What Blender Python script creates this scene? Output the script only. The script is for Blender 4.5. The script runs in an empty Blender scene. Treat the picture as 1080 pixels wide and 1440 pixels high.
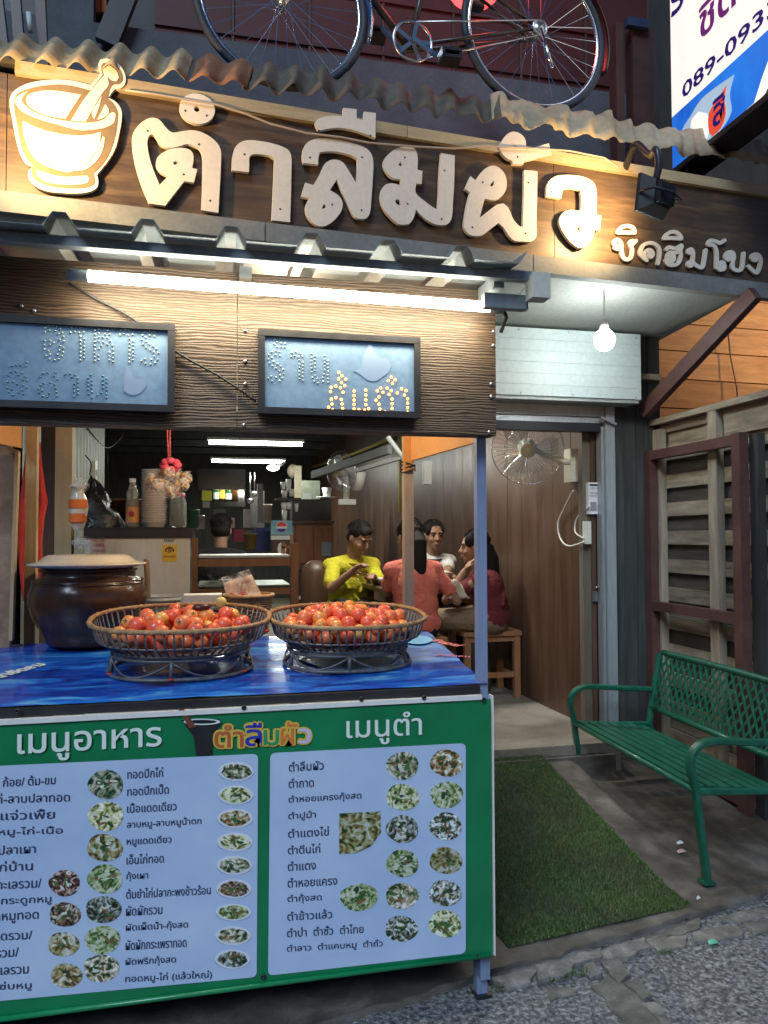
import bpy, bmesh, math, random
import numpy as np
from mathutils import Vector, Matrix
from mathutils.geometry import tessellate_polygon
random.seed(7); rs = np.random.RandomState(7)
SC = bpy.context.scene; COL = SC.collection
# ------------------------------------------------------------------ camera
FPX = 1070.0                                   # focal length for the 1440 px high frame
CAM = Vector((0, 0, 1.4)); YAW = math.radians(12.6); PITCH = math.radians(1.8); ROLL = math.radians(0.2)
FW = Vector((math.sin(YAW)*math.cos(PITCH), math.cos(YAW)*math.cos(PITCH), math.sin(PITCH)))
RT = Vector((math.cos(YAW), -math.sin(YAW), 0)); UP = RT.cross(FW)
RT, UP = RT*math.cos(ROLL) - UP*math.sin(ROLL), UP*math.cos(ROLL) + RT*math.sin(ROLL)
cd = bpy.data.cameras.new('camera'); cam = bpy.data.objects.new('camera', cd); COL.objects.link(cam)
cd.sensor_fit = 'VERTICAL'; cd.sensor_height = 36; cd.lens = 36*FPX/1440; cd.clip_start = .05; cd.clip_end = 500
m = Matrix((RT, UP, -FW)).transposed().to_4x4(); m.translation = CAM; cam.matrix_world = m
SC.camera = cam
# ------------------------------------------------------------------ sky, dusk light
W = bpy.data.worlds.new("World"); SC.world = W; W.use_nodes = True
nt = W.node_tree; sky = nt.nodes.new('ShaderNodeTexSky'); sky.sky_type = 'NISHITA'; sky.sun_disc = False
sky.sun_elevation = math.radians(1.0); sky.sun_rotation = math.radians(150); sky.air_density = 1.0; sky.ozone_density = 4.0; sky.dust_density = .3
bg = nt.nodes['Background']; nt.links.new(sky.outputs[0], bg.inputs[0]); bg.inputs[1].default_value = 0.15
sd = bpy.data.lights.new('sun', 'SUN'); sd.energy = 1.4; sd.angle = math.radians(25); sd.color = (.66, .82, 1)
so = bpy.data.objects.new('sun', sd); COL.objects.link(so); so.rotation_euler = (math.radians(50), 0, math.radians(-30))
vs = SC.view_settings; vs.view_transform = 'Standard'; vs.look = 'None'; vs.gamma = 1; vs.use_curve_mapping = False; vs.exposure = 0.68
SC.cycles.use_denoising = True; SC.cycles.max_bounces = 7; SC.cycles.sample_clamp_indirect = 6; SC.cycles.caustics_reflective = False; SC.cycles.caustics_refractive = False
# ------------------------------------------------------------------ where things stand (surveyed from the photograph)
def ray(px, py): return RT*((px-540)/FPX) - UP*((py-720)/FPX) + FW
def PY(px, py, Y): v = ray(px, py); return CAM + v*(Y/v.y)
def PX(px, py, X): v = ray(px, py); return CAM + v*(X/v.x)
def PZ(px, py, Z): v = ray(px, py); return CAM + v*((Z-CAM.z)/v.z)
def PD(px, py, d): return CAM + ray(px, py)*d
def PP(px, py, o, n): v = ray(px, py); return CAM + v*((Vector(o)-CAM).dot(n)/v.dot(n))
def V(*a): return Vector(a)
# ------------------------------------------------------------------ mesh builder
class MB:
    def __init__(s): s.v = []; s.f = []; s.mi = []; s.m = 0; s.sm = []; s.smooth = False
    def add(s, vs, fs):
        b = len(s.v); s.v += [Vector(p) for p in vs]; s.f += [tuple(i+b for i in f) for f in fs]
        s.mi += [s.m]*len(fs); s.sm += [s.smooth]*len(fs); return s
    def hexa(s, p):   # 8 points: bottom 4 (ccw), top 4
        return s.add(p, [(3,2,1,0),(4,5,6,7),(0,1,5,4),(1,2,6,5),(2,3,7,6),(3,0,4,7)])
    def box(s, c, d, rot=None):
        c = Vector(c); h = Vector(d)/2; R_ = rot or Matrix.Identity(3)
        return s.hexa([c + R_ @ Vector((x*h.x, y*h.y, z*h.z)) for z in (-1,1) for x, y in ((-1,-1),(1,-1),(1,1),(-1,1))])
    def span(s, a, b):  # axis aligned box from corner to corner
        a, b = Vector(a), Vector(b); return s.box((a+b)/2, [abs(b[i]-a[i]) for i in range(3)])
    def bar(s, a, b, w, h, up=None, bev=0):   # bar between points; w sideways, h along up
        a, b = Vector(a), Vector(b); t = (b-a).normalized(); u = Vector(up) if up else V(0,0,1)
        if abs(t.dot(u)) > .98: u = V(0,1,0)
        sd_ = t.cross(u).normalized(); u = sd_.cross(t)
        q = [(-1,-1),(1,-1),(1,1),(-1,1)]
        return s.hexa([p + sd_*(x*w/2) + u*(y*h/2) for p in (a, b) for x, y in q])
    def tube(s, pts, r, n=8, closed=False, flat=None, caps=True):
        pts = [Vector(p) for p in pts]; N = len(pts); rr = r if hasattr(r, '__len__') else [r]*N
        tg = []
        for i in range(N):
            a = pts[(i-1) % N] if closed or i else pts[0]; b = pts[(i+1) % N] if closed or i < N-1 else pts[-1]
            d = (b-a); tg.append(d.normalized() if d.length > 1e-9 else V(0,0,1))
        u = tg[0].orthogonal().normalized() if flat is None else (Vector(flat) - tg[0]*Vector(flat).dot(tg[0])).normalized()
        vs = []
        for i in range(N):
            u = (u - tg[i]*u.dot(tg[i]))
            u = u.normalized() if u.length > 1e-6 else tg[i].orthogonal().normalized()
            w = tg[i].cross(u)
            for k in range(n):
                a = 2*math.pi*k/n; vs.append(pts[i] + u*math.cos(a)*rr[i] + w*math.sin(a)*rr[i])
        fs = []
        for i in range(N if closed else N-1):
            j = (i+1) % N
            for k in range(n): l = (k+1) % n; fs.append((i*n+k, i*n+l, j*n+l, j*n+k))
        if not closed and caps: fs.append(tuple(range(n-1, -1, -1))); fs.append(tuple((N-1)*n+k for k in range(n)))
        sm = s.smooth; s.smooth = True if n > 4 else sm; s.add(vs, fs); s.smooth = sm; return s
    def lathe(s, prof, c, n=24, rot=None, cap=True, wob=0):
        c = Vector(c); R_ = rot or Matrix.Identity(3); vs = []; N = len(prof)
        for r, z in prof:
            for k in range(n):
                a = 2*math.pi*k/n; q = r*(1 + wob*math.sin(3*a+z*40)); vs.append(c + R_ @ Vector((q*math.cos(a), q*math.sin(a), z)))
        fs = [(i*n+k, i*n+(k+1) % n, (i+1)*n+(k+1) % n, (i+1)*n+k) for i in range(N-1) for k in range(n)]
        if cap: fs += [tuple(range(n-1, -1, -1)), tuple((N-1)*n+k for k in range(n))]
        sm = s.smooth; s.smooth = True; s.add(vs, fs); s.smooth = sm; return s
    def ball(s, c, r, rot=None, nu=12, nv=8, sq=1):
        r = Vector(r) if hasattr(r, '__len__') else V(r, r, r); c = Vector(c); R_ = rot or Matrix.Identity(3)
        vs = [c + R_ @ V(0, 0, r.z)]
        for i in range(1, nv):
            t = math.pi*i/nv
            for k in range(nu):
                a = 2*math.pi*k/nu; vs.append(c + R_ @ V(r.x*math.sin(t)*math.cos(a), r.y*math.sin(t)*math.sin(a), r.z*math.cos(t)))
        vs.append(c - R_ @ V(0, 0, r.z)); L = len(vs)-1
        fs = [(0, 1+k, 1+(k+1) % nu) for k in range(nu)]
        fs += [(1+i*nu+k, 1+(i+1)*nu+k, 1+(i+1)*nu+(k+1) % nu, 1+i*nu+(k+1) % nu) for i in range(nv-2) for k in range(nu)]
        fs += [(L, 1+(nv-2)*nu+(k+1) % nu, 1+(nv-2)*nu+k) for k in range(nu)]
        sm = s.smooth; s.smooth = True; s.add(vs, fs); s.smooth = sm; return s
    def cone(s, a, ra, b, rb, n=12):  # tapered capsule
        s.tube([a, b], [ra, rb], n); s.ball(a, ra, nu=n, nv=8); s.ball(b, rb, nu=n, nv=8); return s
    def sheet(s, grid):  # grid of points [i][j]
        n, k = len(grid), len(grid[0])
        return s.add([p for row in grid for p in row], [(i*k+j, i*k+j+1, (i+1)*k+j+1, (i+1)*k+j) for i in range(n-1) for j in range(k-1)])
    def prism(s, outer, fn, t0, t1, holes=()):   # outline (2-d) -> fn(x, y, t) world; closed solid between t0 and t1
        loops = [list(outer)] + [list(h) for h in holes]
        flat = [p for l in loops for p in l]; n = len(flat)
        tri = tessellate_polygon([[Vector((p[0], p[1], 0)) for p in l] for l in loops])
        vs = [fn(p[0], p[1], t0) for p in flat] + [fn(p[0], p[1], t1) for p in flat]
        fs = [tuple(i+n for i in t) for t in tri] + [tuple(reversed(t)) for t in tri]
        b = 0
        for l in loops:
            k = len(l); fs += [(b+i, b+(i+1) % k, b+(i+1) % k+n, b+i+n) for i in range(k)]; b += k
        return s.add(vs, fs)
    def raw(s, me, M4):
        return s.add([M4 @ v.co for v in me.vertices], [tuple(p.vertices) for p in me.polygons])
    def mesh(s, name, mats, off=None):
        me = bpy.data.meshes.new(name); o = Vector(off) if off is not None else V(0,0,0)
        me.from_pydata([tuple(p-o) for p in s.v], [], s.f)
        for m_ in (mats if isinstance(mats, (list, tuple)) else [mats]): me.materials.append(m_)
        me.polygons.foreach_set('material_index', s.mi); me.polygons.foreach_set('use_smooth', s.sm)
        me.validate(); me.update(); return me
    def build(s, name, mats, parent=None, label=None, kind=None, fix=False):
        off = V(0,0,0); q = parent
        while q is not None: off = off + Vector(q.location); q = q.parent
        me = s.mesh(name, mats, off)
        if fix:
            b = bmesh.new(); b.from_mesh(me); bmesh.ops.recalc_face_normals(b, faces=b.faces); b.to_mesh(me); b.free()
        o = bpy.data.objects.new(name, me); COL.objects.link(o); o.parent = parent
        if label: o['label'] = label
        if kind: o['kind'] = kind
        return o
def B(): return MB()
def thing(name, label, cat, loc=(0,0,0), group=None):
    o = bpy.data.objects.new(name, None); COL.objects.link(o); o.location = loc; o.empty_display_size = .05
    o['label'] = label; o['category'] = cat
    if group: o['group'] = group
    return o
def tag(o, label, cat, group=None):
    o['label'] = label; o['category'] = cat
    if group: o['group'] = group
    return o
def struct(mb, name, mat, parent=None, **k):
    o = mb.build(name, mat, parent, **k)
    if parent is None: o['kind'] = 'structure'
    return o
def copy_tree(o, parent=None):
    c = o.copy(); COL.objects.link(c); c.parent = parent
    for ch in list(o.children): copy_tree(ch, c)
    return c
def inst(me, name, parent=None, loc=(0,0,0), rot=(0,0,0), sc=(1,1,1)):
    o = bpy.data.objects.new(name, me); COL.objects.link(o); o.parent = parent; o.location = loc; o.rotation_euler = rot; o.scale = sc; return o
def smooth_poly(pts, sharp=50, sub=4):   # Catmull-Rom through the points, corners kept
    n = len(pts); P = [Vector(p) for p in pts]; out = []; isharp = []
    for i in range(n):
        a = (P[i]-P[i-1]); b = (P[(i+1) % n]-P[i])
        isharp.append(a.length > 0 and b.length > 0 and math.degrees(a.angle(b)) > sharp)
    for i in range(n):
        p1, p2 = P[i], P[(i+1) % n]; p0 = p1 if isharp[i] else P[i-1]; p3 = p2 if isharp[(i+1) % n] else P[(i+2) % n]
        L = (p2-p1).length
        t1 = (p2-p0); t2 = (p3-p1)
        t1 = t1.normalized()*L if t1.length > 0 else t1; t2 = t2.normalized()*L if t2.length > 0 else t2
        for k in range(sub):
            t = k/sub; h1 = 2*t**3-3*t**2+1; h2 = -2*t**3+3*t**2; h3 = t**3-2*t**2+t; h4 = t**3-t**2
            out.append(tuple(p1*h1 + p2*h2 + t1*h3 + t2*h4))
    return out
_tx = {}
def text_mesh(body, bold=0, res=2, spacing=1):
    k = (body, bold, res, spacing)
    if k not in _tx:
        c = bpy.data.curves.new('text', 'FONT'); c.body = body; c.size = 1; c.offset = bold; c.resolution_u = res; c.fill_mode = 'FRONT'; c.space_character = spacing
        o = bpy.data.objects.new('text', c); _tx[k] = bpy.data.meshes.new_from_object(o); bpy.data.objects.remove(o)
    return _tx[k]
def text_box(me):
    x = [v.co.x for v in me.vertices]; y = [v.co.y for v in me.vertices]; return min(x), max(x), min(y), max(y)
def put_text(mb, body, org, ux, uy, width=None, height=None, bold=0, lift=0, spacing=1, center=False):
    """flat lettering on a plane: org = lower left, ux, uy unit directions; height = height of the whole ink box"""
    me = text_mesh(body, bold, 2, spacing); x0, x1, y0, y1 = text_box(me)
    sx = width/(x1-x0) if width else None; sy = height/(y1-y0) if height else None
    sx = sx or sy; sy = sy or sx; ux, uy = Vector(ux), Vector(uy); n = ux.cross(uy).normalized()
    ox = (x0+x1)/2 if center else x0
    mb.add([Vector(org) + ux*((v.co.x-ox)*sx) + uy*((v.co.y-y0)*sy) + n*lift for v in me.vertices], [tuple(p.vertices) for p in me.polygons])
# ------------------------------------------------------------------ materials
def L(nt, a, b): nt.links.new(a, b)
def M(name, c1, c2=None, rough=.6, metal=0, scale=8, st=(1,1,1), bump=.15, bdist=.004, fine=60, spec=.5, emis=0, ecol=None, c3=None, vary=0, coat=0, trans=0, ior=1.45, alpha=1, rv=.15, det=6, contrast=.25, sss=0):
    m_ = bpy.data.materials.new(name); m_.use_nodes = True; t = m_.node_tree; p = t.nodes['Principled BSDF']
    p.inputs['Roughness'].default_value = rough; p.inputs['Metallic'].default_value = metal; p.inputs['Specular IOR Level'].default_value = spec
    p.inputs['Base Color'].default_value = (*c1, 1)
    if coat: p.inputs['Coat Weight'].default_value = coat; p.inputs['Coat Roughness'].default_value = .08
    if trans: p.inputs['Transmission Weight'].default_value = trans; p.inputs['IOR'].default_value = ior
    if alpha < 1: p.inputs['Alpha'].default_value = alpha
    if sss: p.inputs['Subsurface Weight'].default_value = sss; p.inputs['Subsurface Radius'].default_value = (.02,.008,.004)
    if emis: p.inputs['Emission Strength'].default_value = emis; p.inputs['Emission Color'].default_value = (*(ecol or c1), 1)
    tc = t.nodes.new('ShaderNodeTexCoord'); mp = t.nodes.new('ShaderNodeMapping'); L(t, tc.outputs['Object'], mp.inputs[0]); mp.inputs['Scale'].default_value = st
    src = mp.outputs[0]
    oi = t.nodes.new('ShaderNodeObjectInfo')
    if vary:
        ad = t.nodes.new('ShaderNodeVectorMath'); ad.operation = 'ADD'; L(t, src, ad.inputs[0]); mu = t.nodes.new('ShaderNodeVectorMath'); mu.operation = 'SCALE'
        cb = t.nodes.new('ShaderNodeCombineXYZ'); L(t, oi.outputs['Random'], cb.inputs[0]); L(t, oi.outputs['Random'], cb.inputs[2]); L(t, cb.outputs[0], mu.inputs[0]); mu.inputs['Scale'].default_value = 17
        L(t, mu.outputs[0], ad.inputs[1]); src = ad.outputs[0]
    n1 = t.nodes.new('ShaderNodeTexNoise'); n1.inputs['Scale'].default_value = scale; n1.inputs['Detail'].default_value = det; n1.inputs['Roughness'].default_value = .62; n1.inputs['Distortion'].default_value = .4; L(t, src, n1.inputs[0])
    n2 = t.nodes.new('ShaderNodeTexNoise'); n2.inputs['Scale'].default_value = fine; n2.inputs['Detail'].default_value = 3; L(t, src, n2.inputs[0])
    if c2 is not None:
        r_ = t.nodes.new('ShaderNodeValToRGB'); L(t, n1.outputs[0], r_.inputs[0])
        r_.color_ramp.elements[0].position = .5-contrast; r_.color_ramp.elements[0].color = (*c1, 1); r_.color_ramp.elements[1].position = .5+contrast; r_.color_ramp.elements[1].color = (*c2, 1)
        if c3 is not None: e = r_.color_ramp.elements.new(.5); e.color = (*c3, 1)
        col = r_.outputs[0]
        if vary:
            h = t.nodes.new('ShaderNodeHueSaturation'); mr = t.nodes.new('ShaderNodeMapRange'); L(t, oi.outputs['Random'], mr.inputs[0]); mr.inputs[3].default_value = 1-vary; mr.inputs[4].default_value = 1+vary
            L(t, mr.outputs[0], h.inputs['Value']); L(t, col, h.inputs['Color']); col = h.outputs[0]
        mx = t.nodes.new('ShaderNodeMix'); mx.data_type = 'RGBA'; mx.blend_type = 'OVERLAY'; mx.inputs[0].default_value = .25; L(t, col, mx.inputs[6]); L(t, n2.outputs[0], mx.inputs[7])
        L(t, mx.outputs[2], p.inputs['Base Color'])
        if emis and ecol is None: L(t, col, p.inputs['Emission Color'])
    if rv:
        mr2 = t.nodes.new('ShaderNodeMapRange'); L(t, n1.outputs[0], mr2.inputs[0]); mr2.inputs[3].default_value = max(.03, rough-rv); mr2.inputs[4].default_value = min(1, rough+rv); L(t, mr2.outputs[0], p.inputs['Roughness'])
    if bump:
        am = t.nodes.new('ShaderNodeMath'); am.operation = 'MULTIPLY_ADD'; L(t, n2.outputs[0], am.inputs[0]); am.inputs[1].default_value = .35; L(t, n1.outputs[0], am.inputs[2])
        bp = t.nodes.new('ShaderNodeBump'); bp.inputs['Strength'].default_value = bump; bp.inputs['Distance'].default_value = bdist; L(t, am.outputs[0], bp.inputs['Height']); L(t, bp.outputs[0], p.inputs['Normal'])
    return m_
def emit(name, c, s_):
    m_ = bpy.data.materials.new(name); m_.use_nodes = True; t = m_.node_tree; p = t.nodes['Principled BSDF']; p.inputs['Base Color'].default_value = (*c, 1)
    p.inputs['Emission Color'].default_value = (*c, 1); p.inputs['Emission Strength'].default_value = s_; return m_
def mist(name, c):    # clear plastic film: mostly see-through, glossy
    m_ = bpy.data.materials.new(name); m_.use_nodes = True; t = m_.node_tree; p = t.nodes['Principled BSDF']
    p.inputs['Base Color'].default_value = (*c, 1); p.inputs['Roughness'].default_value = .12; p.inputs['Alpha'].default_value = .45
    n = t.nodes.new('ShaderNodeTexNoise'); n.inputs['Scale'].default_value = 45; n.inputs['Detail'].default_value = 4; tc = t.nodes.new('ShaderNodeTexCoord'); L(t, tc.outputs['Object'], n.inputs[0])
    r_ = t.nodes.new('ShaderNodeMapRange'); L(t, n.outputs[0], r_.inputs[0]); r_.inputs[1].default_value = .4; r_.inputs[2].default_value = .65; r_.inputs[3].default_value = .08; r_.inputs[4].default_value = .55; L(t, r_.outputs[0], p.inputs['Alpha'])
    b = t.nodes.new('ShaderNodeBump'); b.inputs['Strength'].default_value = .8; b.inputs['Distance'].default_value = .01; L(t, n.outputs[0], b.inputs['Height']); L(t, b.outputs[0], p.inputs['Normal']); return m_
def M_grain(name, dark, mid, light):    # embossed wood-pattern cladding, long wavy grain along X
    m_ = bpy.data.materials.new(name); m_.use_nodes = True; t = m_.node_tree; p = t.nodes['Principled BSDF']; p.inputs['Roughness'].default_value = .55
    tc = t.nodes.new('ShaderNodeTexCoord'); mp = t.nodes.new('ShaderNodeMapping'); L(t, tc.outputs['Object'], mp.inputs[0]); mp.inputs['Scale'].default_value = (1.6, 1, 6)
    nz = t.nodes.new('ShaderNodeTexNoise'); nz.inputs['Scale'].default_value = 1.3; nz.inputs['Detail'].default_value = 3; L(t, mp.outputs[0], nz.inputs[0])
    sx = t.nodes.new('ShaderNodeSeparateXYZ'); L(t, tc.outputs['Object'], sx.inputs[0])
    a = t.nodes.new('ShaderNodeMath'); a.operation = 'MULTIPLY_ADD'; L(t, nz.outputs[0], a.inputs[0]); a.inputs[1].default_value = .04; L(t, sx.outputs[2], a.inputs[2])
    n3 = t.nodes.new('ShaderNodeTexNoise'); n3.inputs['Scale'].default_value = 9; n3.inputs['Detail'].default_value = 4; mp3 = t.nodes.new('ShaderNodeMapping'); mp3.inputs['Scale'].default_value = (1, 1, 7); L(t, tc.outputs['Object'], mp3.inputs[0]); L(t, mp3.outputs[0], n3.inputs[0])
    a2 = t.nodes.new('ShaderNodeMath'); a2.operation = 'MULTIPLY_ADD'; L(t, n3.outputs[0], a2.inputs[0]); a2.inputs[1].default_value = .018; L(t, a.outputs[0], a2.inputs[2])
    s_ = t.nodes.new('ShaderNodeMath'); s_.operation = 'MULTIPLY'; L(t, a2.outputs[0], s_.inputs[0]); s_.inputs[1].default_value = 780
    q = t.nodes.new('ShaderNodeMath'); q.operation = 'SINE'; L(t, s_.outputs[0], q.inputs[0])
    r_ = t.nodes.new('ShaderNodeValToRGB'); mr = t.nodes.new('ShaderNodeMapRange'); mr.inputs[1].default_value = -1; L(t, q.outputs[0], mr.inputs[0]); L(t, mr.outputs[0], r_.inputs[0])
    e = r_.color_ramp.elements; e[0].color = (*dark, 1); e[0].position = .12; e[1].color = (*light, 1); e[1].position = .8; k = e.new(.35); k.color = (*mid, 1)
    mx = t.nodes.new('ShaderNodeMix'); mx.data_type = 'RGBA'; mx.blend_type = 'MULTIPLY'; mx.inputs[0].default_value = .5; L(t, r_.outputs[0], mx.inputs[6]); L(t, n3.outputs[0], mx.inputs[7]); L(t, mx.outputs[2], p.inputs['Base Color'])
    b = t.nodes.new('ShaderNodeBump'); b.inputs['Strength'].default_value = .4; b.inputs['Distance'].default_value = .003; L(t, mr.outputs[0], b.inputs['Height']); L(t, b.outputs[0], p.inputs['Normal']); return m_
def M_food(name, cols, scale=28):
    m_ = bpy.data.materials.new(name); m_.use_nodes = True; t = m_.node_tree; p = t.nodes['Principled BSDF']; p.inputs['Roughness'].default_value = .35
    tc = t.nodes.new('ShaderNodeTexCoord'); n = t.nodes.new('ShaderNodeTexNoise'); n.inputs['Scale'].default_value = scale*1.2; n.inputs['Detail'].default_value = 5; n.inputs['Distortion'].default_value = 2.2; L(t, tc.outputs['Object'], n.inputs[0])
    v = t.nodes.new('ShaderNodeTexVoronoi'); v.inputs['Scale'].default_value = scale*3; L(t, tc.outputs['Object'], v.inputs[0])
    a = t.nodes.new('ShaderNodeMath'); a.operation = 'MULTIPLY_ADD'; L(t, v.outputs[0], a.inputs[0]); a.inputs[1].default_value = .22; L(t, n.outputs[0], a.inputs[2])
    r_ = t.nodes.new('ShaderNodeValToRGB'); L(t, a.outputs[0], r_.inputs[0]); e = r_.color_ramp.elements; r_.color_ramp.interpolation = 'LINEAR'
    e[0].position = .5; e[0].color = (*cols[0], 1); e[1].position = .76; e[1].color = (*cols[-1], 1)
    for i, c in enumerate(cols[1:-1]): k = e.new(.56+.2*i/max(1, len(cols)-2)); k.color = (*c, 1)
    oi = t.nodes.new('ShaderNodeObjectInfo'); hs = t.nodes.new('ShaderNodeHueSaturation'); m1 = t.nodes.new('ShaderNodeMapRange'); m1.inputs[3].default_value = .45; m1.inputs[4].default_value = .54; L(t, oi.outputs['Random'], m1.inputs[0]); L(t, m1.outputs[0], hs.inputs['Hue'])
    m2 = t.nodes.new('ShaderNodeMapRange'); m2.inputs[3].default_value = 1.15; m2.inputs[4].default_value = .65; L(t, oi.outputs['Random'], m2.inputs[0]); L(t, m2.outputs[0], hs.inputs['Value']); L(t, r_.outputs[0], hs.inputs['Color']); L(t, hs.outputs[0], p.inputs['Base Color']); return m_
black = M('black_paint', (.012,.012,.014), (.025,.025,.03), rough=.45)
dark_plastic = M('dark_plastic', (.02,.02,.025), (.035,.035,.04), rough=.35, bump=.03)
white_paint = M('white_paint', (.72,.72,.7), (.8,.8,.78), rough=.4, bump=.04)
cream_plastic = M('cream_plastic', (.62,.6,.5), (.7,.68,.58), rough=.4, bump=.02)
alu = M('brushed_aluminium', (.42,.44,.46), (.55,.57,.58), rough=.42, metal=.6, st=(1,1,.2), bump=.04)
alu_grey = M('grey_frame', (.3,.33,.34), (.42,.45,.45), rough=.5, metal=.2, st=(1,1,.15), scale=5)
steel = M('steel', (.45,.45,.47), (.6,.6,.6), rough=.3, metal=1, bump=.03)
chrome = M('chrome', (.7,.7,.72), (.8,.8,.8), rough=.18, metal=1, bump=.02)
blue_post = M('blue_grey_post', (.2,.26,.42), (.3,.37,.53), rough=.45, metal=.2, st=(1,1,.1), scale=10)
concrete = M('concrete', (.2,.19,.17), (.36,.34,.31), c3=(.27,.26,.23), rough=.85, scale=3, bump=.4, bdist=.01, fine=90, contrast=.2)
brown_board = M('brown_sign_board', (.045,.029,.018), (.15,.09,.045), c3=(.078,.049,.027), rough=.45, scale=3.5, st=(1,1,9), bump=.2, bdist=.003, contrast=.22)
ply = M('plywood', (.42,.24,.1), (.62,.4,.2), rough=.6, scale=3, st=(1,1,6), bump=.1)
orange_ply = M('orange_plywood', (.52,.25,.085), (.66,.34,.13), rough=.6, scale=3, st=(2,2,1), bump=.1)
tan_wood = M('tan_timber', (.36,.25,.13), (.52,.38,.21), rough=.6, scale=4, st=(7,7,.7), bump=.2, vary=.12)
tan_wood_x = M('tan_timber_long', (.34,.25,.14), (.5,.39,.22), rough=.6, scale=4, st=(.7,7,7), bump=.2, vary=.1)
grey_wood = M('weathered_timber', (.14,.105,.075), (.5,.41,.3), c3=(.31,.25,.18), rough=.85, scale=4, st=(7,.8,7), bump=.4, bdist=.006, vary=.3)
grey_wood_v = M('weathered_batten', (.2,.16,.12), (.46,.39,.3), c3=(.33,.27,.2), rough=.85, scale=4, st=(7,7,.7), bump=.4, bdist=.006, vary=.15)
orange_wood = M('orange_plank', (.36,.16,.055), (.7,.38,.16), c3=(.55,.27,.1), rough=.7, scale=3, st=(.7,4,6), bump=.3, vary=.12)
brown_wood = M('varnished_brown_wood', (.055,.03,.018), (.13,.07,.043), c3=(.09,.048,.03), rough=.38, scale=2.2, st=(5,5,.5), bump=.1, vary=.08)
red_brown = M('red_brown_steel', (.075,.03,.027), (.13,.06,.052), rough=.5, scale=9, bump=.12)
red_wood = M('reddish_wood', (.2,.075,.03), (.32,.14,.06), rough=.5, scale=4, st=(6,6,1), bump=.1)
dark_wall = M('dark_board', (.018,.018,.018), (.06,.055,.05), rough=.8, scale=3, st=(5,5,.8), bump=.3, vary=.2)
green_paint = M('green_bench_paint', (.0,.06,.034), (.012,.14,.082), rough=.45, scale=22, bump=.3, bdist=.002, coat=.2)
rattan = M('rattan', (.28,.14,.06), (.5,.29,.13), rough=.5, scale=60, bump=.3, bdist=.002)
rattan_grey = M('grey_rattan', (.06,.055,.055), (.17,.16,.16), rough=.4, scale=40, bump=.2, bdist=.002)
tin_tan = M('old_tin_sheet', (.24,.19,.11), (.5,.42,.28), c3=(.38,.31,.2), rough=.75, scale=5, bump=.5, bdist=.012, fine=40, vary=.1)
tin_rust = M('rusty_tin_sheet', (.16,.06,.03), (.3,.15,.08), rough=.8, scale=9, bump=.4, bdist=.01)
tin_dark = M('dark_tin_sheet', (.05,.045,.04), (.15,.125,.095), rough=.8, scale=6, bump=.5, bdist=.012, fine=40)
tin_blue = M('blue_grey_metal_sheet', (.2,.24,.26), (.32,.37,.4), rough=.5, metal=.3, scale=4, bump=.1)
soffit_m = M('grey_soffit_board', (.3,.32,.3), (.42,.44,.42), rough=.75, scale=2.5, bump=.15, vary=.05)
blue_white = M('pale_blue_cladding', (.5,.6,.62), (.58,.67,.68), rough=.5, scale=4, bump=.05)
letter_m = M('cream_letter_board', (.7,.61,.5), (.76,.68,.57), rough=.55, scale=8, bump=.04)
letter_edge = letter_m
# ------------------------------------------------------------------ survey values
YF = 2.2                                                        # front plane of the food stall
XR = PY(686, 965, YF).x; XL = -.86                              # its right and left sides
ZC = PY(672, 966, YF).z + .008                                         # counter height
YB = PX(580, 700, XR).y                                         # its back posts
YD = PZ(850, 1090, .03).y                                       # shop front
print('XR', XR, 'ZC', ZC, 'YB', YB, 'YD', YD)
ZI = .28                                                        # floor inside the shop
XD = PY(843, 1034, YD).x
WL = (PZ(843,1034,ZI), PZ(718,972,ZI))
print('wall', WL, 'XD', XD)
YD = 4.05
def sm(t): t = max(0, min(1, t)); return t*t*(3-2*t)
K0 = PZ(715,1372,0); K1 = PZ(1080,1262,0)                       # line of the broken pavement edge
def kerb_side(x, y): return (y-K0.y) - (K1.y-K0.y)/(K1.x-K0.x)*(x-K0.x)
def gz(x, y): 
    return .025*sm(kerb_side(x, y)/.05) + .215*max(0, min(1, (y-2.72)/1.12))*(1-.5*sm((x-1.84)/.1))
from mathutils import noise as mn
# ================================================================== ground
asphalt = M('worn_asphalt', (.05,.05,.053), (.55,.55,.55), c3=(.22,.22,.225), rough=.5, scale=62, bump=1, bdist=.02, fine=260, contrast=.15, spec=.7, rv=.3, det=9)
far_ground = M('far_asphalt', (.05,.05,.055), (.08,.08,.085), rough=.9, scale=2)
struct(B().add([(-150,-150,-.03),(150,-150,-.03),(150,150,-.03),(-150,150,-.03)], [(0,1,2,3)]), 'ground', far_ground)
g = B(); xs = np.linspace(-2.2, 4.6, 220); ys = np.linspace(-.6, 3.4, 130); rows = []
for y in ys:
    row = []
    for x in xs:
        n = mn.noise((x*2.1, y*2.1, 0))*.008 + mn.noise((x*9, y*9, 3))*.0035 + mn.noise((x*30, y*30, 5))*.0022
        k = kerb_side(x, y)
        row.append((x, y, n - (.05 if k > .12 else 0)))
    rows.append(row)
g.smooth = True; g.sheet(rows); struct(g, 'road', asphalt)
pav_m = M('pavement_concrete', (.04,.033,.027), (.2,.175,.15), c3=(.1,.085,.07), rough=.75, scale=5, bump=.5, bdist=.008, fine=110, contrast=.2, rv=.3)
g = B(); g.smooth = True; rows = []
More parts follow.
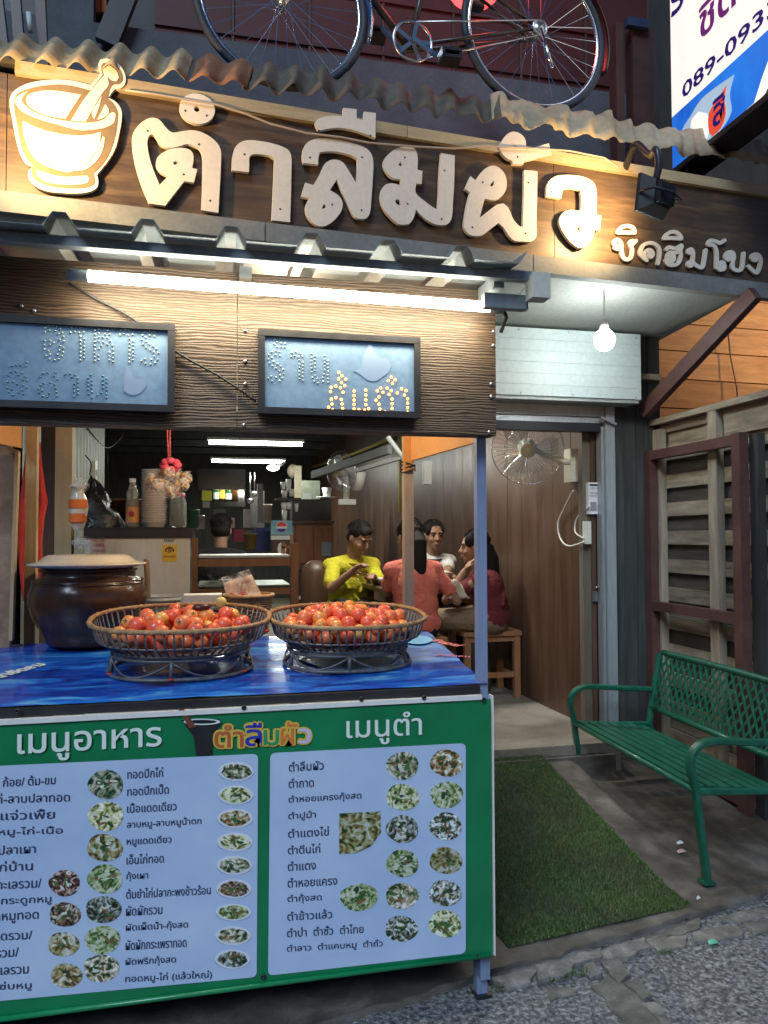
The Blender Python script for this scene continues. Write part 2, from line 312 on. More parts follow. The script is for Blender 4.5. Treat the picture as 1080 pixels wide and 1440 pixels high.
for j in range(90):
    row = []
    for i in range(200):
        x = -2.2 + 6.8*i/199; y0 = K0.y + (K1.y-K0.y)/(K1.x-K0.x)*(x-K0.x) + .03*mn.noise((x*3,0,7)) + .02*mn.noise((x*14,0,7))
        if j == 0: row.append((x, y0+.012, -.04)); continue
        y = y0 + (4.25-y0)*((j-1)/88)**1.2
        z = gz(x, max(y, y0+.05)) + .003*mn.noise((x*6, y*6, 1)) + .0015*mn.noise((x*25, y*25, 1))
        if abs((x-2.0) - (y-3.4)*.28) < .006 and y < 3.3: z -= .008          # crack running out from the bench
        row.append((x, y, z))
    rows.append(row)
g.sheet(rows); pavement = struct(g, 'pavement', pav_m)
chip_m = M('broken_concrete', (.07,.064,.058), (.32,.3,.28), c3=(.17,.16,.145), rough=.75, scale=16, bump=.5, bdist=.008, fine=120, vary=.2, rv=.3)
def chip(px_pts, z0, h, nm='broken_slab', par=None):
    c = [PZ(x, y, z0) for x, y in px_pts]; mx_ = sum(p.x for p in c)/len(c); my_ = sum(p.y for p in c)/len(c); pts = [(mx_+(p.x-mx_)*1.08, my_+(p.y-my_)*1.12) for p in c]; P2 = []
    for i in range(len(pts)):
        a, b = Vector(pts[i]), Vector(pts[(i+1) % len(pts)]); n = max(2, int((b-a).length/.016))
        for k in range(n): q = a.lerp(b, k/n); P2.append((q.x + .014*mn.noise((q.x*24, q.y*24, 1))+.004*mn.noise((q.x*90, q.y*90, 1)), q.y + .014*mn.noise((q.x*24, q.y*24, 9))+.004*mn.noise((q.x*90, q.y*90, 9))))
    cx = sum(p[0] for p in P2)/len(P2); cy = sum(p[1] for p in P2)/len(P2); b = B(); n = len(P2)
    tilt = random.uniform(-.03, .03)
    h *= .5; vs = [(x, y, z0-.03) for x, y in P2] + [(x, y, z0+h*.55) for x, y in P2] + [(cx+(x-cx)*.975, cy+(y-cy)*.975, z0+h+tilt*(x-cx)+.004*mn.noise((x*20, y*20, 0))) for x, y in P2] + [(cx, cy, z0+h)]
    fs = [(i, (i+1) % n, n+(i+1) % n, n+i) for i in range(n)] + [(n+i, n+(i+1) % n, 2*n+(i+1) % n, 2*n+i) for i in range(n)] + [(2*n+i, 2*n+(i+1) % n, 3*n) for i in range(n)]
    b.add(vs, fs); return b.build(nm, chip_m, par)
for pts, h in [([(690,1380),(700,1350),(735,1352),(752,1366),(745,1385),(715,1392)],.022), ([(752,1362),(790,1345),(842,1338),(842,1352),(806,1360),(800,1375),(762,1384)],.03),
               ([(846,1342),(905,1325),(912,1338),(880,1350),(850,1356)],.028), ([(912,1328),(965,1318),(960,1334),(925,1342)],.02), ([(975,1316),(1030,1304),(1046,1316),(1010,1326),(978,1328)],.022),
               ([(820,1362),(836,1358),(846,1372),(830,1378)],.02), ([(850,1360),(870,1354),(884,1372),(872,1384),(856,1374)],.022), ([(838,1392),(862,1376),(905,1408),(935,1440),(945,1475),(900,1475),(868,1428)],.012),
               ([(880,1388),(900,1384),(916,1402),(905,1410)],.022), ([(1048,1304),(1100,1292),(1110,1304),(1060,1316)],.02), ([(770,1394),(800,1388),(806,1400),(776,1408)],.008), ([(905,1415),(922,1412),(945,1440),(930,1442)],.014),
               ([(1000,1296),(1060,1280),(1100,1276),(1096,1288),(1040,1298)],.012), ([(880,1318),(940,1304),(985,1296),(980,1310),(900,1328)],.014)]:
    chip(pts, -.002, h, par=pavement)
# weeds in the crack and a bottle cap
leaf_m = M('weed_leaf', (.02,.06,.015), (.06,.13,.03), rough=.5)
wd = B()
for px, py in [(770,1376),(800,1372),(765,1380),(785,1378),(818,1368),(700,1392),(930,1340),(968,1290),(972,1282)]:
    o = PZ(px, py, .005)
    for k in range(16):
        a = random.uniform(0, 6.28); l = random.uniform(.012, .03); d = V(math.cos(a), math.sin(a), random.uniform(.3, 1.2)).normalized(); w = d.cross(V(0,0,1)).normalized()*.003; q = o+V(random.uniform(-.03,.03), random.uniform(-.015,.015), 0)
        wd.add([q-w, q+w, q+d*l], [(0,1,2)])
w_ = wd.build('weed_tufts', leaf_m); w_['kind'] = 'stuff'
mint = M('mint_plastic', (.15,.55,.35), rough=.4)
def litter(nm, px, py, mat_, s_, lab, cat='litter'):
    o = PZ(px, py, gz(*PZ(px, py, .03).xy)+.006); b = B(); b.add([o+V(-s_,-s_*.5,0), o+V(s_,-s_*.4,.003), o+V(s_*.8,s_*.5,.008), o+V(-s_*.7,s_*.6,.002), o+V(0,.2*s_,.012)], [(0,1,4),(1,2,4),(2,3,4),(3,0,4),(3,2,1,0)])
    tag(b.build(nm, mat_), lab, cat)
litter('torn_paper', 1002, 1326, mint, .018, 'mint green scrap lying on the broken pavement edge')
litter('paper_scrap', 956, 1186, white_paint, .016, 'small white paper scrap on the pavement under the bench')
litter('paper_scrap', 958, 1198, M('pink_paper', (.5,.35,.3), rough=.7), .02, 'pinkish crumpled scrap on the pavement below the white one')
litter('paper_scrap', 982, 1264, white_paint, .008, 'tiny white scrap beside the near bench foot')
# artificial turf mat
A_, B_, C_ = PZ(715,1337,.02), PZ(975,1273,.03), PZ(757,1057,.245); D_ = A_ + (C_-B_) + V(-.04,-.02,0)
mat_pts = [A_, B_, C_, D_]
def matp(u, v): return A_.lerp(B_, u).lerp(D_.lerp(C_, u), v)
turf_base = M('turf_backing', (.012,.028,.008), (.02,.045,.012), rough=.95, scale=40)
turf_m = bpy.data.materials.new('turf_blade'); turf_m.use_nodes = True; p = turf_m.node_tree.nodes['Principled BSDF']; p.inputs['Roughness'].default_value = .55
t = turf_m.node_tree; gi = t.nodes.new('ShaderNodeNewGeometry'); rr_ = t.nodes.new('ShaderNodeValToRGB'); L(t, gi.outputs['Random Per Island'], rr_.inputs[0]); tcw = t.nodes.new('ShaderNodeTexCoord'); nw = t.nodes.new('ShaderNodeTexNoise'); nw.inputs['Scale'].default_value = 3.5; nw.inputs['Detail'].default_value = 5; L(t, tcw.outputs['Object'], nw.inputs[0])
rw_ = t.nodes.new('ShaderNodeMapRange'); L(t, nw.outputs[0], rw_.inputs[0]); rw_.inputs[1].default_value = .42; rw_.inputs[2].default_value = .68; rw_.inputs[3].default_value = 0; rw_.inputs[4].default_value = .8
mw = t.nodes.new('ShaderNodeMix'); mw.data_type = 'RGBA'; L(t, rw_.outputs[0], mw.inputs[0]); L(t, rr_.outputs[0], mw.inputs[6]); mw.inputs[7].default_value = (.1,.1,.055,1); L(t, mw.outputs[2], p.inputs['Base Color'])
e = rr_.color_ramp.elements; e[0].color = (.03,.08,.016,1); e[1].color = (.24,.28,.09,1); e[1].position = 1; k = e.new(.55); k.color = (.07,.135,.035,1)
mt = thing('turf_mat', 'green artificial grass mat lying on the pavement before the doorway', 'grass mat', A_)
g = B(); rows = []
for j in range(31):
    rows.append([V(q.x, q.y, gz(q.x, q.y)+.004+.004*mn.noise((q.x*5, q.y*5, 2))) for q in (matp(i/15, j/30) for i in range(16))])
g.smooth = True; g.sheet(rows); g.build('backing', turf_base, mt)
NB = 95000; u = rs.rand(NB); v_ = rs.rand(NB); a0, b0, c0, d0 = [np.array(q) for q in mat_pts]
eu = .008*np.sin(v_*90)+.004*np.sin(v_*301); P = (a0+(b0-a0)*(u+eu*(u > .9))[:,None])*(1-v_[:,None]) + (d0+(c0-d0)*u[:,None])*v_[:,None]
kk = (P[:,1]-K0.y) - (K1.y-K0.y)/(K1.x-K0.x)*(P[:,0]-K0.x)
smn = lambda t: (lambda q: q*q*(3-2*q))(np.clip(t, 0, 1))
P[:,2] = .025*smn(kk/.05) + .215*np.clip((P[:,1]-2.72)/1.12, 0, 1)*(1-.5*smn((P[:,0]-1.84)/.1)) + .005
ang = rs.rand(NB)*6.283; ln = .008+.007*rs.rand(NB); lean = rs.normal(0, .55, (NB, 2))
patch = np.array([mn.noise((x*4, y*4, 4)) for x, y in P[:, :2]]); ln *= 1+.35*patch; lean[:,0] += .5*patch
tip = P + np.stack([lean[:,0]*ln, lean[:,1]*ln, ln], 1); wv = np.stack([np.cos(ang), np.sin(ang), 0*ang], 1)*.0011
vv = np.stack([P-wv, P+wv, tip], 1).reshape(-1, 3) - np.array(A_); me = bpy.data.meshes.new('turf_blades')
me.vertices.add(3*NB); me.vertices.foreach_set('co', vv.astype(np.float32).ravel()); me.loops.add(3*NB); me.loops.foreach_set('vertex_index', np.arange(3*NB, dtype=np.int32))
me.polygons.add(NB); me.polygons.foreach_set('loop_start', np.arange(0, 3*NB, 3, dtype=np.int32)); me.update(calc_edges=True); me.materials.append(turf_m)
o = inst(me, 'turf_blades', mt); o['kind'] = 'stuff'
# ================================================================== shop shell
YS = PZ(800,1048,ZI).y
floor_m = M('shop_floor_concrete', (.13,.11,.085), (.32,.28,.23), c3=(.22,.195,.155), rough=.6, scale=3, bump=.25, bdist=.006, contrast=.22, rv=.3)
struct(B().span((-2.6,YS,.0),(2.16,14.2,ZI)), 'shop_floor', floor_m)
struct(B().span((-2.6,YS-.05,-.02),(2.1,YS-.002,ZI-.05)), 'door_step', pav_m)
def wx(y): return 2.15-.04*(y-4)
iw = thing('plank_wall', 'brown varnished board wall running back behind the diners', 'wall', (2.15,4.1,ZI))
y = YD+.02; k = 0
while y < 13.9:
    w = .235 if y < 9.5 else .6; w = min(w, 14-y); x0, x1 = wx(y), wx(y+w-.003); j = random.uniform(0,.002)
    B().hexa([(x0+j,y,ZI+.001),(x0+.03,y,ZI+.001),(x1+.03,y+w-.003,ZI+.001),(x1+j,y+w-.003,ZI+.001),(x0+j,y,2.94),(x0+.03,y,2.94),(x1+.03,y+w-.003,2.94),(x1+j,y+w-.003,2.94)]).build('board', brown_wood, iw); y += w
B().hexa([(wx(4)+.035,4.06,ZI),(wx(4)+.1,4.06,ZI),(wx(14)+.1,14,ZI),(wx(14)+.035,14,ZI),(wx(4)+.035,4.06,2.94),(wx(4)+.1,4.06,2.94),(wx(14)+.1,14,2.94),(wx(14)+.035,14,2.94)]).build('backing', black, iw)
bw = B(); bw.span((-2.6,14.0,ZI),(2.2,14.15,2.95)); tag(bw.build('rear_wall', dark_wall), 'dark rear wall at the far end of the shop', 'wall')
ceil_m = M('dark_metal_ceiling', (.04,.04,.04), (.1,.1,.1), rough=.45, metal=.3, scale=4)
g = B(); rows = [[], []]
for i in range(0, 200):
    y = 4.3+9.8*i/199; z = 2.96+.012*math.sin(y*2*math.pi/.15)
    rows[0].append((-2.6, y, z)); rows[1].append((2.6, y, z))
g.smooth = True; g.sheet(rows); clg = struct(g, 'ceiling', ceil_m)
for i in range(9):
    B().span((-2.55,5.1+i*1.05,2.84),(2.1,5.16+i*1.05,2.935)).build('ceiling_beam', ceil_m, clg)
lw = B(); rows = [[], []]
for i in range(0, 140):
    y = 4.25+2.65*i/139; x = -.98+(y-4.25)*.02+.009*math.cos(y*2*math.pi/.125)*(1 if math.cos(y*2*math.pi/.125) > 0 else .3)
    rows[0].append((x, y, ZI)); rows[1].append((x, y, 2.5))
lw.smooth = True; lw.sheet(rows); tin_wall = M('greenish_tin_wall', (.2,.22,.18), (.42,.44,.38), c3=(.31,.33,.28), rough=.55, metal=.15, scale=4, st=(3,3,.6), bump=.2)
tag(lw.build('tin_wall', tin_wall), 'greenish grey ribbed metal wall behind the fridge', 'wall')
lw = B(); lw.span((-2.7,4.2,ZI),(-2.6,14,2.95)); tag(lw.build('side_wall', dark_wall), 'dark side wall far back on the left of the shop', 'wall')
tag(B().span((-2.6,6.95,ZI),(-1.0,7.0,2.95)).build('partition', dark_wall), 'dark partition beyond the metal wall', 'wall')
struct(B().span((-2.7,4.0,2.98),(2.6,14.2,3.05)), 'roof_slab', black)
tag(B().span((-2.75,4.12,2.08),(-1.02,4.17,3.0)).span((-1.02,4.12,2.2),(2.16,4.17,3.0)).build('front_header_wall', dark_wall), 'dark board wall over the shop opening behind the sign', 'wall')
# outside left: slatted neighbour wall, timber posts
nl = thing('slatted_fence', 'weathered slatted timber wall at the far left behind the red cloth', 'fence', (-1.1,3.9,0))
for k in range(17):
    z = .35+k*.1; B().bar((-1.5,3.72,z),(-1.0,4.16,z+random.uniform(-.01,.01)),.02,.075).build('slat', grey_wood, nl)
B().span((-1.52,3.78,.2),(-1.47,3.84,2.1)).build('post', grey_wood_v, nl)
tag(B().span((-1.9,4.3,0),(-1.0,4.34,2.4)).build('backing_panel', dark_wall), 'dark panel behind the slatted timber wall', 'panel')
p_ = PY(92,700,4.05); tag(B().span((p_.x-.04,4.0,.1),(p_.x+.038,4.08,2.4)).build('timber_post', tan_wood), 'pale squared timber post between the red cloth and the fridge', 'post')
p_ = PY(66,700,4.15); tag(B().span((p_.x-.025,4.12,.1),(p_.x+.02,4.16,2.4)).build('brown_post', brown_wood), 'narrow dark brown post just left of the pale timber post', 'post')
p_ = PY(76,700,4.15); tag(B().span((p_.x-.022,4.1,.1),(p_.x+.03,4.14,2.4)).build('brown_post', brown_wood), 'wider brown post touching the pale timber post', 'post')
# weathered board leaning at the far left, nearer than the stall's back
lb = [PY(0,618,3.0), PY(24,632,3.0), PY(17,835,3.0), PY(14,910,3.0)]
g = B(); g.prism([(-60,600),(27,634),(17,838),(14,915),(-60,915)], lambda x, y, t: PY(x, y, 3.0)+V(0,t,0), -.01, .012)
tag(g.build('weathered_board', M('worn_board', (.17,.1,.06), (.45,.3,.2), c3=(.3,.19,.12), rough=.8, scale=7, bump=.4), fix=True), 'worn grey brown board standing upright at the left edge', 'board')
g = B(); q0 = PY(26,640,2.98); g.bar(PY(25,636,2.98), PY(16,900,2.98), .012, .03); tag(g.build('board_edge_strip', tan_wood), 'thin pale strip along the edge of the worn board', 'strip')
# red cloth
def cloth(px_grid, d, nm, mat_, lab, cat, amp=.012, thick=0):
    rows = []
    for j, (y, x0, x1) in enumerate(px_grid):
        rows.append([PY((x0+(x1-x0)*i/14), y, d) + V(0, amp*math.sin(i*1.35+j*.23)+amp*.6*mn.noise((i*.5, j*.6, 1)), 0) for i in range(15)])
    b = B(); b.smooth = True; b.sheet(rows); o = b.build(nm, mat_); tag(o, lab, cat); s_ = o.modifiers.new('thick', 'SOLIDIFY'); s_.thickness = .003; return o
red_cloth = M('red_cloth', (.42,.02,.015), (.62,.045,.03), rough=.85, scale=10, bump=.3, bdist=.006)
cloth([(622,38,56),(650,34,58),(690,29,63),(705,27,66),(730,26,61),(760,25,58),(800,27,58),(830,30,56),(845,33,50)], 3.35, 'red_cloth', red_cloth, 'red cloth hanging behind the left rear stall post', 'cloth')
# ------------------------------------------------------------------ door frame
df = thing('door_frame', 'pale grey aluminium door frame around the shop entrance', 'door frame', (2.2,4.0,ZI))
a = PY(845,600,4.0); b = PY(862,600,4.0); zt = PY(850,572,4.0).z; zb = PY(850,600,4.0).z
B().span((a.x+.02,3.98,0.02),(b.x,4.05,zt)).build('jamb', alu_grey, df)
B().span((a.x,4.0,.05),(a.x+.016,4.06,zb)).build('door_stop', alu, df)
B().span((-.3,3.99,zb+.055),(a.x+.018,4.05,zt)).build('header', alu_grey, df)
B().span((-.3,4.0,zb+.02),(a.x+.018,4.04,zb+.05)).build('track', alu, df)
B().span((-.3,4.0,zb-.03),(a.x-.002,4.07,zb+.018)).build('lower_track', black, df)
p_ = PY(848,595,3.97); bk = B(); bk.bar(PY(844,587,3.965), PY(866,597,3.965), .02, .014); bk.build('bracket', steel, df)
B().span((2.10,4.08,.1),(2.155,4.13,zb)).build('inner_post', M('inner_post_board', (.09,.07,.05), (.17,.14,.11), rough=.7, st=(6,6,.6), scale=5), df)
# shutter housing
sb = thing('shutter_housing', 'pale blue white clad housing box over the doorway', 'box', PY(800,560,3.9))
z0 = PY(900,562,3.86).z; z1 = PY(900,470,3.86).z; xr = PY(901,500,3.86).x; 
for k in range(6):
    h = (z1-z0)/6; B().span((-.5,3.86-.0006*(k % 2),z0+k*h+.0004),(xr,3.88,z0+(k+1)*h-.0008)).build('cladding_strip', blue_white, sb)
B().span((-.5,3.882,z0+.003),(xr-.002,4.1,z1)).build('carcass', blue_white, sb)
B().span((-.5,3.87,z0-.02),(xr-.01,4.0,z0-.002)).build('lower_rail', alu_grey, sb)
sc_me = B().ball((0,0,0), (.006,.004,.006), nu=8, nv=5).mesh('screw', steel)
for px, py in [(730,462),(800,466),(895,475),(733,552),(806,556),(895,562),(862,470)]:
    q = PY(px, py, 3.858); q.z = min(max(q.z, z0+.012), z1-.012); q.x = min(q.x, xr-.012); inst(sc_me, 'screw', sb, q - Vector(sb.location))
# dark facade boards right of the door
fb = thing('board_facade', 'dark weathered vertical boards between door frame and side fence', 'wall', (2.3,4.05,0))
x = b.x+.004
while x < 2.56: B().span((x,4.03+random.uniform(0,.008),.0),(x+.078,4.07,2.75)).build('board', M('dark_board_facade', (.03,.032,.03), (.1,.1,.095), c3=(.055,.056,.052), rough=.75, scale=3, st=(6,6,.6), bump=.3, vary=.2) if 'dbf' not in globals() else dbf, fb); dbf = bpy.data.materials['dark_board_facade']; x += .082
q = PY(915,531,3.98); B().span((xr+.004,3.95,q.z-.018),(q.x+.05,3.99,q.z+.015)).build('rail_stub', grey_wood, fb)
# ------------------------------------------------------------------ side fence on the right
XS = 2.56
sf = thing('side_fence', 'weathered plank fence along the right behind the green bench', 'fence', (XS,3.3,0))
zt0 = PX(930,592,XS).z; zt1 = PX(1080,556,XS).z; ztop = (zt0+zt1)/2
print('side top', zt0, zt1)
recess_m = M('shaded_recess_board', (.04,.032,.025), (.12,.1,.078), rough=.85, scale=4, st=(7,.8,7), bump=.3, vary=.3)  # recessed boards: shade between the planks put into the colour
z = .05; k = 0
while z < ztop-.02:
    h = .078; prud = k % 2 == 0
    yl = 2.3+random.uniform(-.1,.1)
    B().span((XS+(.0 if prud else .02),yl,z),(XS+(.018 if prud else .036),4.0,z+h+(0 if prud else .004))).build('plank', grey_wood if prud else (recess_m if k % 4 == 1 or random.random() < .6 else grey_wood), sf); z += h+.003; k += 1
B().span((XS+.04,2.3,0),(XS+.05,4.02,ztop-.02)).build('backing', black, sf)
for px in (929, 1008):
    q = PX(px, 700, XS-.02); B().span((XS-.045,q.y-.035,.03),(XS-.001,q.y+.035,ztop-.02 if px > 1000 else ztop-.05)).build('batten', grey_wood_v, sf)
q = PX(1066,700,XS-.02); B().span((XS-.04,q.y-.03,.03),(XS-.001,q.y+.03,ztop-.18)).build('dark_batten', dark_wall, sf)
B().span((XS-.05,2.3,ztop-.02),(XS+.06,4.03,ztop+.012)).build('cap', grey_wood, sf)
B().span((XS-.02,2.3,ztop-.16),(XS-.001,3.4,ztop-.06)).build('plank', grey_wood, sf)
# red-brown steel frame in front of the fence
XF = XS-.075
fr = thing('metal_gate', 'red brown painted steel gate frame standing against the plank fence', 'frame', (XF,3.6,0))
ya = PX(915,640,XF).y; yb = PX(1040,620,XF).y; zt = (PX(912,640,XF).z+PX(1040,618,XF).z)/2; zm = (PX(915,850,XF).z+PX(1030,868,XF).z)/2
B().span((XF-.025,ya-.028,.05),(XF+.025,ya+.028,zt+.025)).build('post', red_brown, fr); B().span((XF-.025,yb-.03,.04),(XF+.025,yb+.03,zt+.028)).build('post', red_brown, fr)
B().span((XF-.022,yb+.031,zt-.03),(XF+.022,ya-.029,zt+.022)).build('top_rail', red_brown, fr); B().span((XF-.022,yb+.031,zm-.028),(XF+.022,ya-.029,zm+.024)).build('middle_rail', red_brown, fr)
B().span((XF-.022,yb+.031,.1),(XF+.022,ya-.029,.15)).build('bottom_rail', red_brown, fr)
# neighbour's orange planked gable behind
og = thing('plank_gable', 'orange lit plank wall of the neighbouring house above the side fence', 'wall', (3.2,5.3,0))
z = 1.3; k = 0
B().span((2.7,5.34,1.0),(6.5,5.36,3.9)).build('backing', black, og)
while z < 3.9:
    h = .225+random.uniform(-.015,.015); B().add([], []).hexa([(2.68,5.3,z),(6.4,5.3,z-.04),(6.4,5.335,z-.04),(2.68,5.335,z),(2.68,5.29,z+h-.012),(6.4,5.29,z+h-.052),(6.4,5.335,z+h-.052),(2.68,5.335,z+h-.012)]).build('plank', orange_wood, og); z += h; k += 1
tag(B().tube([PY(1024,470,5.2), PY(1027,500,5.22), PY(1036,545,5.2), PY(1040,600,5.2)], .006, 6).build('cable', brown_wood), 'thin brown cable hanging down the orange plank wall', 'cable')
# diagonal brace carrying the canopy
q0 = PY(905,580,3.98); q1 = PP(1062,412, (0,3.25,0), (0,1,0))
tag(B().bar(q0, q1, .055, .075, up=(0,-.3,1)).build('canopy_brace', red_brown), 'sloping red brown steel brace from the facade up to the canopy', 'brace')
print('brace', q0, q1)
# ------------------------------------------------------------------ canopy
SA, SB_ = PZ(0,272,2.68), PZ(1060,399,2.68); SD = (SB_-SA); SL = SD.length; SD.normalize(); SN = V(SD.y,-SD.x,0)    # sign line, normal towards the street
print('sign', SA, SB_)
def S(s, out, z): q = SA + SD*s + SN*out; return V(q.x, q.y, z)
def SP(px, py, out=0): return PP(px, py, SA+SN*out, SN)
def Ss(px, py): return (SP(px, py)-SA).dot(SD)
zc = PY(905,474,4.03).z; print('canopy back z', zc)
cs = bpy.data.objects.new('canopy_soffit', None); cs = None
def soff(s0, s1): 
    a, b_ = S(s0,-.03,2.655), S(s1,-.03,2.655)
    return B().hexa([a, b_, V(b_.x if s1 < SL else 2.62,4.1,zc), V(a.x,4.1,zc), a+V(0,0,.02), b_+V(0,0,.02), V(b_.x if s1 < SL else 2.62,4.1,zc+.02), V(a.x,4.1,zc+.02)])
cp = thing('canopy', 'grey boarded canopy ceiling behind and below the big sign', 'canopy', S(1.5,0,2.65))
cuts = [-1.2,.1,1.35,2.3,3.3,SL+.01] 
for s0, s1 in zip(cuts, cuts[1:]):
    if s1 > SL-.3: s1 = SL+.02
    if s0 < SL: soff(s0+.002, s1-.002).build('soffit_panel', soffit_m, cp)
for s0, s1 in [(-1.2,.98),(.985,2.2),(2.205,SL+.5)]:
    B().hexa([S(s0,-.028,2.605),S(s1,-.028,2.605),S(s1,.035,2.6),S(s0,.035,2.6),S(s0,-.028,2.678),S(s1,-.028,2.678),S(s1,.035,2.678),S(s0,.035,2.678)]).build('trim', M('dark_trim', (.14,.15,.145), (.22,.23,.22), rough=.6) if 'dark_trim' not in bpy.data.materials else bpy.data.materials['dark_trim'], cp)
# ================================================================== the big sign
zst = [SP(22,118).z, SP(860,232).z, SP(1070,262).z]; print('sign top z', zst)
ZT = sum(zst[:2])/2
sg = thing('shop_sign', 'long brown wooden shop sign with raised cream Thai letters and mortar emblem', 'sign', S(1.6,0,2.68))
for s0, s1 in zip([-1.2,.02,1.25,Ss(779,280),SL+.9-.2], [.02,1.25,Ss(779,280),SL+.7,SL+.72]):
    if s1-s0 > .1: B().hexa([S(s0+.0015,-.02,2.681),S(s1-.0015,-.02,2.681),S(s1-.0015,0,2.681),S(s0+.0015,0,2.681),S(s0+.0015,-.02,ZT),S(s1-.0015,-.02,ZT),S(s1-.0015,0,ZT),S(s0+.0015,0,ZT)]).build('board', brown_board, sg)
for s0, s1 in [(Ss(22,110),1.6),(1.603,SL+.7)]: B().hexa([S(s0,-.02,ZT-.005),S(s1,-.02,ZT-.005),S(s1,.022,ZT-.005),S(s0,.022,ZT-.005),S(s0,-.02,ZT+.045),S(s1,-.02,ZT+.045),S(s1,.022,ZT+.045),S(s0,.022,ZT+.045)]).build('top_trim', tan_wood_x, sg)
fn = lambda off: (lambda x, y, t: SP(x, y, off) + SN*t)
def Z(pts, ox, oy, sc_): return [(ox+x/sc_, oy+y/sc_) for x, y in pts]
# every outline is measured on the sign's own plane and cut from 18 mm board standing 12 mm off the sign
def cut(nm, outer, ox, oy, sc_, holes=(), t0=.012, t1=.03, mat_=letter_m, par=sg, sub=4, screws=()):
    b = B(); b.prism(smooth_poly(Z(outer, ox, oy, sc_), sub=sub), fn(0), t0, t1, [smooth_poly(Z(h, ox, oy, sc_), sub=3) for h in holes])
    o = b.build(nm, mat_, par, fix=True)
    for x, y in screws: 
        q = SP(ox+x/sc_, oy+y/sc_, t1); sc2 = B(); sc2.lathe([(.004,-.001),(.004,.0014),(.002,.0018)], q, 8, rot=SN.to_track_quat('Z','Y').to_matrix()); sc2.build('screw', black, o)
    return o
cut('letter', [(250,295),(320,320),(370,380),(440,442),(540,432),(640,420),(740,440),(830,490),(900,555),(932,620),(935,700),(930,850),(922,1000),(908,1248),(735,1222),(745,1000),(748,800),(745,680),(720,610),(660,575),(590,560),(520,580),(440,596),(370,590),(320,560),(285,500),(262,470),(235,463),(210,480),(195,540),(205,640),(235,760),(280,880),(318,970),(402,885),(340,855),(300,820),(280,760),(300,690),(370,635),(450,605),(540,597),(610,612),(650,650),(658,710),(645,800),(697,812),(662,945),(565,932),(375,1178),(212,1155),(150,1010),(90,830),(55,680),(40,550),(50,460),(100,380),(170,320)], 180,130,7.2,
    holes=[[(450,745),(475,728),(505,738),(490,760),(465,768)]], screws=[(198,390),(718,525),(562,830),(830,1095)])
el = [(695+178*math.cos(a)*1-20*math.sin(a)*.5, 205+150*math.sin(a)+25*math.cos(a)) for a in [i*math.pi/10 for i in range(20)]]
cut('letter', el, 180,130,7.2, holes=[[(692+30*math.cos(a), 206+30*math.sin(a)) for a in [i*math.pi/5 for i in range(10)]]], screws=[(580,185),(797,235)])
cut('letter', [(30,380),(50,320),(90,282),(150,268),(230,275),(310,290),(390,315),(435,345),(452,390),(452,520),(448,700),(442,855),(310,842),(322,620),(330,400),(290,378),(220,368),(170,372),(152,390),(150,440),(148,497),(25,485)], 320,150,5.143, screws=[(122,345),(380,740)])
cut('letter', [(535,430),(530,370),(545,310),(590,270),(660,255),(760,262),(880,285),(980,320),(1025,365),(1040,430),(1035,560),(1025,700),(1015,790),(990,825),(950,832),(910,820),(880,780),(830,670),(777,550),(728,625),(790,665),(818,710),(812,770),(770,830),(710,875),(660,885),(605,860),(565,810),(553,760),(560,720),(578,685),(520,673),(552,572),(610,590),(650,520),(690,440),(730,412),(780,408),(825,430),(860,480),(918,578),(925,480),(925,400),(880,375),(780,350),(700,348),(655,355),(645,400),(645,442)], 320,150,5.143,
    holes=[[(670,760),(685,722),(702,740),(690,755)]], screws=[(595,368),(972,366),(968,748),(756,708)])
cut('letter', [(655,198),(635,180),(622,140),(650,112),(720,95),(822,95),(824,35),(920,45),(920,112),(968,125),(972,62),(1058,72),(1055,252),(990,225),(900,195),(800,178),(720,185)], 320,150,5.143, screws=[(662,175),(1034,210)])
cut('letter', [(250,190),(320,182),(365,210),(385,280),(382,378),(425,388),(418,497),(372,492),(368,570),(430,630),(510,690),(550,712),(560,600),(568,400),(580,238),(695,258),(690,500),(680,650),(672,770),(650,820),(610,840),(550,838),(480,810),(420,765),(370,710),(355,770),(320,825),(270,838),(220,830),(150,770),(95,700),(72,620),(80,550),(110,508),(160,492),(210,500),(243,512),(243,458),(180,450),(130,410),(98,350),(105,290),(150,240),(200,205)], 520,180,6,
    holes=[[(222,335),(245,310),(252,345),(240,352)], [(195,640),(210,622),(235,635),(242,668),(228,678),(205,660)]], screws=[(295,248),(629,358),(320,640),(606,768)])
cut('letter', [(52,460),(92,370),(128,400),(180,330),(240,295),(290,305),(335,350),(352,410),(345,470),(310,520),(260,540),(193,532),(175,600),(158,668),(220,620),(280,575),(330,565),(365,600),(400,680),(440,725),(468,735),(475,500),(478,325),(572,335),(570,500),(565,700),(565,800),(530,838),(470,838),(410,833),(370,800),(330,740),(292,705),(240,745),(180,790),(130,800),(80,785),(48,740),(48,680),(65,580),(88,485)], 640,180,5.143,
    holes=[[(232,435),(258,402),(262,425),(245,445)]], screws=[(200,392),(530,396),(125,718),(509,762)])
cut('letter', [(303,150),(325,105),(355,68),(400,50),(450,65),(485,105),(492,180),(655,133),(675,213),(480,262),(470,285),(395,282),(390,258),(350,240),(315,200)], 640,180,5.143, holes=[[(395,150),(425,150),(420,168),(402,168)]], screws=[(452,210)])
cut('letter', [(638,515),(640,450),(660,400),(710,368),(790,360),(880,368),(950,395),(985,430),(998,500),(995,648),(1030,652),(1020,755),(982,755),(965,820),(920,870),(870,885),(820,850),(770,790),(735,720),(735,670),(760,630),(810,612),(885,620),(888,540),(882,470),(830,455),(760,458),(748,500),(742,530)], 640,180,5.143,
    holes=[[(850,740),(882,732),(878,778)]], screws=[(695,460),(932,684),(935,440)])
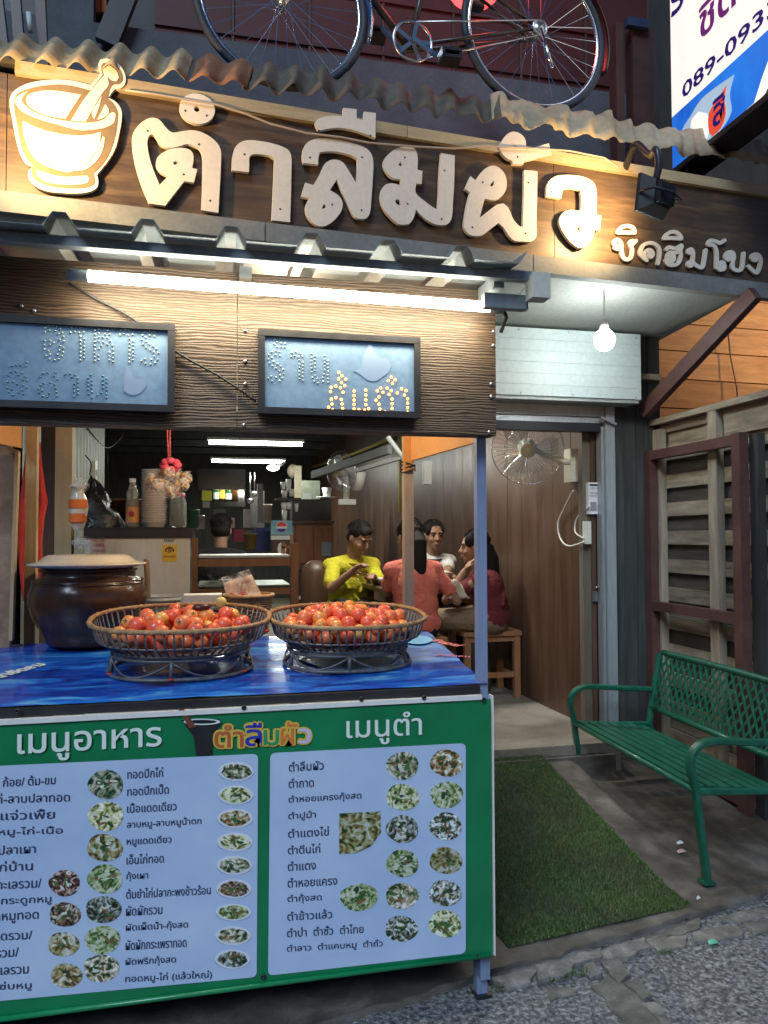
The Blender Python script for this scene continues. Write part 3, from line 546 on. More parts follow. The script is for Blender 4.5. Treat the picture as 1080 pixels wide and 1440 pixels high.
# mortar and pestle emblem: backing board, dark engraved layer, pale fields
em = cut('emblem_backing', [(520,230),(650,245),(770,275),(845,180),(832,110),(850,62),(900,52),(970,75),(1030,130),(1060,200),(1055,265),(1020,300),(970,310),(918,380),(980,415),(1020,470),(1030,540),(1015,640),(980,790),(920,900),(820,1025),(832,1080),(820,1130),(760,1165),(650,1180),(520,1175),(400,1160),(310,1120),(255,1060),(250,1000),(288,960),(220,920),(170,820),(140,700),(115,560),(95,460),(100,370),(150,310),(250,260),(380,235)], 0,80,6)
eng = M('engraved_brown', (.16,.11,.05), (.22,.15,.08), rough=.6)
E_ = lambda nm, pts, a=.0305, b_=.0325, m_=letter_m: cut(nm, pts, 0,80,6, t0=a, t1=b_, mat_=m_, par=em)
E_('engraved_layer', [(500,272),(620,285),(765,320),(870,190),(855,130),(870,95),(920,90),(990,120),(1030,180),(1035,235),(1010,265),(960,272),(930,310),(915,390),(960,430),(995,500),(995,560),(975,700),(920,860),(860,950),(795,1010),(805,1080),(790,1110),(720,1135),(600,1138),(450,1125),(340,1090),(290,1050),(275,1000),(288,950),(240,900),(190,790),(160,640),(130,470),(135,390),(170,340),(240,310),(350,285)], .03,.032, eng)
for nm, pts in [('rim', [(240,335),(190,355),(148,390),(140,430),(200,500),(330,560),(500,610),(680,655),(800,650),(900,630),(965,590),(978,520),(960,505),(930,515),(890,560),(800,590),(650,590),(480,565),(330,520),(230,460),(192,410),(205,375)]),
                ('bowl_inside', [(230,410),(250,365),(330,335),(450,325),(690,360),(560,560),(430,540),(320,500),(250,450)]), ('bowl_inside', [(890,440),(920,480),(915,520),(880,550),(825,568)]),
                ('pestle', [(875,120),(920,110),(985,160),(1005,215),(985,248),(945,238),(908,205),(918,280),(865,345),(730,582),(605,578),(700,420),(800,290),(885,195),(870,150)]), ('highlight', [(862,365),(830,420),(780,510),(800,565),(840,460)]),
                ('bowl', [(205,580),(330,640),(480,680),(650,700),(780,690),(855,670),(840,780),(790,870),(720,940),(600,1005),(480,985),(350,930),(270,850),(225,740),(205,650)]), ('highlight', [(870,705),(888,720),(870,820),(810,920),(720,985),(640,995),(640,980),(730,940),(810,850),(850,760)]),
                ('foot', [(320,985),(400,1015),(540,1045),(740,1035),(758,1060),(745,1095),(640,1112),(480,1105),(380,1080),(320,1030)])]:
    E_(nm, pts, .0322, .034)
# small lettering: rounded strokes cut from the same board, drawn as thick ribbons
def ribbon(nm, strokes, ox, oy, sc_, w, par, mat_, t0=.006, t1=.018, sub=5):
    # union of round-ended strokes by a distance field, contoured into outlines
    segs = []
    for st_ in strokes:
        P_ = [Vector(p) for p in st_]
        Q = []
        for i in range(len(P_)-1):
            p0 = P_[max(i-1, 0)]; p1 = P_[i]; p2 = P_[i+1]; p3 = P_[min(i+2, len(P_)-1)]
            for k in range(sub):
                t = k/sub; Q.append(.5*((2*p1)+(p2-p0)*t+(2*p0-5*p1+4*p2-p3)*t*t+(3*p1-p0-3*p2+p3)*t**3))
        Q.append(P_[-1]); segs += [(a.x, a.y, b2.x, b2.y) for a, b2 in zip(Q, Q[1:])]
    sg_ = np.array(segs); x0, y0 = sg_[:, [0,2]].min()-2*w, sg_[:, [1,3]].min()-2*w; x1, y1 = sg_[:, [0,2]].max()+2*w, sg_[:, [1,3]].max()+2*w
    h = w/3.2; nx, ny = int((x1-x0)/h)+2, int((y1-y0)/h)+2; gx, gy = np.meshgrid(x0+h*np.arange(nx), y0+h*np.arange(ny)); D = np.full(gx.shape, 1e9)
    for ax, ay, bx, by in segs:
        vx, vy = bx-ax, by-ay; l2 = vx*vx+vy*vy+1e-9; t = np.clip(((gx-ax)*vx+(gy-ay)*vy)/l2, 0, 1); D = np.minimum(D, np.hypot(gx-ax-t*vx, gy-ay-t*vy))
    D -= w; b = B(); quads = D < 0
    # march the cells into polygons, extrude the border
    vid = {}; vs = []; fs = []; border = []
    def vert(key, x, y):
        if key not in vid: vid[key] = len(vs); vs.append((x, y))
        return vid[key]
    for j in range(ny-1):
        for i in range(nx-1):
            c = [(i,j),(i+1,j),(i+1,j+1),(i,j+1)]; d = [D[q[1],q[0]] for q in c]
            if min(d) >= 0: continue
            poly = []; 
            for k in range(4):
                (ia, ja), (ib, jb) = c[k], c[(k+1) % 4]; da, db = d[k], d[(k+1) % 4]
                if da < 0: poly.append((vert(('c', ia, ja), x0+h*ia, y0+h*ja), 0))
                if (da < 0) != (db < 0):
                    t = da/(da-db); key = ('e',)+tuple(sorted([(ia,ja),(ib,jb)])); poly.append((vert(key, x0+h*(ia+(ib-ia)*t), y0+h*(ja+(jb-ja)*t)), 1))
            if len(poly) >= 3:
                ids = [p[0] for p in poly]; fs.append(ids)
                for k in range(len(poly)):
                    if poly[k][1] and poly[(k+1) % len(poly)][1]: border.append((ids[k], ids[(k+1) % len(ids)]))
    n = len(vs); F_ = fn(0); W3 = [F_(ox+x/sc_, oy+y/sc_, t1) for x, y in vs] + [F_(ox+x/sc_, oy+y/sc_, t0) for x, y in vs]
    b.add(W3, [tuple(f) for f in fs] + [(q, p_, p_+n, q+n) for p_, q in border]); return b.build(nm, mat_, par, fix=True)
SMALL = [[[(118,578),(130,555),(160,540),(190,540),(215,552),(224,578)],[(120,580),(170,580),(222,582)]],
  [[(118,665),(100,662),(92,645),(100,630),(120,628),(135,645),(138,668),(122,684),(98,676)],[(135,645),(140,690),(150,735),(175,750),(200,735),(208,690),(200,665)],[(200,665),(195,640),(210,632)],[(200,662),(220,645),(230,632)]],
  [[(320,708),(310,725),(325,735),(338,718),(330,695),(305,690),(285,710),(285,735),(300,755)],[(285,745),(262,720),(262,690),(280,658),(315,645),(350,652),(378,680),(380,725),(370,775)]],
  [[(410,615),(425,592),(455,575),(490,580),(515,605),(516,618)],[(412,616),(460,614),(515,618)]],
  [[(460,745),(445,740),(450,725),(468,725),(472,745),(458,762),(438,755),(430,730),(445,705),(480,708),(510,690),(520,665)],[(510,690),(515,730),(500,770),(470,785),(435,780),(420,755)],[(425,685),(440,672),(480,680),(515,660)]],
  [[(575,708),(562,705),(565,690),(580,685),(592,700),(592,735),(588,770),(578,790),(562,785),(565,768),(585,765),(610,785),(640,800),(655,790),(665,740),(672,690)]],
  [[(770,790),(785,785),(780,768),(762,770),(745,800)],[(750,800),(780,812),(790,795),(782,770),(755,775)],[(740,790),(742,740),(738,690),(720,660),(690,655),(700,630),(735,635),(760,645),(790,628)],[(740,800),(765,815)]],
  [[(812,740),(800,730),(812,715),(830,725),(828,745),(808,750),(798,730),(812,705),(840,705),(850,730),(842,770),(845,805),(870,818),(895,812),(905,780),(912,710)]],
  [[(985,745),(972,735),(975,722),(992,722),(1000,740),(985,755),(965,742),(970,720),(1000,718),(1018,745),(1015,790),(995,832),(965,815),(942,792)]]]
for st_ in SMALL: ribbon('small_letter', st_, 840,200,4.5, 11.5, sg, letter_m)
# pinkish wire slung over the sign, lamp bracket
wire = [SP(x, y, .04) for x, y in [(176,127),(215,132),(262,140),(300,146),(345,160),(380,174),(430,187),(480,193),(520,201),(580,206),(640,209),(690,206),(740,208),(800,212),(850,222),(870,236)]]
tag(B().tube(wire, .0042, 6).build('power_cable', M('pink_beige_cable', (.5,.38,.28), rough=.5)), 'thin beige cable slung across the sign above the letters', 'cable')
def lerp_pts(P_, n=6):
    out = []
    for i in range(len(P_)-1):
        p0 = P_[max(i-1,0)]; p1 = P_[i]; p2 = P_[i+1]; p3 = P_[min(i+2, len(P_)-1)]
        for k in range(n):
            t = k/n; out.append(.5*((2*p1)+(p2-p0)*t+(2*p0-5*p1+4*p2-p3)*t*t+(3*p1-p0-3*p2+p3)*t**3))
    out.append(P_[-1]); return out
def floodlight(s, z, lab, head, aim, on=900):
    base = S(s, 0, z); t = thing('floodlight', lab, 'lamp', base, 'floodlights over the shop sign')
    hs_ = (head-SA).dot(SD); ho = (head-SA).dot(SN); arm = lerp_pts([S(s,.005,z), S(s+(hs_-s)*.4,ho*.4,z+.05), S(s+(hs_-s)*.8,ho*.85,head.z+.21), S(hs_,ho*1.03,head.z+.2), S(hs_+.005,ho*1.06,head.z+.13), S(hs_,ho*1.02,head.z+.07)], 5)
    B().tube(arm, .016, 8).build('arm', dark_plastic, t); B().box(S(s,.008,z), (.07,.012,.03), SN.to_track_quat('-Y','Z').to_matrix()).build('wall_plate', steel, t)
    d = (aim-head).normalized(); R_ = d.to_track_quat('Z','Y').to_matrix()
    h = B(); h.add([head+R_@V(x*a, y*b_, zz) for zz, a, b_ in ((.03,.092,.078),(.014,.092,.078),(-.04,.06,.05)) for x, y in ((-1,-1),(1,-1),(1,1),(-1,1))], [(0,1,5,4),(1,2,6,5),(2,3,7,6),(3,0,4,7),(4,5,9,8),(5,6,10,9),(6,7,11,10),(7,4,8,11),(8,9,10,11)])
    for k in range(7): h.box(head+R_@V(-.048+k*.016,0,-.05), (.005,.09,.03), R_)
    h.build('housing', black, t)
    B().box(head+R_@V(0,0,.026), (.165,.135,.004), R_).build('lens', emit('flood_lens', (1,.82,.5), 12), t)
    B().tube([head+R_@V(-.096,0,.01), head+R_@V(-.1,0,-.06), head+R_@V(0,0,-.085), head+R_@V(.1,0,-.06), head+R_@V(.096,0,.01)], .006, 6).build('yoke', black, t)
    l = bpy.data.lights.new('flood_beam','SPOT'); l.energy = on; l.color = (1,.64,.27); l.spot_size = math.radians(130); l.spot_blend = .9; l.shadow_soft_size = .035
    lo = bpy.data.objects.new('flood_beam', l); COL.objects.link(lo); lo.parent = t; lo.matrix_world = Matrix.Translation(head+d*.045) @ (d.to_track_quat('-Z','Y').to_matrix().to_4x4()); lo.matrix_parent_inverse = Matrix.Translation(-base)
    return t
sR = Ss(878,238); zR = SP(878,240).z
floodlight(sR, zR, 'black floodlight on a curved arm above the small lettering', SP(921,276,.36), S(Ss(820,300),0,SP(820,300).z), 31)
floodlight(Ss(-60,150), SP(-60,105).z, 'floodlight on a curved arm lighting the mortar emblem at the left end', SP(-60,150,.46), S(Ss(130,200),0,SP(130,200).z), 40)
# ================================================================== tin roof edge over the sign
def tin(nm, px_pts, mat_, lab, amp, crump=0, rise=.15):
    """corrugated strip whose lower edge follows px points (x, y_low, y_high)"""
    b = B(); b.smooth = True; rows = [[], [], [], []]
    x0, x1 = px_pts[0][0], px_pts[-1][0]; n = int((x1-x0)/2.6)
    for i in range(n+1):
        x = x0+(x1-x0)*i/n
        for (xa, la, ha), (xb, lb_, hb) in zip(px_pts, px_pts[1:]):
            if xa <= x <= xb: t = (x-xa)/(xb-xa+1e-9); yl = la+(lb_-la)*t; yh = ha+(hb-ha)*t; break
        lo = SP(x, yl, .02); sl = (lo-SA).dot(SD); ph = sl*2*math.pi/.118
        for j in range(4):
            u = j/3; wv_ = amp*math.sin(ph) + crump*(mn.noise((sl*9, u*2, 3))*1.3 + .5*mn.noise((sl*26, u*3, 5)))
            z = lo.z + rise*u; out = .035 - .09*u
            q = S(sl + .035*u, out + wv_*1.0, z + wv_*.42 + crump*.8*mn.noise((sl*13, u, 8))); rows[j].append(q)
    b.sheet(rows); o = b.build(nm, mat_); s_ = o.modifiers.new('gauge', 'SOLIDIFY'); s_.thickness = .002; tag(o, lab, 'roof sheet', 'old tin sheets along the top of the sign'); return o
tin('tin_sheet', [(-60,88,0),(0,88,0),(90,96,0),(262,110,0)], tin_tan, 'tan corrugated tin sheet at the left end above the mortar emblem', .021, .003)
tin('tin_sheet', [(266,112,0),(348,122,0)], tin_rust, 'short rusty red corrugated tin sheet left of the dark crumpled one', .014, .01)
tin('tin_sheet', [(340,124,0),(450,132,0),(560,152,0),(700,172,0)], tin_dark, 'dark crumpled tin sheet under the bicycle wheels', .016, .02)
tin('tin_sheet', [(690,170,0),(800,188,0),(930,212,0),(1120,238,0)], tin_tan, 'pale crumpled tin sheet over the right end of the sign', .004, .03, .17)
b = B(); b.hexa([S(-1.2,-.02,ZT+.05),S(SL+.9,-.02,ZT+.05),S(SL+.9,-.9,ZT+.3),S(-1.2,-.9,ZT+.3),S(-1.2,-.02,ZT+.07),S(SL+.9,-.02,ZT+.07),S(SL+.9,-.9,ZT+.32),S(-1.2,-.9,ZT+.32)])
tag(b.build('lean_to_roof', tin_dark), 'dark sloping sheet roof behind the sign under the bicycle', 'roof')
for k in range(4): pass
# upper storey behind
led = M('ledge_concrete', (.05,.062,.075), (.115,.13,.15), rough=.85, scale=4, bump=.4, bdist=.01)
YU = 4.35
lz0, lz1 = PY(300,190,YU).z, (PY(540,78,YU).z+PY(860,138,YU).z)/2; print('ledge', lz0, lz1)
tag(B().span((-1.6,YU,lz0-.3),(2.75,YU+.25,lz1)).build('concrete_ledge', led), 'blue grey concrete ledge of the upper storey behind the bicycle', 'ledge')
red_wall = M('dark_red_panel', (.05,.006,.006), (.095,.014,.01), rough=.55, scale=3, bump=.1, vary=.25)
uw = thing('upper_wall', 'dark red panelled upper wall behind the bicycle', 'wall', (1,YU+.2,lz1))
x = -.35
while x < 2.6: B().span((x,YU+.2,lz1+.001),(x+.44,YU+.24,lz1+1.6)).build('panel', red_wall, uw); B().span((x+.442,YU+.19,lz1+.001),(x+.458,YU+.24,lz1+1.6)).build('batten', brown_wood, uw); x += .46
for z in (.16, .5): B().span((-.35,YU+.185,lz1+z),(2.6,YU+.199,lz1+z+.02)).build('rail', red_wall, uw)
B().span((-1.6,YU+.25,lz1+.001),(2.9,YU+.3,lz1+1.7)).build('backing', black, uw)
q = PY(108,20,YU+.1); tag(B().span((q.x-.16,YU+.02,lz1+.001),(q.x+.1,YU+.1,lz1+.55)).build('grey_board', led), 'blue grey upright board on the ledge at upper left', 'board')
q = PY(240,10,YU); tag(B().bar(PY(150,62,YU-.05), PY(190,-40,YU-.05), .05, .12, up=(1,0,0)).build('dark_strut', black), 'black slanting strut on the ledge beside the grey board', 'strut')
orange_cloth = M('orange_slats', (.42,.11,.04), (.62,.2,.07), rough=.7, st=(8,1,1), scale=6)
sl_ = thing('orange_shutter', 'small orange ribbed shutter at the upper left behind the strut', 'shutter', PY(128,10,YU+.12))
for k in range(6): q = PY(103+k*8,18,YU+.12); B().span((q.x,YU+.11,q.z),(q.x+.026,YU+.13,q.z+.5)).build('slat', orange_cloth, sl_)
for k, (px, lab) in enumerate([(8,'leftmost of the dark posts at the upper left corner'),(28,'second dark post from the upper left corner'),(58,'third dark post from the upper left corner, beside the pipe')]):
    a_ = PY(px+6,75,3.9); c_ = PY(px-14+k*6,-30,3.9); tag(B().bar(a_-V(0,0,.2), c_, .045, .04).build('dark_post', brown_wood), lab, 'post', 'dark posts in the upper left corner')
tag(B().tube([PY(40,18,3.85), PY(43,45,3.85)], .012, 10).build('pipe', blue_white), 'short pale pipe between dark posts at the upper left', 'pipe')
# dark frame and posts right of the bicycle
for x0, lab in [(868,'dark upright post just right of the bicycle'),(900,'dark broad post left of the lit signboard')]:
    a_ = PY(x0,170,4.0); tag(B().bar(V(a_.x,4.0,2.9), V(a_.x,4.0,4.4), .05 if x0 < 890 else .13, .08, up=(0,1,0)).build('dark_post', M('dark_red_post', (.03,.012,.01), (.07,.03,.025), rough=.6)), lab, 'post', 'dark posts beside the signboard')
a_ = PY(905,36,3.95); tag(B().span((a_.x-.12,3.92,a_.z-.03),(a_.x+.02,3.96,a_.z+.02)).build('blue_crosspiece', M('navy_paint', (.02,.04,.09), rough=.5)), 'navy crosspiece high between the dark posts', 'board')
tag(B().span((2.4,5.4,3.9),(7.5,5.5,8.5)).build('dark_building', dark_wall), 'dark neighbouring building wall behind the lit signboard', 'building')
# glowing red lantern
q = PY(668,-24,3.75); lt = thing('paper_lantern', 'glowing red round lantern hanging above the rear bicycle wheel', 'lantern', q)
lm = M('red_lantern_paper', (.8,.05,.06), rough=.6, emis=2.2, ecol=(1,.06,.06)); b = B(); b.ball(q, (.15,.15,.12), nu=20, nv=12); b.build('paper_shade', lm, lt)
B().lathe([(.05,.115),(.05,.135)], q, 14).build('top_ring', black, lt); B().lathe([(.05,-.135),(.05,-.115)], q, 14).build('bottom_ring', black, lt)
ll = bpy.data.lights.new('lantern_glow','POINT'); ll.energy = 5; ll.color = (1,.12,.08); ll.shadow_soft_size = .1; lo = bpy.data.objects.new('lantern_glow', ll); COL.objects.link(lo); lo.parent = lt; lo.location = (.0,-.2,-.02)
# ================================================================== bicycle
H2 = SP(752,48,-.1); H1 = SP(397,4,-.1); tyre_m = M('tyre_rubber', (.015,.02,.035), (.03,.04,.06), rough=.6, scale=30)
bf = M('dark_bike_frame', (.035,.03,.03), (.07,.055,.05), rough=.35, metal=.4)
BD = (H2-H1); WB = BD.length; BD.normalize(); BN = SN; BU = BD.cross(BN)*-1 if BD.cross(BN).z < 0 else BD.cross(BN); print('wheelbase', WB, H1, H2)
r2 = ((SP(752,161,-.1)-H2).length); r1 = ((SP(397,124,-.1)-H1).length); RW = (r1+r2)/2; print('wheel r', r1, r2)
bi = thing('bicycle', 'dark bicycle standing on the tin roof above the sign', 'bicycle', H1-BU*RW)
def bp(u, w, o=0): return H1 + BD*u + BU*w + BN*o
def wheel(c, lab):
    w_ = thing('wheel', None, None); del w_['label'], w_['category']; w_.parent = bi; w_.location = c-Vector(bi.location)
    N = 56; ring = lambda r, o=0: [c+BD*(r*math.cos(2*math.pi*k/N))+BU*(r*math.sin(2*math.pi*k/N))+BN*o for k in range(N)]
    B().tube(ring(RW-.017), .017, 10, closed=True).build('tyre', tyre_m, w_)
    b = B(); b.tube(ring(RW-.039), .009, 8, closed=True); b.build('rim', chrome, w_)
    b = B(); 
    for k in range(32):
        a = 2*math.pi*k/32; sgn = 1 if k % 2 else -1; a2 = a + (1.15 if k % 4 < 2 else -1.15); h = c+BD*(.02*math.cos(a2))+BU*(.02*math.sin(a2))+BN*(.026*sgn)
        b.tube([h, c+BD*((RW-.045)*math.cos(a))+BU*((RW-.045)*math.sin(a))], .0013, 4, caps=False)
    b.build('spokes', chrome, w_)
    B().tube([c-BN*.045, c-BN*.03, c-BN*.0299, c+BN*.0299, c+BN*.03, c+BN*.045], [.006,.006,.024,.024,.006,.006], 12).build('hub', steel, w_)
wheel(H1, ''); wheel(H2, '')
bb = SP(575,68,-.1)-H1; ub, wb = bb.dot(BD), bb.dot(BU)
seat_t = (ub+.16, wb+.48); head_b, head_t = (.19,.36), (.12,.56)
def ft(nm, pts, r, mat_=bf): B().tube([bp(*p) for p in pts], r, 10).build(nm, mat_, bi)
ft('down_tube', [head_b, (ub,wb)], .016); ft('seat_tube', [(ub,wb), seat_t], .015); ft('top_tube', [(.15,.5), (seat_t[0]-.04,seat_t[1]-.08)], .014); ft('head_tube', [head_b, head_t], .018)
for o in (-.04,.04): ft('fork_blade', [(.19,.38,o*.6),(.1,.18,o),(0,0,o*1.1)], .010); ft('chain_stay', [(ub,wb,o*.5),(WB,0,o*1.1)], .009); ft('seat_stay', [(seat_t[0]-.01,seat_t[1]-.03,o*.3),(WB,0,o*1.1)], .008)
B().tube([bp(.12,.56), bp(.11,.66), bp(.16,.68)], .012, 8).build('stem', chrome, bi); B().tube([bp(.3,.64,-.26), bp(.15,.7,-.2), bp(.15,.68,0), bp(.15,.7,.2), bp(.3,.64,.26)], .011, 8).build('handlebar', chrome, bi)
b = B(); b.ball(bp(seat_t[0]+.03, seat_t[1]+.08), (.13,.07,.035)); b.build('saddle', black, bi); ft('seat_post', [seat_t,(seat_t[0]+.02,seat_t[1]+.07)], .012, chrome)
c_ = bp(ub, wb, .05); b = B(); N = 40
b.tube([c_+BD*(.09*math.cos(2*math.pi*k/N))+BU*(.09*math.sin(2*math.pi*k/N)) for k in range(N)], .0075, 6, closed=True)
for k in range(5): a = 2*math.pi*k/5; b.bar(c_, c_+BD*(.085*math.cos(a))+BU*(.085*math.sin(a)), .018, .004, up=BN)
b.build('chainring', steel, bi)
pe = SP(625,92,-.0); pv = (pe-c_); B().bar(c_+BN*.02, pe+BN*.015, .02, .012, up=BN).build('crank_arm', chrome, bi); B().bar(c_-BN*.1, bp(ub-.1,wb+.12,-.06), .018, .012, up=BN).build('crank_arm', steel, bi)
for c2, nm in ((pe+BN*.06,'pedal'),(bp(ub-.11,wb+.125,-.12),'pedal')):
    b = B(); b.box(c2+BU*.015, (.09,.08,.012)); b.box(c2-BU*.015, (.09,.08,.012)); b.box(c2+BD*.04, (.012,.08,.03)); b.box(c2-BD*.04, (.012,.08,.03)); b.build(nm, dark_plastic, bi)
b = B(); b.tube([bp(ub,wb+.088,.05), bp(WB,.035,.05)], .004, 6); b.tube([bp(ub,wb-.088,.05), bp(WB,-.035,.05)], .004, 6); b.build('chain', steel, bi)
b = B(); b.tube([bp(WB+.035*math.cos(a), .035*math.sin(a), .05) for a in [i*math.pi/8 for i in range(16)]], .006, 6, closed=True); b.lathe([(.04,-.008),(.04,.008)], bp(WB,0,.045), 16, rot=BN.to_track_quat('Z','Y').to_matrix()); b.build('sprocket', steel, bi)
for c0, (a0_, a1_), nm in ((H1,(-.35,1.9),'mudguard'),(H2,(-.4,2.2),'mudguard')):
    rr2 = RW+.022; rows = []
    for k in range(30):
        a = a0_+(a1_-a0_)*k/29; e_ = c0+BD*(rr2*math.cos(a))+BU*(rr2*math.sin(a)); n_ = BD*math.cos(a)+BU*math.sin(a); rows.append([e_-BN*.026-n_*.012, e_-BN*.016, e_+BN*.016, e_+BN*.026-n_*.012])
    b = B(); b.smooth = True; b.sheet(rows); o = b.build(nm, chrome if c0 is H1 else bf, bi); s_ = o.modifiers.new('g','SOLIDIFY'); s_.thickness = .0015
ft('kickstand', [(WB-.01,-.02,.07),(WB-.005,-.24,.13)], .008, chrome)
# ================================================================== lit signboard top right
XB = 2.42
def bx_(px, py): return PX(px, py, XB)
far_y = bx_(943,100).y; bz = (bx_(985,212).z+bx_(1078,130).z)/2; near_y = 2.2; top_z = 5.0; print('billboard', far_y, bz)
lb_ = thing('lit_signboard', 'backlit white and blue projecting signboard with phone number at top right', 'signboard', (XB,far_y,bz))
wm = M('backlit_white_panel', (.8,.82,.7), (.86,.86,.8), rough=.4, scale=1.2, emis=.55, bump=0); blm = M('backlit_blue_panel', (.01,.09,.55), (.02,.25,.85), rough=.3, scale=1.6, st=(1,2,1), emis=.42, bump=0, contrast=.2)
B().span((XB+.002,near_y,bz),(XB+.16,far_y,top_z)).build('cabinet', M('maroon_cabinet', (.12,.02,.02), (.2,.04,.035), rough=.5), lb_)
B().span((XB-.012,near_y,bz-.03),(XB+.165,far_y+.004,bz-.002)).build('lower_edge', black, lb_)
bl = (bx_(946,160).z+bx_(1079,48).z)/2; print('band', bx_(946,160).z, bx_(1079,48).z)
B().add([(XB,far_y-.005,bl),(XB,near_y+.005,bl),(XB,near_y+.005,top_z-.01),(XB,far_y-.005,top_z-.01)], [(0,1,2,3)]).build('white_panel', wm, lb_)
B().add([(XB,far_y-.005,bz+.002),(XB,near_y+.005,bz+.002),(XB,near_y+.005,bl),(XB,far_y-.005,bl)], [(0,1,2,3)]).build('blue_panel', blm, lb_)
ink = M('navy_print', (.03,.02,.35), rough=.4); inkp = M('purple_print', (.3,.05,.4), rough=.4); UYn = V(0,-1,0); UZ = V(0,0,1)
def sgn_text(body, px, py, h, mat_, bold=.02, w=None): 
    q = bx_(px, py); b = B(); put_text(b, body, q+V(-.003,0,0), UYn, UZ, height=h, bold=bold, width=w); b.build('lettering', mat_, lb_)
d_ = lambda px, py: bx_(px, py)
hh = (bx_(962,122).z-bx_(962,142).z)
sgn_text('089-0933052', 960, 141, .085, ink, w=1.0); sgn_text('ชิดฮิมโขง', 984, 59, .2, inkp, w=.95); sgn_text('ร้านส้มตำ', 944, 28, .22, ink, w=.95)
# swoosh emblem and partial word on the blue band
def bpan(x, y, t): return PX(900+x/6, y/6, XB)+V(-.002-t,0,0)
for nm, pts, mt_, off in [('emblem', [(360,1100),(430,980),(520,840),(640,740),(800,630),(760,800),(775,940),(700,1080),(600,1180),(440,1225),(350,1225)], M('backlit_pale_blue', (.45,.65,.8), emis=.3), 0),
                          ('emblem_letter', [(430,1225),(440,1020),(500,945),(570,960),(590,1060),(560,1200),(520,1225),(480,1180),(520,1120),(500,1080)], wm, .002),
                          ('emblem_letter', [(590,1110),(590,960),(650,860),(740,720),(720,820),(730,960),(690,1080),(620,1150)], M('backlit_red', (.8,.08,.03), emis=.35), .003),
                          ('light_streak', [(1100,480),(1180,380),(1300,380),(1120,820),(940,1100),(790,1225),(900,1060)], wm, .001),
                          ('dark_patch', [(1110,700),(1200,560),(1300,560),(1300,900),(1090,1000),(940,1100),(1000,960)], M('backlit_dark_green', (.04,.06,.02), emis=.1), .003)]:
    b = B(); P2 = smooth_poly([(max(x, 250), y) for x, y in pts], sub=3); P3 = [(x, y) for x, y in P2]; b.prism(P3, lambda x, y, t: (lambda q: V(XB-.002-t, min(q.y, far_y-.01), max(q.z, bz+.004)))(PX(900+x/6, y/6, XB)), off, off+.0015); b.build(nm, mt_, lb_, fix=True)
b = B(); put_text(b, 'สิ', PX(1004,182,XB)+V(-.007,0,0), UYn, UZ, height=.14, bold=.02); b.build('lettering', ink, lb_)
# ================================================================== food stall
st_ = thing('food_stall', 'food stall cart with steel posts, dark wood grain fascia and small sheet roof', 'food stall', (XL,YF,0))
def st_span(nm, a, b_, m_, **k): return B().span(a, b_).build(nm, m_, st_, **k)
zf0 = PY(640,611,2.12).z; zf1 = PY(600,402,2.12).z; xfr = PY(697,500,2.12).x; print('fascia z', zf0, zf1, xfr)
ZP = zf1+.03
st_span('post', (XR-.03,YF,.07), (XR,YF+.03,ZP), blue_post); q = PY(582,700,YB); st_span('post', (XR-.04,YB-.02,.05), (XR,YB+.02,ZP), M('pinkish_timber', (.36,.29,.24), (.5,.41,.35), rough=.6, st=(7,7,.7), scale=4, bump=.2))
for y in (YF,): st_span('post', (XL,y,.07), (XL+.03,y+.03,ZP), blue_post)
q = PY(45,700,YB+.1); st_span('post', (q.x-.02,YB+.08,.05), (q.x+.02,YB+.12,ZP), tan_wood); XLb = q.x
grain = M_grain('wood_grain_cladding', (.04,.026,.017), (.095,.06,.037), (.135,.088,.054))
for x0, x1 in ((XL-.08,.06),(.061,xfr)): st_span('fascia_board', (x0+.001,2.12,zf0), (x1,2.135,zf1), grain)
st_span('fascia_lower_rail', (XL-.08,2.137,zf0), (xfr-.002,2.185,zf0+.03), black)
for px, py in [(694,466),(694,486),(691,540),(691,558),(688,608),(345,465),(345,508),(345,540),(343,598),(48,437),(30,430)]:
    q = PY(px, py, 2.118); o = inst(sc_me, 'screw', st_, q-Vector(st_.location))
# inner orange boards under the stall roof
zb0 = PX(672,623,XR).z; zb1 = PX(590,645,XR).z; print('inner board z', zb0, zb1)
b = B(); b.hexa([(XR-.012,YF+.03,zb0),(XR,YF+.03,zb0),(XR,YB-.02,zb1),(XR-.012,YB-.02,zb1),(XR-.012,YF+.03,ZP),(XR,YF+.03,ZP),(XR,YB-.02,ZP+.1),(XR-.012,YB-.02,ZP+.1)]); b.build('side_board', orange_ply, st_)
b = B(); b.hexa([(XLb-.1,YF+.03,zb0),(XLb-.09,YF+.03,zb0),(XLb-.03,YB+.06,zb1+.03),(XLb-.04,YB+.06,zb1+.03),(XLb-.1,YF+.03,ZP),(XLb-.09,YF+.03,ZP),(XLb-.03,YB+.06,ZP+.1),(XLb-.04,YB+.06,ZP+.1)]); b.build('side_board', orange_ply, st_)
st_span('joint_block', (XR-.045,YB-.028,PY(583,664,YB).z), (XR-.002,YB-.021,PY(583,615,YB).z), orange_ply)
# binding wire on the rear post
b = B(); zc_ = PY(580,662,YB).z
for k in range(5): b.tube([V(XR-.02+.032*math.cos(a), YB+.032*math.sin(a), zc_+.008*k+.01*math.sin(a*1.3+k)) for a in [i*math.pi/6 for i in range(12)]], .0022, 5, closed=True)
b.build('binding_wire', black, st_)
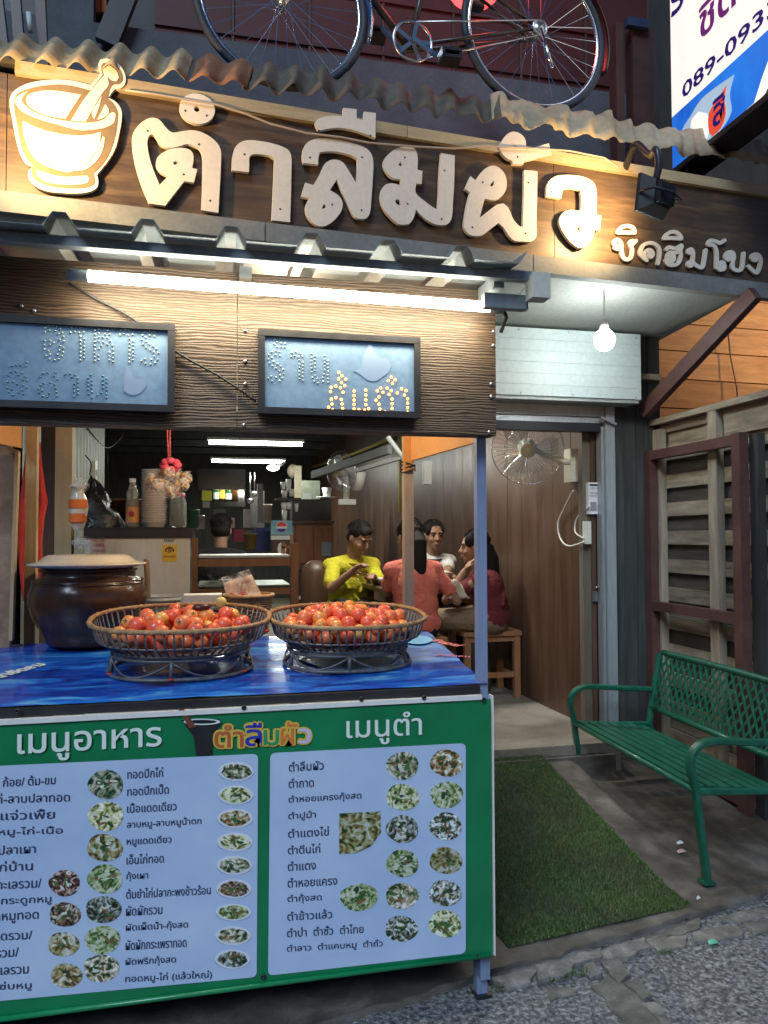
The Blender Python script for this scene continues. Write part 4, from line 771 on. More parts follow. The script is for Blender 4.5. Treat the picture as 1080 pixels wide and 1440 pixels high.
# sheet roof
za = PY(380,362,1.97).z; print('roof z', za)
xra = PY(742,392,1.97).x
b = B(); rows = [[], []]; prof = []
x = XL-.2; pitch = .2; prof = [(0,0),(.062,0),(.085,.034),(.115,.034),(.138,0)]
while x < xra-.02:
    for dx, dz in prof:
        if x+dx < xra: rows[0].append((x+dx,1.9,za+.012+dz)); rows[1].append((x+dx,YB+.25,za+.12+dz))
    x += pitch
b.sheet(rows); o = b.build('roof_sheet', tin_blue, st_); s_ = o.modifiers.new('g','SOLIDIFY'); s_.thickness = .0012
b = B(); b.span((XL-.2,1.955,za-.014),(xra+.02,1.985,za+.01)); b.build('front_beam', tin_blue, st_)
b = B(); b.span((XL-.2,2.136,zf1-.02),(xra-.1,2.17,za+.005)); b.build('rear_beam', alu_grey, st_)
st_span('rafter', (XR-.05,1.99,za-.028), (XR-.02,YB,za+.008), tin_blue); st_span('rafter', (XL+.05,1.99,za-.028), (XL+.08,YB,za+.008), tin_blue)
q0 = PY(735,388,1.97); q1 = PY(766,425,1.97); st_span('gutter_end', (q0.x+.012,1.93,q1.z), (q1.x,1.98,q0.z), cream_plastic)
st_span('roof_arm', (xra-.12,1.99,za-.085), (xra+.01,2.02,za-.045), tin_blue)
# black underframe and counter
TY = .06                                               # counter tilts slightly to the street
def cz(y): return ZC + (y-YF)*TY
def ctop(px, py, dz=0):    # point on the counter
    n = V(0,-TY,1).normalized(); return PP(px, py, V(0,YF,ZC+dz), n)
YBK = YB-.03
b = B(); b.hexa([(XL,YF-.02,ZC-.024),(XR-.032,YF-.02,ZC-.024),(XR-.032,YBK,cz(YBK)-.024),(XL,YBK,cz(YBK)-.024),(XL,YF-.02,ZC-.001),(XR-.032,YF-.02,ZC-.001),(XR-.032,YBK,cz(YBK)-.001),(XL,YBK,cz(YBK)-.001)]); b.build('counter_top', black, st_)
zal = PY(400,984,2.172).z; st_span('front_strip', (XL-.02,2.165,ZC-.039), (XR-.031,2.18,ZC-.026), white_paint)
za_b = PY(683,1345,2.17).z
st_span('front_panel', (XL,2.182,za_b+.01), (XR-.031,2.195,ZC-.038), black); st_span('side_panel', (XR-.012,YF+.031,za_b+.02), (XR-.002,YB-.021,ZC-.03), alu_grey); st_span('floor_panel', (XL+.02,YF+.04,za_b), (XR-.04,YB-.04,za_b+.02), black)
st_span('edge_strip', (XR+.001,2.168,za_b), (XR+.006,2.2,ZC-.03), white_paint)
for x in (XR-.03, XL+.02):
    st_span('leg', (x,YF+.03,.005), (x+.032,YF+.065,za_b+.0), blue_post); 
    B().span((x-.006,YF+.02,0.002),(x+.042,YF+.08,.012)).build('foot', black, st_); 
    st_span('leg', (x,YB-.08,.02), (x+.032,YB-.045,za_b+.0), blue_post)
for x in (-.4,.1,.5): B().tube([V(x,YF+.2,.05), V(x+.01,YF+.4,.06)], .03, 10).build('wheel_axle', black, st_) if False else None
# inner rear shelf rail and lamp bulb hidden under the roof
wb_ = thing('work_bulb', 'warm bulb hanging under the stall roof behind the fascia', 'lamp', (.25,2.75,za-.08)); B().ball((.25,2.75,za-.12), .03).build('glass', emit('warm_bulb', (1,.62,.3), 8), wb_); B().tube([(.25,2.75,za-.09),(.25,2.75,za-.04)], .014, 8).build('socket', black, wb_)
ll = bpy.data.lights.new('work_bulb_glow','POINT'); ll.energy = 17; ll.color = (1,.76,.48); ll.shadow_soft_size = .035; lo = bpy.data.objects.new('work_bulb_glow', ll); COL.objects.link(lo); lo.parent = wb_; lo.location = (0,0,-.08)
# tube light on the fascia
ta, tb = PY(95,386,2.04), PY(702,433,2.04); ta.z = tb.z = (ta.z+tb.z)/2 + 0; print('tube', ta, tb, PY(95,386,2.04).z, PY(702,433,2.04).z)
za_t, zb_t = PY(95,386,2.04).z, PY(702,433,2.04).z; ta.z = za_t; tb.z = zb_t
tl = thing('tube_light', 'lit white fluorescent tube fixed across the top of the stall fascia', 'lamp', ta); td = (tb-ta).normalized()
B().tube([ta+td*.05, tb-td*.03], .0145, 12).build('glass_tube', emit('tube_glow', (1,.93,.74), 17), tl)
B().tube([ta, ta+td*.049], .0155, 12).build('end_cap', M('tube_cap', (.55,.6,.66), rough=.35, metal=.3), tl); B().tube([tb-td*.029, tb+td*.012], .0155, 12).build('end_cap', alu, tl)
q = PY(345,384,2.06); B().span((q.x-.015,2.06,q.z-.014),(q.x+.017,2.118,q.z+.018)).build('clip', steel, tl); B().tube([tb+V(.01,0,0), tb+V(.03,.02,-.02), tb+V(.02,.04,-.06)], .006, 6).build('lead', black, tl)
al = bpy.data.lights.new('tube_wash','AREA'); al.shape = 'RECTANGLE'; al.size = 1.12; al.size_y = .03; al.energy = 3.8; al.color = (1,.86,.6); lo = bpy.data.objects.new('tube_wash', al); COL.objects.link(lo); lo.parent = tl
mid = (ta+tb)/2; lo.matrix_world = Matrix.Translation(mid+V(0,.002,-.03)) @ V(0,.62,-.78).to_track_quat('-Z','Y').to_matrix().to_4x4(); lo.matrix_parent_inverse = Matrix.Translation(-ta); 
tag(B().tube(lerp_pts([PY(97,398,2.11), PY(135,420,2.11), PY(185,447,2.11), PY(250,496,2.11), PY(310,530,2.11), PY(360,564,2.11)]), .0035, 6).build('cable', black), 'thin black cable running down the stall fascia behind the message signs', 'cable')
# LED message signs
scr = M('blue_screen', (.17,.27,.4), (.22,.33,.46), rough=.22, scale=2, bump=0)
ghost = M('screen_pale_print', (.24,.33,.47), rough=.25); led_off = M('unlit_led', (.42,.5,.44), rough=.35); led_off2 = M('unlit_green_led', (.1,.25,.3), rough=.35); led_on = emit('lit_amber_led', (1,.36,.06), 4.5)
def led_dots(body, px0, py0, px1, py1, mat_, par, Y, r=.0028, step=.0098, bold=.0, skip=None):
    a, c = PY(px0, py1, Y), PY(px1, py0, Y); me = text_mesh(body, bold, 3, 1.15); X0, X1, Y0, Y1 = text_box(me); sx, sy = (c.x-a.x)/(X1-X0), (c.z-a.z)/(Y1-Y0)
    bm = bmesh.new(); bm.from_mesh(me); bmesh.ops.remove_doubles(bm, verts=bm.verts, dist=1e-4); pts = []
    for e_ in bm.edges:
        if len(e_.link_faces) == 1:
            p0, p1 = e_.verts[0].co, e_.verts[1].co; L_ = math.hypot((p1.x-p0.x)*sx, (p1.y-p0.y)*sy); n = max(1, int(L_/step*3))
            for k in range(n): t = (k+.5)/n; pts.append((a.x+((p0.x+(p1.x-p0.x)*t)-X0)*sx, a.z+((p0.y+(p1.y-p0.y)*t)-Y0)*sy))
    bm.free(); keep = []
    for p_ in pts:
        if all((p_[0]-q[0])**2+(p_[1]-q[1])**2 > step**2 for q in keep): keep.append(p_)
    b = B()
    for x, z in keep: b.ball((x, Y, z), (r,.004,r), nu=7, nv=4)
    return b.build('led_dots', mat_, par, kind='stuff')
def led_sign(x0, y0, x1, y1, x2, y2, lab):
    Y = 2.085; a, c = PY(x0, y1, Y), PY(x2, y0, Y); t = thing('message_sign', lab, 'sign', V(a.x, Y, a.z), 'light message signs on the stall fascia'); w = .018
    ox = lambda f_: None
    z0, z1 = PY((x0+x2)/2, (y1+y2)/2, Y).z, PY((x0+x2)/2, (y0+y2-(y1-y0))/2, Y).z
    B().span((a.x,Y-.002,z0),(c.x,Y+.03,z0+w)).build('frame', black, t); B().span((a.x,Y-.002,z1-w),(c.x,Y+.03,z1)).build('frame', black, t)
    B().span((a.x,Y-.0015,z0+w+.0002),(a.x+w,Y+.03,z1-w-.0002)).build('frame', black, t); B().span((c.x-w,Y-.0015,z0+w+.0002),(c.x,Y+.03,z1-w-.0002)).build('frame', black, t)
    B().span((a.x+w+.0002,Y+.006,z0+w+.0002),(c.x-w-.0002,Y+.028,z1-w-.0002)).build('screen', scr, t); return t, Y+.006
t1, Yl = led_sign(-105,440,0,568,246,580,'blue message sign with unlit dotted letters at the left, cut by the photo edge')
t2, Yl = led_sign(363,462,363,578,591,591,'blue message sign with a lit amber dotted word, right one of the two')
led_dots('อาหาร', 62,466,223,506, led_off, t1, Yl); led_dots('อีสาน', 10,514,150,556, led_off2, t1, Yl)
led_dots('ร้าน', 377,476,461,536, led_off, t2, Yl); led_dots('ส้มตำ', 462,528,573,582, led_on, t2, Yl, r=.004, step=.0125)
MORT = [(0,20),(14,22),(30,26),(34,0),(42,-2),(50,30),(60,34),(70,46),(66,60),(52,70),(44,84),(30,84),(22,72),(6,66),(-6,58)]
def mortar_print(cx, cy, sc_, par, flip=1):
    b = B(); b.prism([(cx+(x-32)*sc_*flip, cy+(y-40)*sc_) for x, y in MORT], lambda x, y, t: PY(x, y, Yl-t), .0003, .0012); b.build('pale_print', ghost, par, fix=True)
b = B(); b.prism(smooth_poly([(511,500),(518,488),(516,484),(522,484),(532,502),(546,506),(550,514),(546,524),(538,530),(528,536),(516,534),(506,526),(497,522),(508,518)], sub=3), lambda x, y, t: PY(x, y, Yl-t), .0003, .0012); b.build('pale_print', ghost, t2, fix=True)
b = B(); b.prism(smooth_poly([(174,532),(178,516),(182,518),(188,532),(202,534),(206,542),(198,552),(186,556),(174,550)], sub=3), lambda x, y, t: PY(x, y, Yl-t), .0003, .0012); b.build('pale_print', ghost, t1, fix=True)
# ------------------------------------------------------------------ menu banner
YM = 2.172
green_v = M('green_vinyl', (.0,.16,.055), (.005,.24,.09), rough=.35, scale=3, bump=.35, bdist=.01, coat=.3, fine=4)
pale_v = M('pale_blue_vinyl', (.45,.58,.82), (.51,.64,.86), rough=.38, scale=3, bump=.35, bdist=.008, coat=.2, fine=4)
ink2 = M('menu_ink', (.03,.05,.12), rough=.5); wht = M('white_ink', (.75,.85,.8), rough=.5)
bn = thing('menu_banner', 'green and pale blue printed menu banner with dish photos on the stall front', 'banner', (XL,YM,.2))
zt_ = ZC-.041; zb_ = za_b
rows = []
for j in range(24):
    row = []
    for i in range(60):
        x = XL-.01+(XR-.002-XL+.01)*i/59; z = zb_+(zt_-zb_)*j/23
        row.append(V(x, YM+.0015*mn.noise((x*4, z*3, 1)), z+(0 if 0 < j < 23 else .003*math.sin(x*9))))
    rows.append(row)
b = B(); b.smooth = True; b.sheet(rows); b.build('green_sheet', green_v, bn)
B().tube([V(XL,YM-.006,zb_+.004), V(XR-.01,YM-.006,zb_+.004)], .007, 8).build('hem', green_v, bn)
def ban(x, y, t): return PY(x, y, YM-.003-t)
def rrect(c, r=8):
    out = []
    n = len(c)
    for i in range(n):
        p0, p, p1 = Vector(c[i-1]), Vector(c[i]), Vector(c[(i+1) % n]); a = p+(p0-p).normalized()*r; d = p+(p1-p).normalized()*r
        for k in range(5): t = k/4; out.append(tuple(a*(1-t)**2+p*2*t*(1-t)+d*t*t))
    return out
for c in ([(-110,1082),(363,1060),(361,1374),(-110,1418)], [(380,1059),(655,1045),(655,1341),(377,1372)]):
    b = B(); b.prism(rrect(c), ban, 0, .0006); b.build('pale_panel', pale_v, bn, fix=True)
def ban_text(body, px, py, px2, py2, h, mat_, bold=.015, lift=.0014, nm='lettering', off=((0,0),(.0005,.0003))):
    a, c = PY(px, py, YM-.004), PY(px2, py2, YM-.004); ux = (c-a).normalized(); b = B(); [put_text(b, body, a+ux*o_[0]+V(0,0,o_[1]), ux, V(0,0,1), width=(c-a).length, height=(h*a.y/FPX), bold=bold, lift=lift+.00004*i_) for i_, o_ in enumerate(off)]; return b.build(nm, mat_, bn)
ban_text('เมนูอาหาร', 24,1073, 227,1061, 37, wht, .01); ban_text('เมนูตำ', 487,1049, 593,1044, 45, wht, .005)
# colourful shop name with outline and mortar
cols = [('ตำ',(.5,.12,.04)),('ลื',(.02,.04,.4)),('ม',(.02,.3,.12)),('ผั',(.7,.2,.04)),('ว',(.6,.55,.85))]; xx = [(302,342),(345,368),(371,392),(395,418),(420,437)]
yel = M('yellow_outline_print', (.75,.5,.08), rough=.5)
for (s_, c), (x0, x1) in zip(cols, xx):
    y = 1051-(x0-302)*.05; hgt = {'ตำ':30,'ลื':31,'ม':20,'ผั':30,'ว':20}[s_]
    ban_text(s_, x0, y, x1, y-.3, hgt, yel, .02, .0006, 'lettering_outline', [(.0052*math.cos(q_*.393), .0052*math.sin(q_*.393)) for q_ in range(16)]); ban_text(s_, x0, y, x1, y-.3, hgt, M('print_'+str(x0), c, rough=.5), .0, .0016, 'lettering', [(.0011*math.cos(q_*.785), .0011*math.sin(q_*.785)) for q_ in range(8)])
b = B(); b.prism([(255,1013),(308,1011),(312,1016),(300,1030),(298,1061),(276,1063),(272,1036)], ban, .0006, .0014); b.build('mortar_print', black, bn, fix=True)
b = B(); b.prism([(251,998),(258,996),(276,1022),(266,1024)], ban, .0016, .0022); b.build('pestle_print', M('pestle_brown', (.16,.05,.03)), bn, fix=True)
b = B(); b.prism([(260+24+26*math.cos(a), 1015+4.5*math.sin(a)) for a in [i*math.pi/10 for i in range(20)]], ban, .0015, .0019, holes=[[(284+21*math.cos(a), 1015+2.8*math.sin(a)) for a in [i*math.pi/10 for i in range(20)]]]); b.build('mortar_rim_print', wht, bn, fix=True)
left = ['ก้อย/ ต้ม-ขม','ปีกไก่-ลาบปลาทอด','เนื้อ-แจ่วเพี้ย','ซอยหมู-ไก่-เนื้อ','ย่างปลาเผา','ย่างไก่บ้าน','ตำทะเลรวม/','ยำกระดูกหมู','ลูกหมูทอด','ลาบเป็ดรวม/','ยำรวม/','ยำทะเลรวม','ต้มแซ่บหมู']
xe = [78,98,77,88,50,46,58,72,54,45,26,40,44]
for k, (s_, x1) in enumerate(zip(left, xe)):
    y = 1104+k*24.2; n = len(s_); ban_text(s_, x1-8.2*n if k else 4, y+2.5, x1, y-1.5, 13, ink2, .004)
mid_ = ['ทอดปีกไก่','ทอดปีกเป็ด','เนื้อแดดเดียว','ลาบหมู-ลาบหมูน้ำตก','หมูแดดเดียว','เอ็นไก่ทอด','กุ้งเผา','ต้มยำไก่ปลากะพงข้าวร้อน','ผัดผักรวม','ผัดเผ็ดน้ำ-กุ้งสด','ผัดผักกระเพราทอด','ผัดพริกกุ้งสด','ทอดหมู-ไก่ (แล้วใหญ่)']
xe = [229,237,248,283,241,230,208,296,228,264,262,247,298]
for k, (s_, x1) in enumerate(zip(mid_, xe)):
    y = 1095+k*24.2-k*.1; ban_text(s_, 179-k*.25, y, x1, y-(x1-178)*.055, 13, ink2, .004)
right = [('ตำลืมผัว',455),('ตำถาด',441),('ตำหอยแครงกุ้งสด',508),('ตำปูม้า',444),('ตำแตงไข่',462),('ตำตีนไก่',450),('ตำแตง',444),('ตำหอยแครง',474),('ตำกุ้งสด',452),('ตำข้าวแล้ว',467),('ตำป่า  ตำซั่ว  ตำไทย',511),('ตำลาว  ตำแคบหมู  ตำถั่ว',538)]
for k, (s_, x1) in enumerate(right):
    y = 1085+k*23.3; ban_text(s_, 406-k*.25, y, x1, y-(x1-405)*.06, 13, ink2, .006)
food = [M_food('dish_print_a', [(.015,.04,.025),(.12,.2,.08),(.5,.45,.3),(.85,.85,.8)]), M_food('dish_print_b', [(.02,.03,.02),(.08,.12,.06),(.4,.42,.38),(.8,.85,.9)], 34), M_food('dish_print_c', [(.03,.06,.02),(.3,.18,.06),(.5,.5,.25),(.8,.82,.78)], 24), M_food('dish_print_d', [(.05,.12,.03),(.3,.4,.15),(.65,.7,.4),(.85,.9,.8)], 30), M_food('dish_print_e', [(.02,.02,.02),(.1,.05,.03),(.35,.25,.15),(.7,.7,.65)], 38)]
M_g1 = M('print_leaf_green', (.04,.12,.03), (.1,.2,.06), rough=.4, scale=60); M_g2 = M('print_pale_shred', (.62,.66,.5), (.75,.75,.65), rough=.4, scale=60); M_g3 = M('print_brown_meat', (.16,.08,.03), (.3,.17,.08), rough=.4, scale=60); M_g4 = M('print_dark_green', (.015,.05,.02), (.05,.1,.04), rough=.4, scale=60)
rim_w = M('plate_white_print', (.72,.76,.85), rough=.5)
def dish(x, y, rx, ry, k, plate=False):
    if plate:
        b = B(); b.prism([(x+rx*math.cos(a), y+ry*math.sin(a)) for a in [i*math.pi/11 for i in range(22)]], ban, .0007, .0012); b.build('plate_print', rim_w, bn, fix=True); 
        b = B(); b.prism([(x+rx*math.cos(a), y+ry*.9*math.sin(a)+1.5) for a in [i*math.pi/11 for i in range(22)]], ban, .0002, .0008); b.build('plate_shadow_line', ink2, bn, fix=True); rx *= .84; ry *= .8
    ph = random.random()*6; b = B(); b.prism([(x+rx*(1+.05*math.sin(3*a+ph)+(.06*math.sin(7*a) if plate else 0))*math.cos(a), y+ry*(1+.05*math.sin(2*a+ph))*math.sin(a)) for a in [i*math.pi/13 for i in range(26)]], ban, .0012, .0018); b.build('dish_photo', food[k % 5], bn, fix=True)
    b = B(); gm_ = [M_g1, M_g2, M_g3, M_g4]; Rg = random.Random(int(x*7+y))
    for q_ in range(9):
        b.m = Rg.randrange(4); a_ = Rg.uniform(0, 6.28); r_ = Rg.uniform(0, .7); cx_, cy_ = x+rx*r_*math.cos(a_), y+ry*r_*math.sin(a_); w_ = Rg.uniform(.1,.32)*rx; h_2 = Rg.uniform(.05,.14)*rx; th_2 = Rg.uniform(0, 3.1); o_ = Rg.uniform(0,.0004)
        b.prism([(cx_+w_*math.cos(u)*math.cos(th_2)-h_2*math.sin(u)*math.sin(th_2), cy_+(w_*math.cos(u)*math.sin(th_2)+h_2*math.sin(u)*math.cos(th_2))*.8) for u in [i*math.pi/5 for i in range(10)]], ban, .0018+o_, .0021+o_+q_*.00004)
    b.build('garnish_print', gm_, bn, kind='stuff')
for x, y, k in [(149,1103,0),(149,1148,3),(147,1192,2),(148,1236,3),(145,1279,1),(144,1322,3),(142,1362,0),(91,1242,4),(91,1286,4),(89,1328,2),(93,1372,2)]: dish(x, y, 25 if x > 100 else 22, 20 if x > 100 else 18, k)
for j, k in enumerate([0,3,2,3,0,4,3,0,1]): dish(332-j*.6, 1085+j*33.0, 25, 13.5 if j != 6 else 12, k, True)
for x, y, k in [(566,1077,0),(628,1073,2),(566,1121,3),(628,1118,3),(566,1166,1),(627,1162,1),(566,1214,3),(627,1210,2),(565,1260,0),(626,1256,1),(564,1306,1),(626,1299,3)]: dish(x, y, 23, 19 if k != 4 else 17, k)
b = B(); b.prism([(477,1144),(535,1141),(536,1170),(522,1190),(500,1200),(477,1201)], ban, .0012, .0018); b.build('dish_photo', food[2], bn, fix=True)
dish(505,1262,27,19,3)
for px, py in [(680,984),(343,995),(508,983),(596,981),(24,1000),(370,1373),(670,1345)]:
    q = PY(px, py, YM-.006); B().lathe([(.007,0),(.007,.004),(.004,.006),(.003,.001)], q, 10, rot=V(0,-1,0).to_track_quat('Z','Y').to_matrix()).build('eyelet', black, bn)
# ------------------------------------------------------------------ counter cloth
cl_m = bpy.data.materials.new('blue_printed_vinyl'); cl_m.use_nodes = True; t = cl_m.node_tree; p = t.nodes['Principled BSDF']; p.inputs['Roughness'].default_value = .3; p.inputs['Coat Weight'].default_value = .3
tc = t.nodes.new('ShaderNodeTexCoord'); mp = t.nodes.new('ShaderNodeMapping'); mp.inputs['Scale'].default_value = (1.2,4,1); mp.inputs['Rotation'].default_value = (0,0,-.25); L(t, tc.outputs['Object'], mp.inputs[0]); n = t.nodes.new('ShaderNodeTexNoise'); n.inputs['Scale'].default_value = 3.2; n.inputs['Detail'].default_value = 5; n.inputs['Distortion'].default_value = 1.2; L(t, mp.outputs[0], n.inputs[0])
r_ = t.nodes.new('ShaderNodeValToRGB'); L(t, n.outputs[0], r_.inputs[0]); L(t, r_.outputs[0], p.inputs['Base Color']); e = r_.color_ramp.elements
e[0].position = .3; e[0].color = (.002,.012,.12,1); e[1].position = .72; e[1].color = (.12,.45,.8,1); k = e.new(.45); k.color = (.005,.06,.45,1); k = e.new(.58); k.color = (.01,.17,.68,1)
n2 = t.nodes.new('ShaderNodeTexNoise'); n2.inputs['Scale'].default_value = 6; bpn = t.nodes.new('ShaderNodeBump'); bpn.inputs['Strength'].default_value = .5; bpn.inputs['Distance'].default_value = .012; L(t, tc.outputs['Object'], n2.inputs[0]); L(t, n2.outputs[0], bpn.inputs['Height']); L(t, bpn.outputs[0], p.inputs['Normal'])
rows = []; ex0, ex1 = ctop(671,952), ctop(606,893)
for j in range(30):
    v = j/29; y = 2.19+(YBK-2.2)*v; xr_ = ex0.x + (ex1.x-ex0.x)*max(0, (y-ex0.y)/(ex1.y-ex0.y)) if y > ex0.y else ex0.x-.003*abs(math.sin(v*40))
    rows.append([V(XL+(xr_-XL)*i/59, y, cz(y)+.004+.003*mn.noise((i*.12, j*.25, 2))+.002*mn.noise((i*.4, j*.6, 2))) for i in range(60)])
b = B(); b.smooth = True; b.sheet(rows); cl = thing('counter_cloth', 'blue printed vinyl cloth spread over the stall counter', 'tablecloth', (XL,YF,ZC)); b.build('sheet', cl_m, cl)
def ctext(body, px, py, ang, w, mat_, bold=.03):
    o = ctop(px, py)+V(0,0,.0085); ux = V(math.cos(ang), math.sin(ang), math.sin(ang)*TY).normalized(); uy = V(-math.sin(ang), math.cos(ang), math.cos(ang)*TY).normalized(); b = B(); put_text(b, body, o, ux, uy, width=w, bold=bold); b.build('lettering', mat_, cl)
redp = M('red_print', (.7,.05,.04), rough=.4); ctext('Pepsi', 600,905, -1.05, .14, redp); ctext('น้ำอัดลม', 0,958, 1.05, .2, wht, .05); ctext('น้ำอัดลม', 612,925, -.45, .12, M('pinkish_print', (.6,.1,.25)), .02)
b = B(); b.prism([(588+20*math.cos(a), 903+6*math.sin(a)) for a in [i*math.pi/8 for i in range(16)]], lambda x, y, t: ctop(x, y)+V(0,0,.0085+t), 0, .0005); b.build('round_print', M('sky_blue_print', (.15,.5,.85)), cl, fix=True)
b = B(); b.prism([(430,905),(470,898),(520,905),(560,925),(540,945),(470,950),(420,930)], lambda x, y, t: ctop(x, y)+V(0,0,.0083+t), 0, .0004); b.build('pale_print', M('ice_print', (.2,.42,.6), (.08,.2,.35), rough=.2, scale=20), cl, fix=True)
# ================================================================== lamps of the place
def tube_lamp(px0, py0, px1, py1, d, lab, e_=14, w=26):
    a, c = PY(px0, py0, d), PY(px1, py1, d); z = (a.z+c.z)/2; a.z = c.z = z; t = thing('tube_light', lab, 'lamp', a, 'fluorescent tubes on the shop ceiling')
    B().tube([a, c], .02, 8).build('glass_tube', emit('cool_tube', (.93,1,.92), e_), t); B().box((a+c)/2+V(0,0,.04), (c.x-a.x+.04,.05,.03)).build('batten', white_paint, t)
    al = bpy.data.lights.new('tube_glow','AREA'); al.shape = 'RECTANGLE'; al.size = c.x-a.x; al.size_y = .05; al.energy = w; al.color = (.95,1,.9); lo = bpy.data.objects.new('tube_glow', al); COL.objects.link(lo); lo.parent = t; lo.location = ((c.x-a.x)/2,0,-.03); return t
tube_lamp(294,619,425,628,8.6,'longer lit ceiling tube inside the shop, the upper one in view')
tube_lamp(298,647,400,651,11.2,'shorter looking lit ceiling tube farther inside the shop')
# a third tube of the same row, over the diners, hidden by the stall fascia
t3 = thing('tube_light', 'ceiling tube over the diners behind the stall fascia', 'lamp', (.55,5.2,2.62), 'fluorescent tubes on the shop ceiling'); B().tube([(.55,5.2,2.78),(1.75,5.2,2.78)], .02, 8).build('glass_tube', emit('cool_tube3', (.93,1,.92), 14), t3)
al = bpy.data.lights.new('tube_glow3','AREA'); al.shape = 'RECTANGLE'; al.size = 1.2; al.size_y = .05; al.energy = 30; al.color = (1,.97,.86); lo = bpy.data.objects.new('tube_glow3', al); COL.objects.link(lo); lo.parent = t3; lo.location = (.6,0,.12)
# bare bulb
q = PY(850,478,3.45); bt = thing('hanging_bulb', 'bright round white bulb hanging from the canopy on twisted wires', 'lamp', q); print('bulb', q)
B().ball(q, (.052,.052,.056), nu=20, nv=12).build('glass', emit('bulb_glow', (.95,1,.97), 26), bt); B().tube([q+V(0,0,.05), q+V(0,0,.10)], [.026,.017], 12).build('socket', M('bulb_socket', (.5,.52,.5), rough=.4), bt)
zcn = 2.655+(zc-2.655)*((q.y-3.2)/.9)
for s_ in (-1, 1): B().tube([q+V(0,0,.09)]+[q+V(s_*.004*math.cos(k), .004*math.sin(k)*s_, .1+(zcn-q.z-.1)*k/8) for k in range(1,9)], .0022, 5).build('wire', cream_plastic, bt)
ll = bpy.data.lights.new('bulb_light','POINT'); ll.energy = 60; ll.color = (.93,1,.93); ll.shadow_soft_size = .055; lo = bpy.data.objects.new('bulb_light', ll); COL.objects.link(lo); lo.parent = bt; lo.location = (0,0,-.0)
bt.children[0].visible_shadow = True
# neighbour's warm lamp beyond the fence
q = V(4.6,4.3,3.1); nb = thing('wall_lamp', 'warm lamp of the neighbouring house beyond the fence', 'lamp', q); B().ball(q, .07).build('glass', emit('warm_lamp', (1,.7,.4), 10), nb); B().box(q+V(0,0,.1), (.1,.1,.06)).build('cap', black, nb)
ll = bpy.data.lights.new('wall_lamp_glow','POINT'); ll.energy = 26; ll.color = (1,.66,.34); ll.shadow_soft_size = .07; lo = bpy.data.objects.new('wall_lamp_glow', ll); COL.objects.link(lo); lo.parent = nb; lo.location = (0,0,-.09)
for l_, ch in (('bulb_light', bt), ('wall_lamp_glow', nb), ('work_bulb_glow', wb_)):
    pass
# ================================================================== things on the counter
def on(px, py): return ctop(px, py)
# glazed jar
jc = on(116,917); jd = (jc-CAM).dot(FW); jr = 76/FPX*(jd+.22)
jc = jc + V(0,jr*.62,0); jc.z = cz(jc.y)+.006
jh = (PD(116,800,(jc-CAM).dot(FW)).z - jc.z); print('jar r', jr, 'h', jh)
glaze = M('brown_glaze', (.03,.014,.008), (.14,.06,.025), c3=(.065,.028,.013), rough=.26, scale=3, bump=.2, bdist=.004, coat=.15, rv=.1)
j = thing('glazed_jar', 'large dark brown glazed clay jar at the left of the counter', 'jar', jc)
pr = [(.0,.0),(.66,.0),(.7,.03),(.72,.1),(.80,.2),(.93,.36),(1,.55),(1,.68),(.95,.8),(.86,.88),(.8,.905),(.8,.97),(.84,.985),(.84,1),(.76,1),(.74,.9),(.5,.88)]
B().lathe([(r*jr, z*jh) for r, z in pr], jc, 48, cap=False).build('body', glaze, j)
for z in (.14,.80,.835): B().lathe([(jr*(.745 if z < .5 else .945)*1.0, z*jh), (jr*(.765 if z < .5 else (.965 if z < .82 else .935)), (z+.012)*jh), (jr*(.755 if z < .5 else .94), (z+.024)*jh)], jc, 48, cap=False).build('ridge', glaze, j)
B().lathe([(jr*.3,jh*1.0+.001),(jr*.78,jh+.002),(jr*1.0,jh+.018),(jr*1.01,jh+.022),(jr*.96,jh+.022),(jr*.8,jh+.03),(jr*.72,jh+.048),(jr*.64,jh+.054),(.002,jh+.056)], jc, 48, cap=False, wob=0)
b = B(); b.lathe([(.002,jh+.004),(jr*.78,jh+.004),(jr*1.0,jh+.016),(jr*1.015,jh+.02),(jr*.97,jh+.022),(jr*.82,jh+.029),(jr*.73,jh+.046),(jr*.66,jh+.053),(.002,jh+.055)], jc+V(-.004,0,0), 48, cap=False)
tag(b.build('enamel_basin', M('cream_enamel', (.8,.72,.6), (.85,.78,.67), rough=.2, coat=.5, bump=.02)), 'cream enamel basin turned upside down as a lid on the brown jar', 'basin')
# clear plastic strip left of the jar
tag(B().bar(on(36,862)+V(0,.3,.08), on(48,905)+V(0,.25,.02), .018, .006).build('plastic_strip', blue_white), 'pale bent plastic strip beside the base of the brown jar', 'strip')
def ell(c, rx, ry, n=48, tilt=0, sq=2.0, z=0):
    out = []
    for k in range(n):
        a = 2*math.pi*k/n; ca, sa = math.cos(a), math.sin(a); f_ = (abs(ca)**sq+abs(sa)**sq)**(-1/sq); x, y = rx*ca*f_, ry*sa*f_; out.append(Vector(c)+V(x, y, z+y*tilt))
    return out
tom_m = [M('tomato_red', (.78,.1,.05), (.85,.17,.08), rough=.32, scale=12, bump=.05, coat=.12, sss=.15), M('tomato_orange', (.85,.27,.06), (.9,.36,.09), rough=.32, scale=12, bump=.05, coat=.12, sss=.15), M('tomato_scarlet', (.82,.15,.06), (.88,.26,.09), rough=.32, scale=9, bump=.05, coat=.12, sss=.15), M('tomato_yellow', (.85,.4,.1), (.9,.48,.12), rough=.34, scale=9, bump=.05, coat=.12, sss=.15)]
calyx = M('calyx_green', (.05,.12,.02), rough=.6)
tms = []
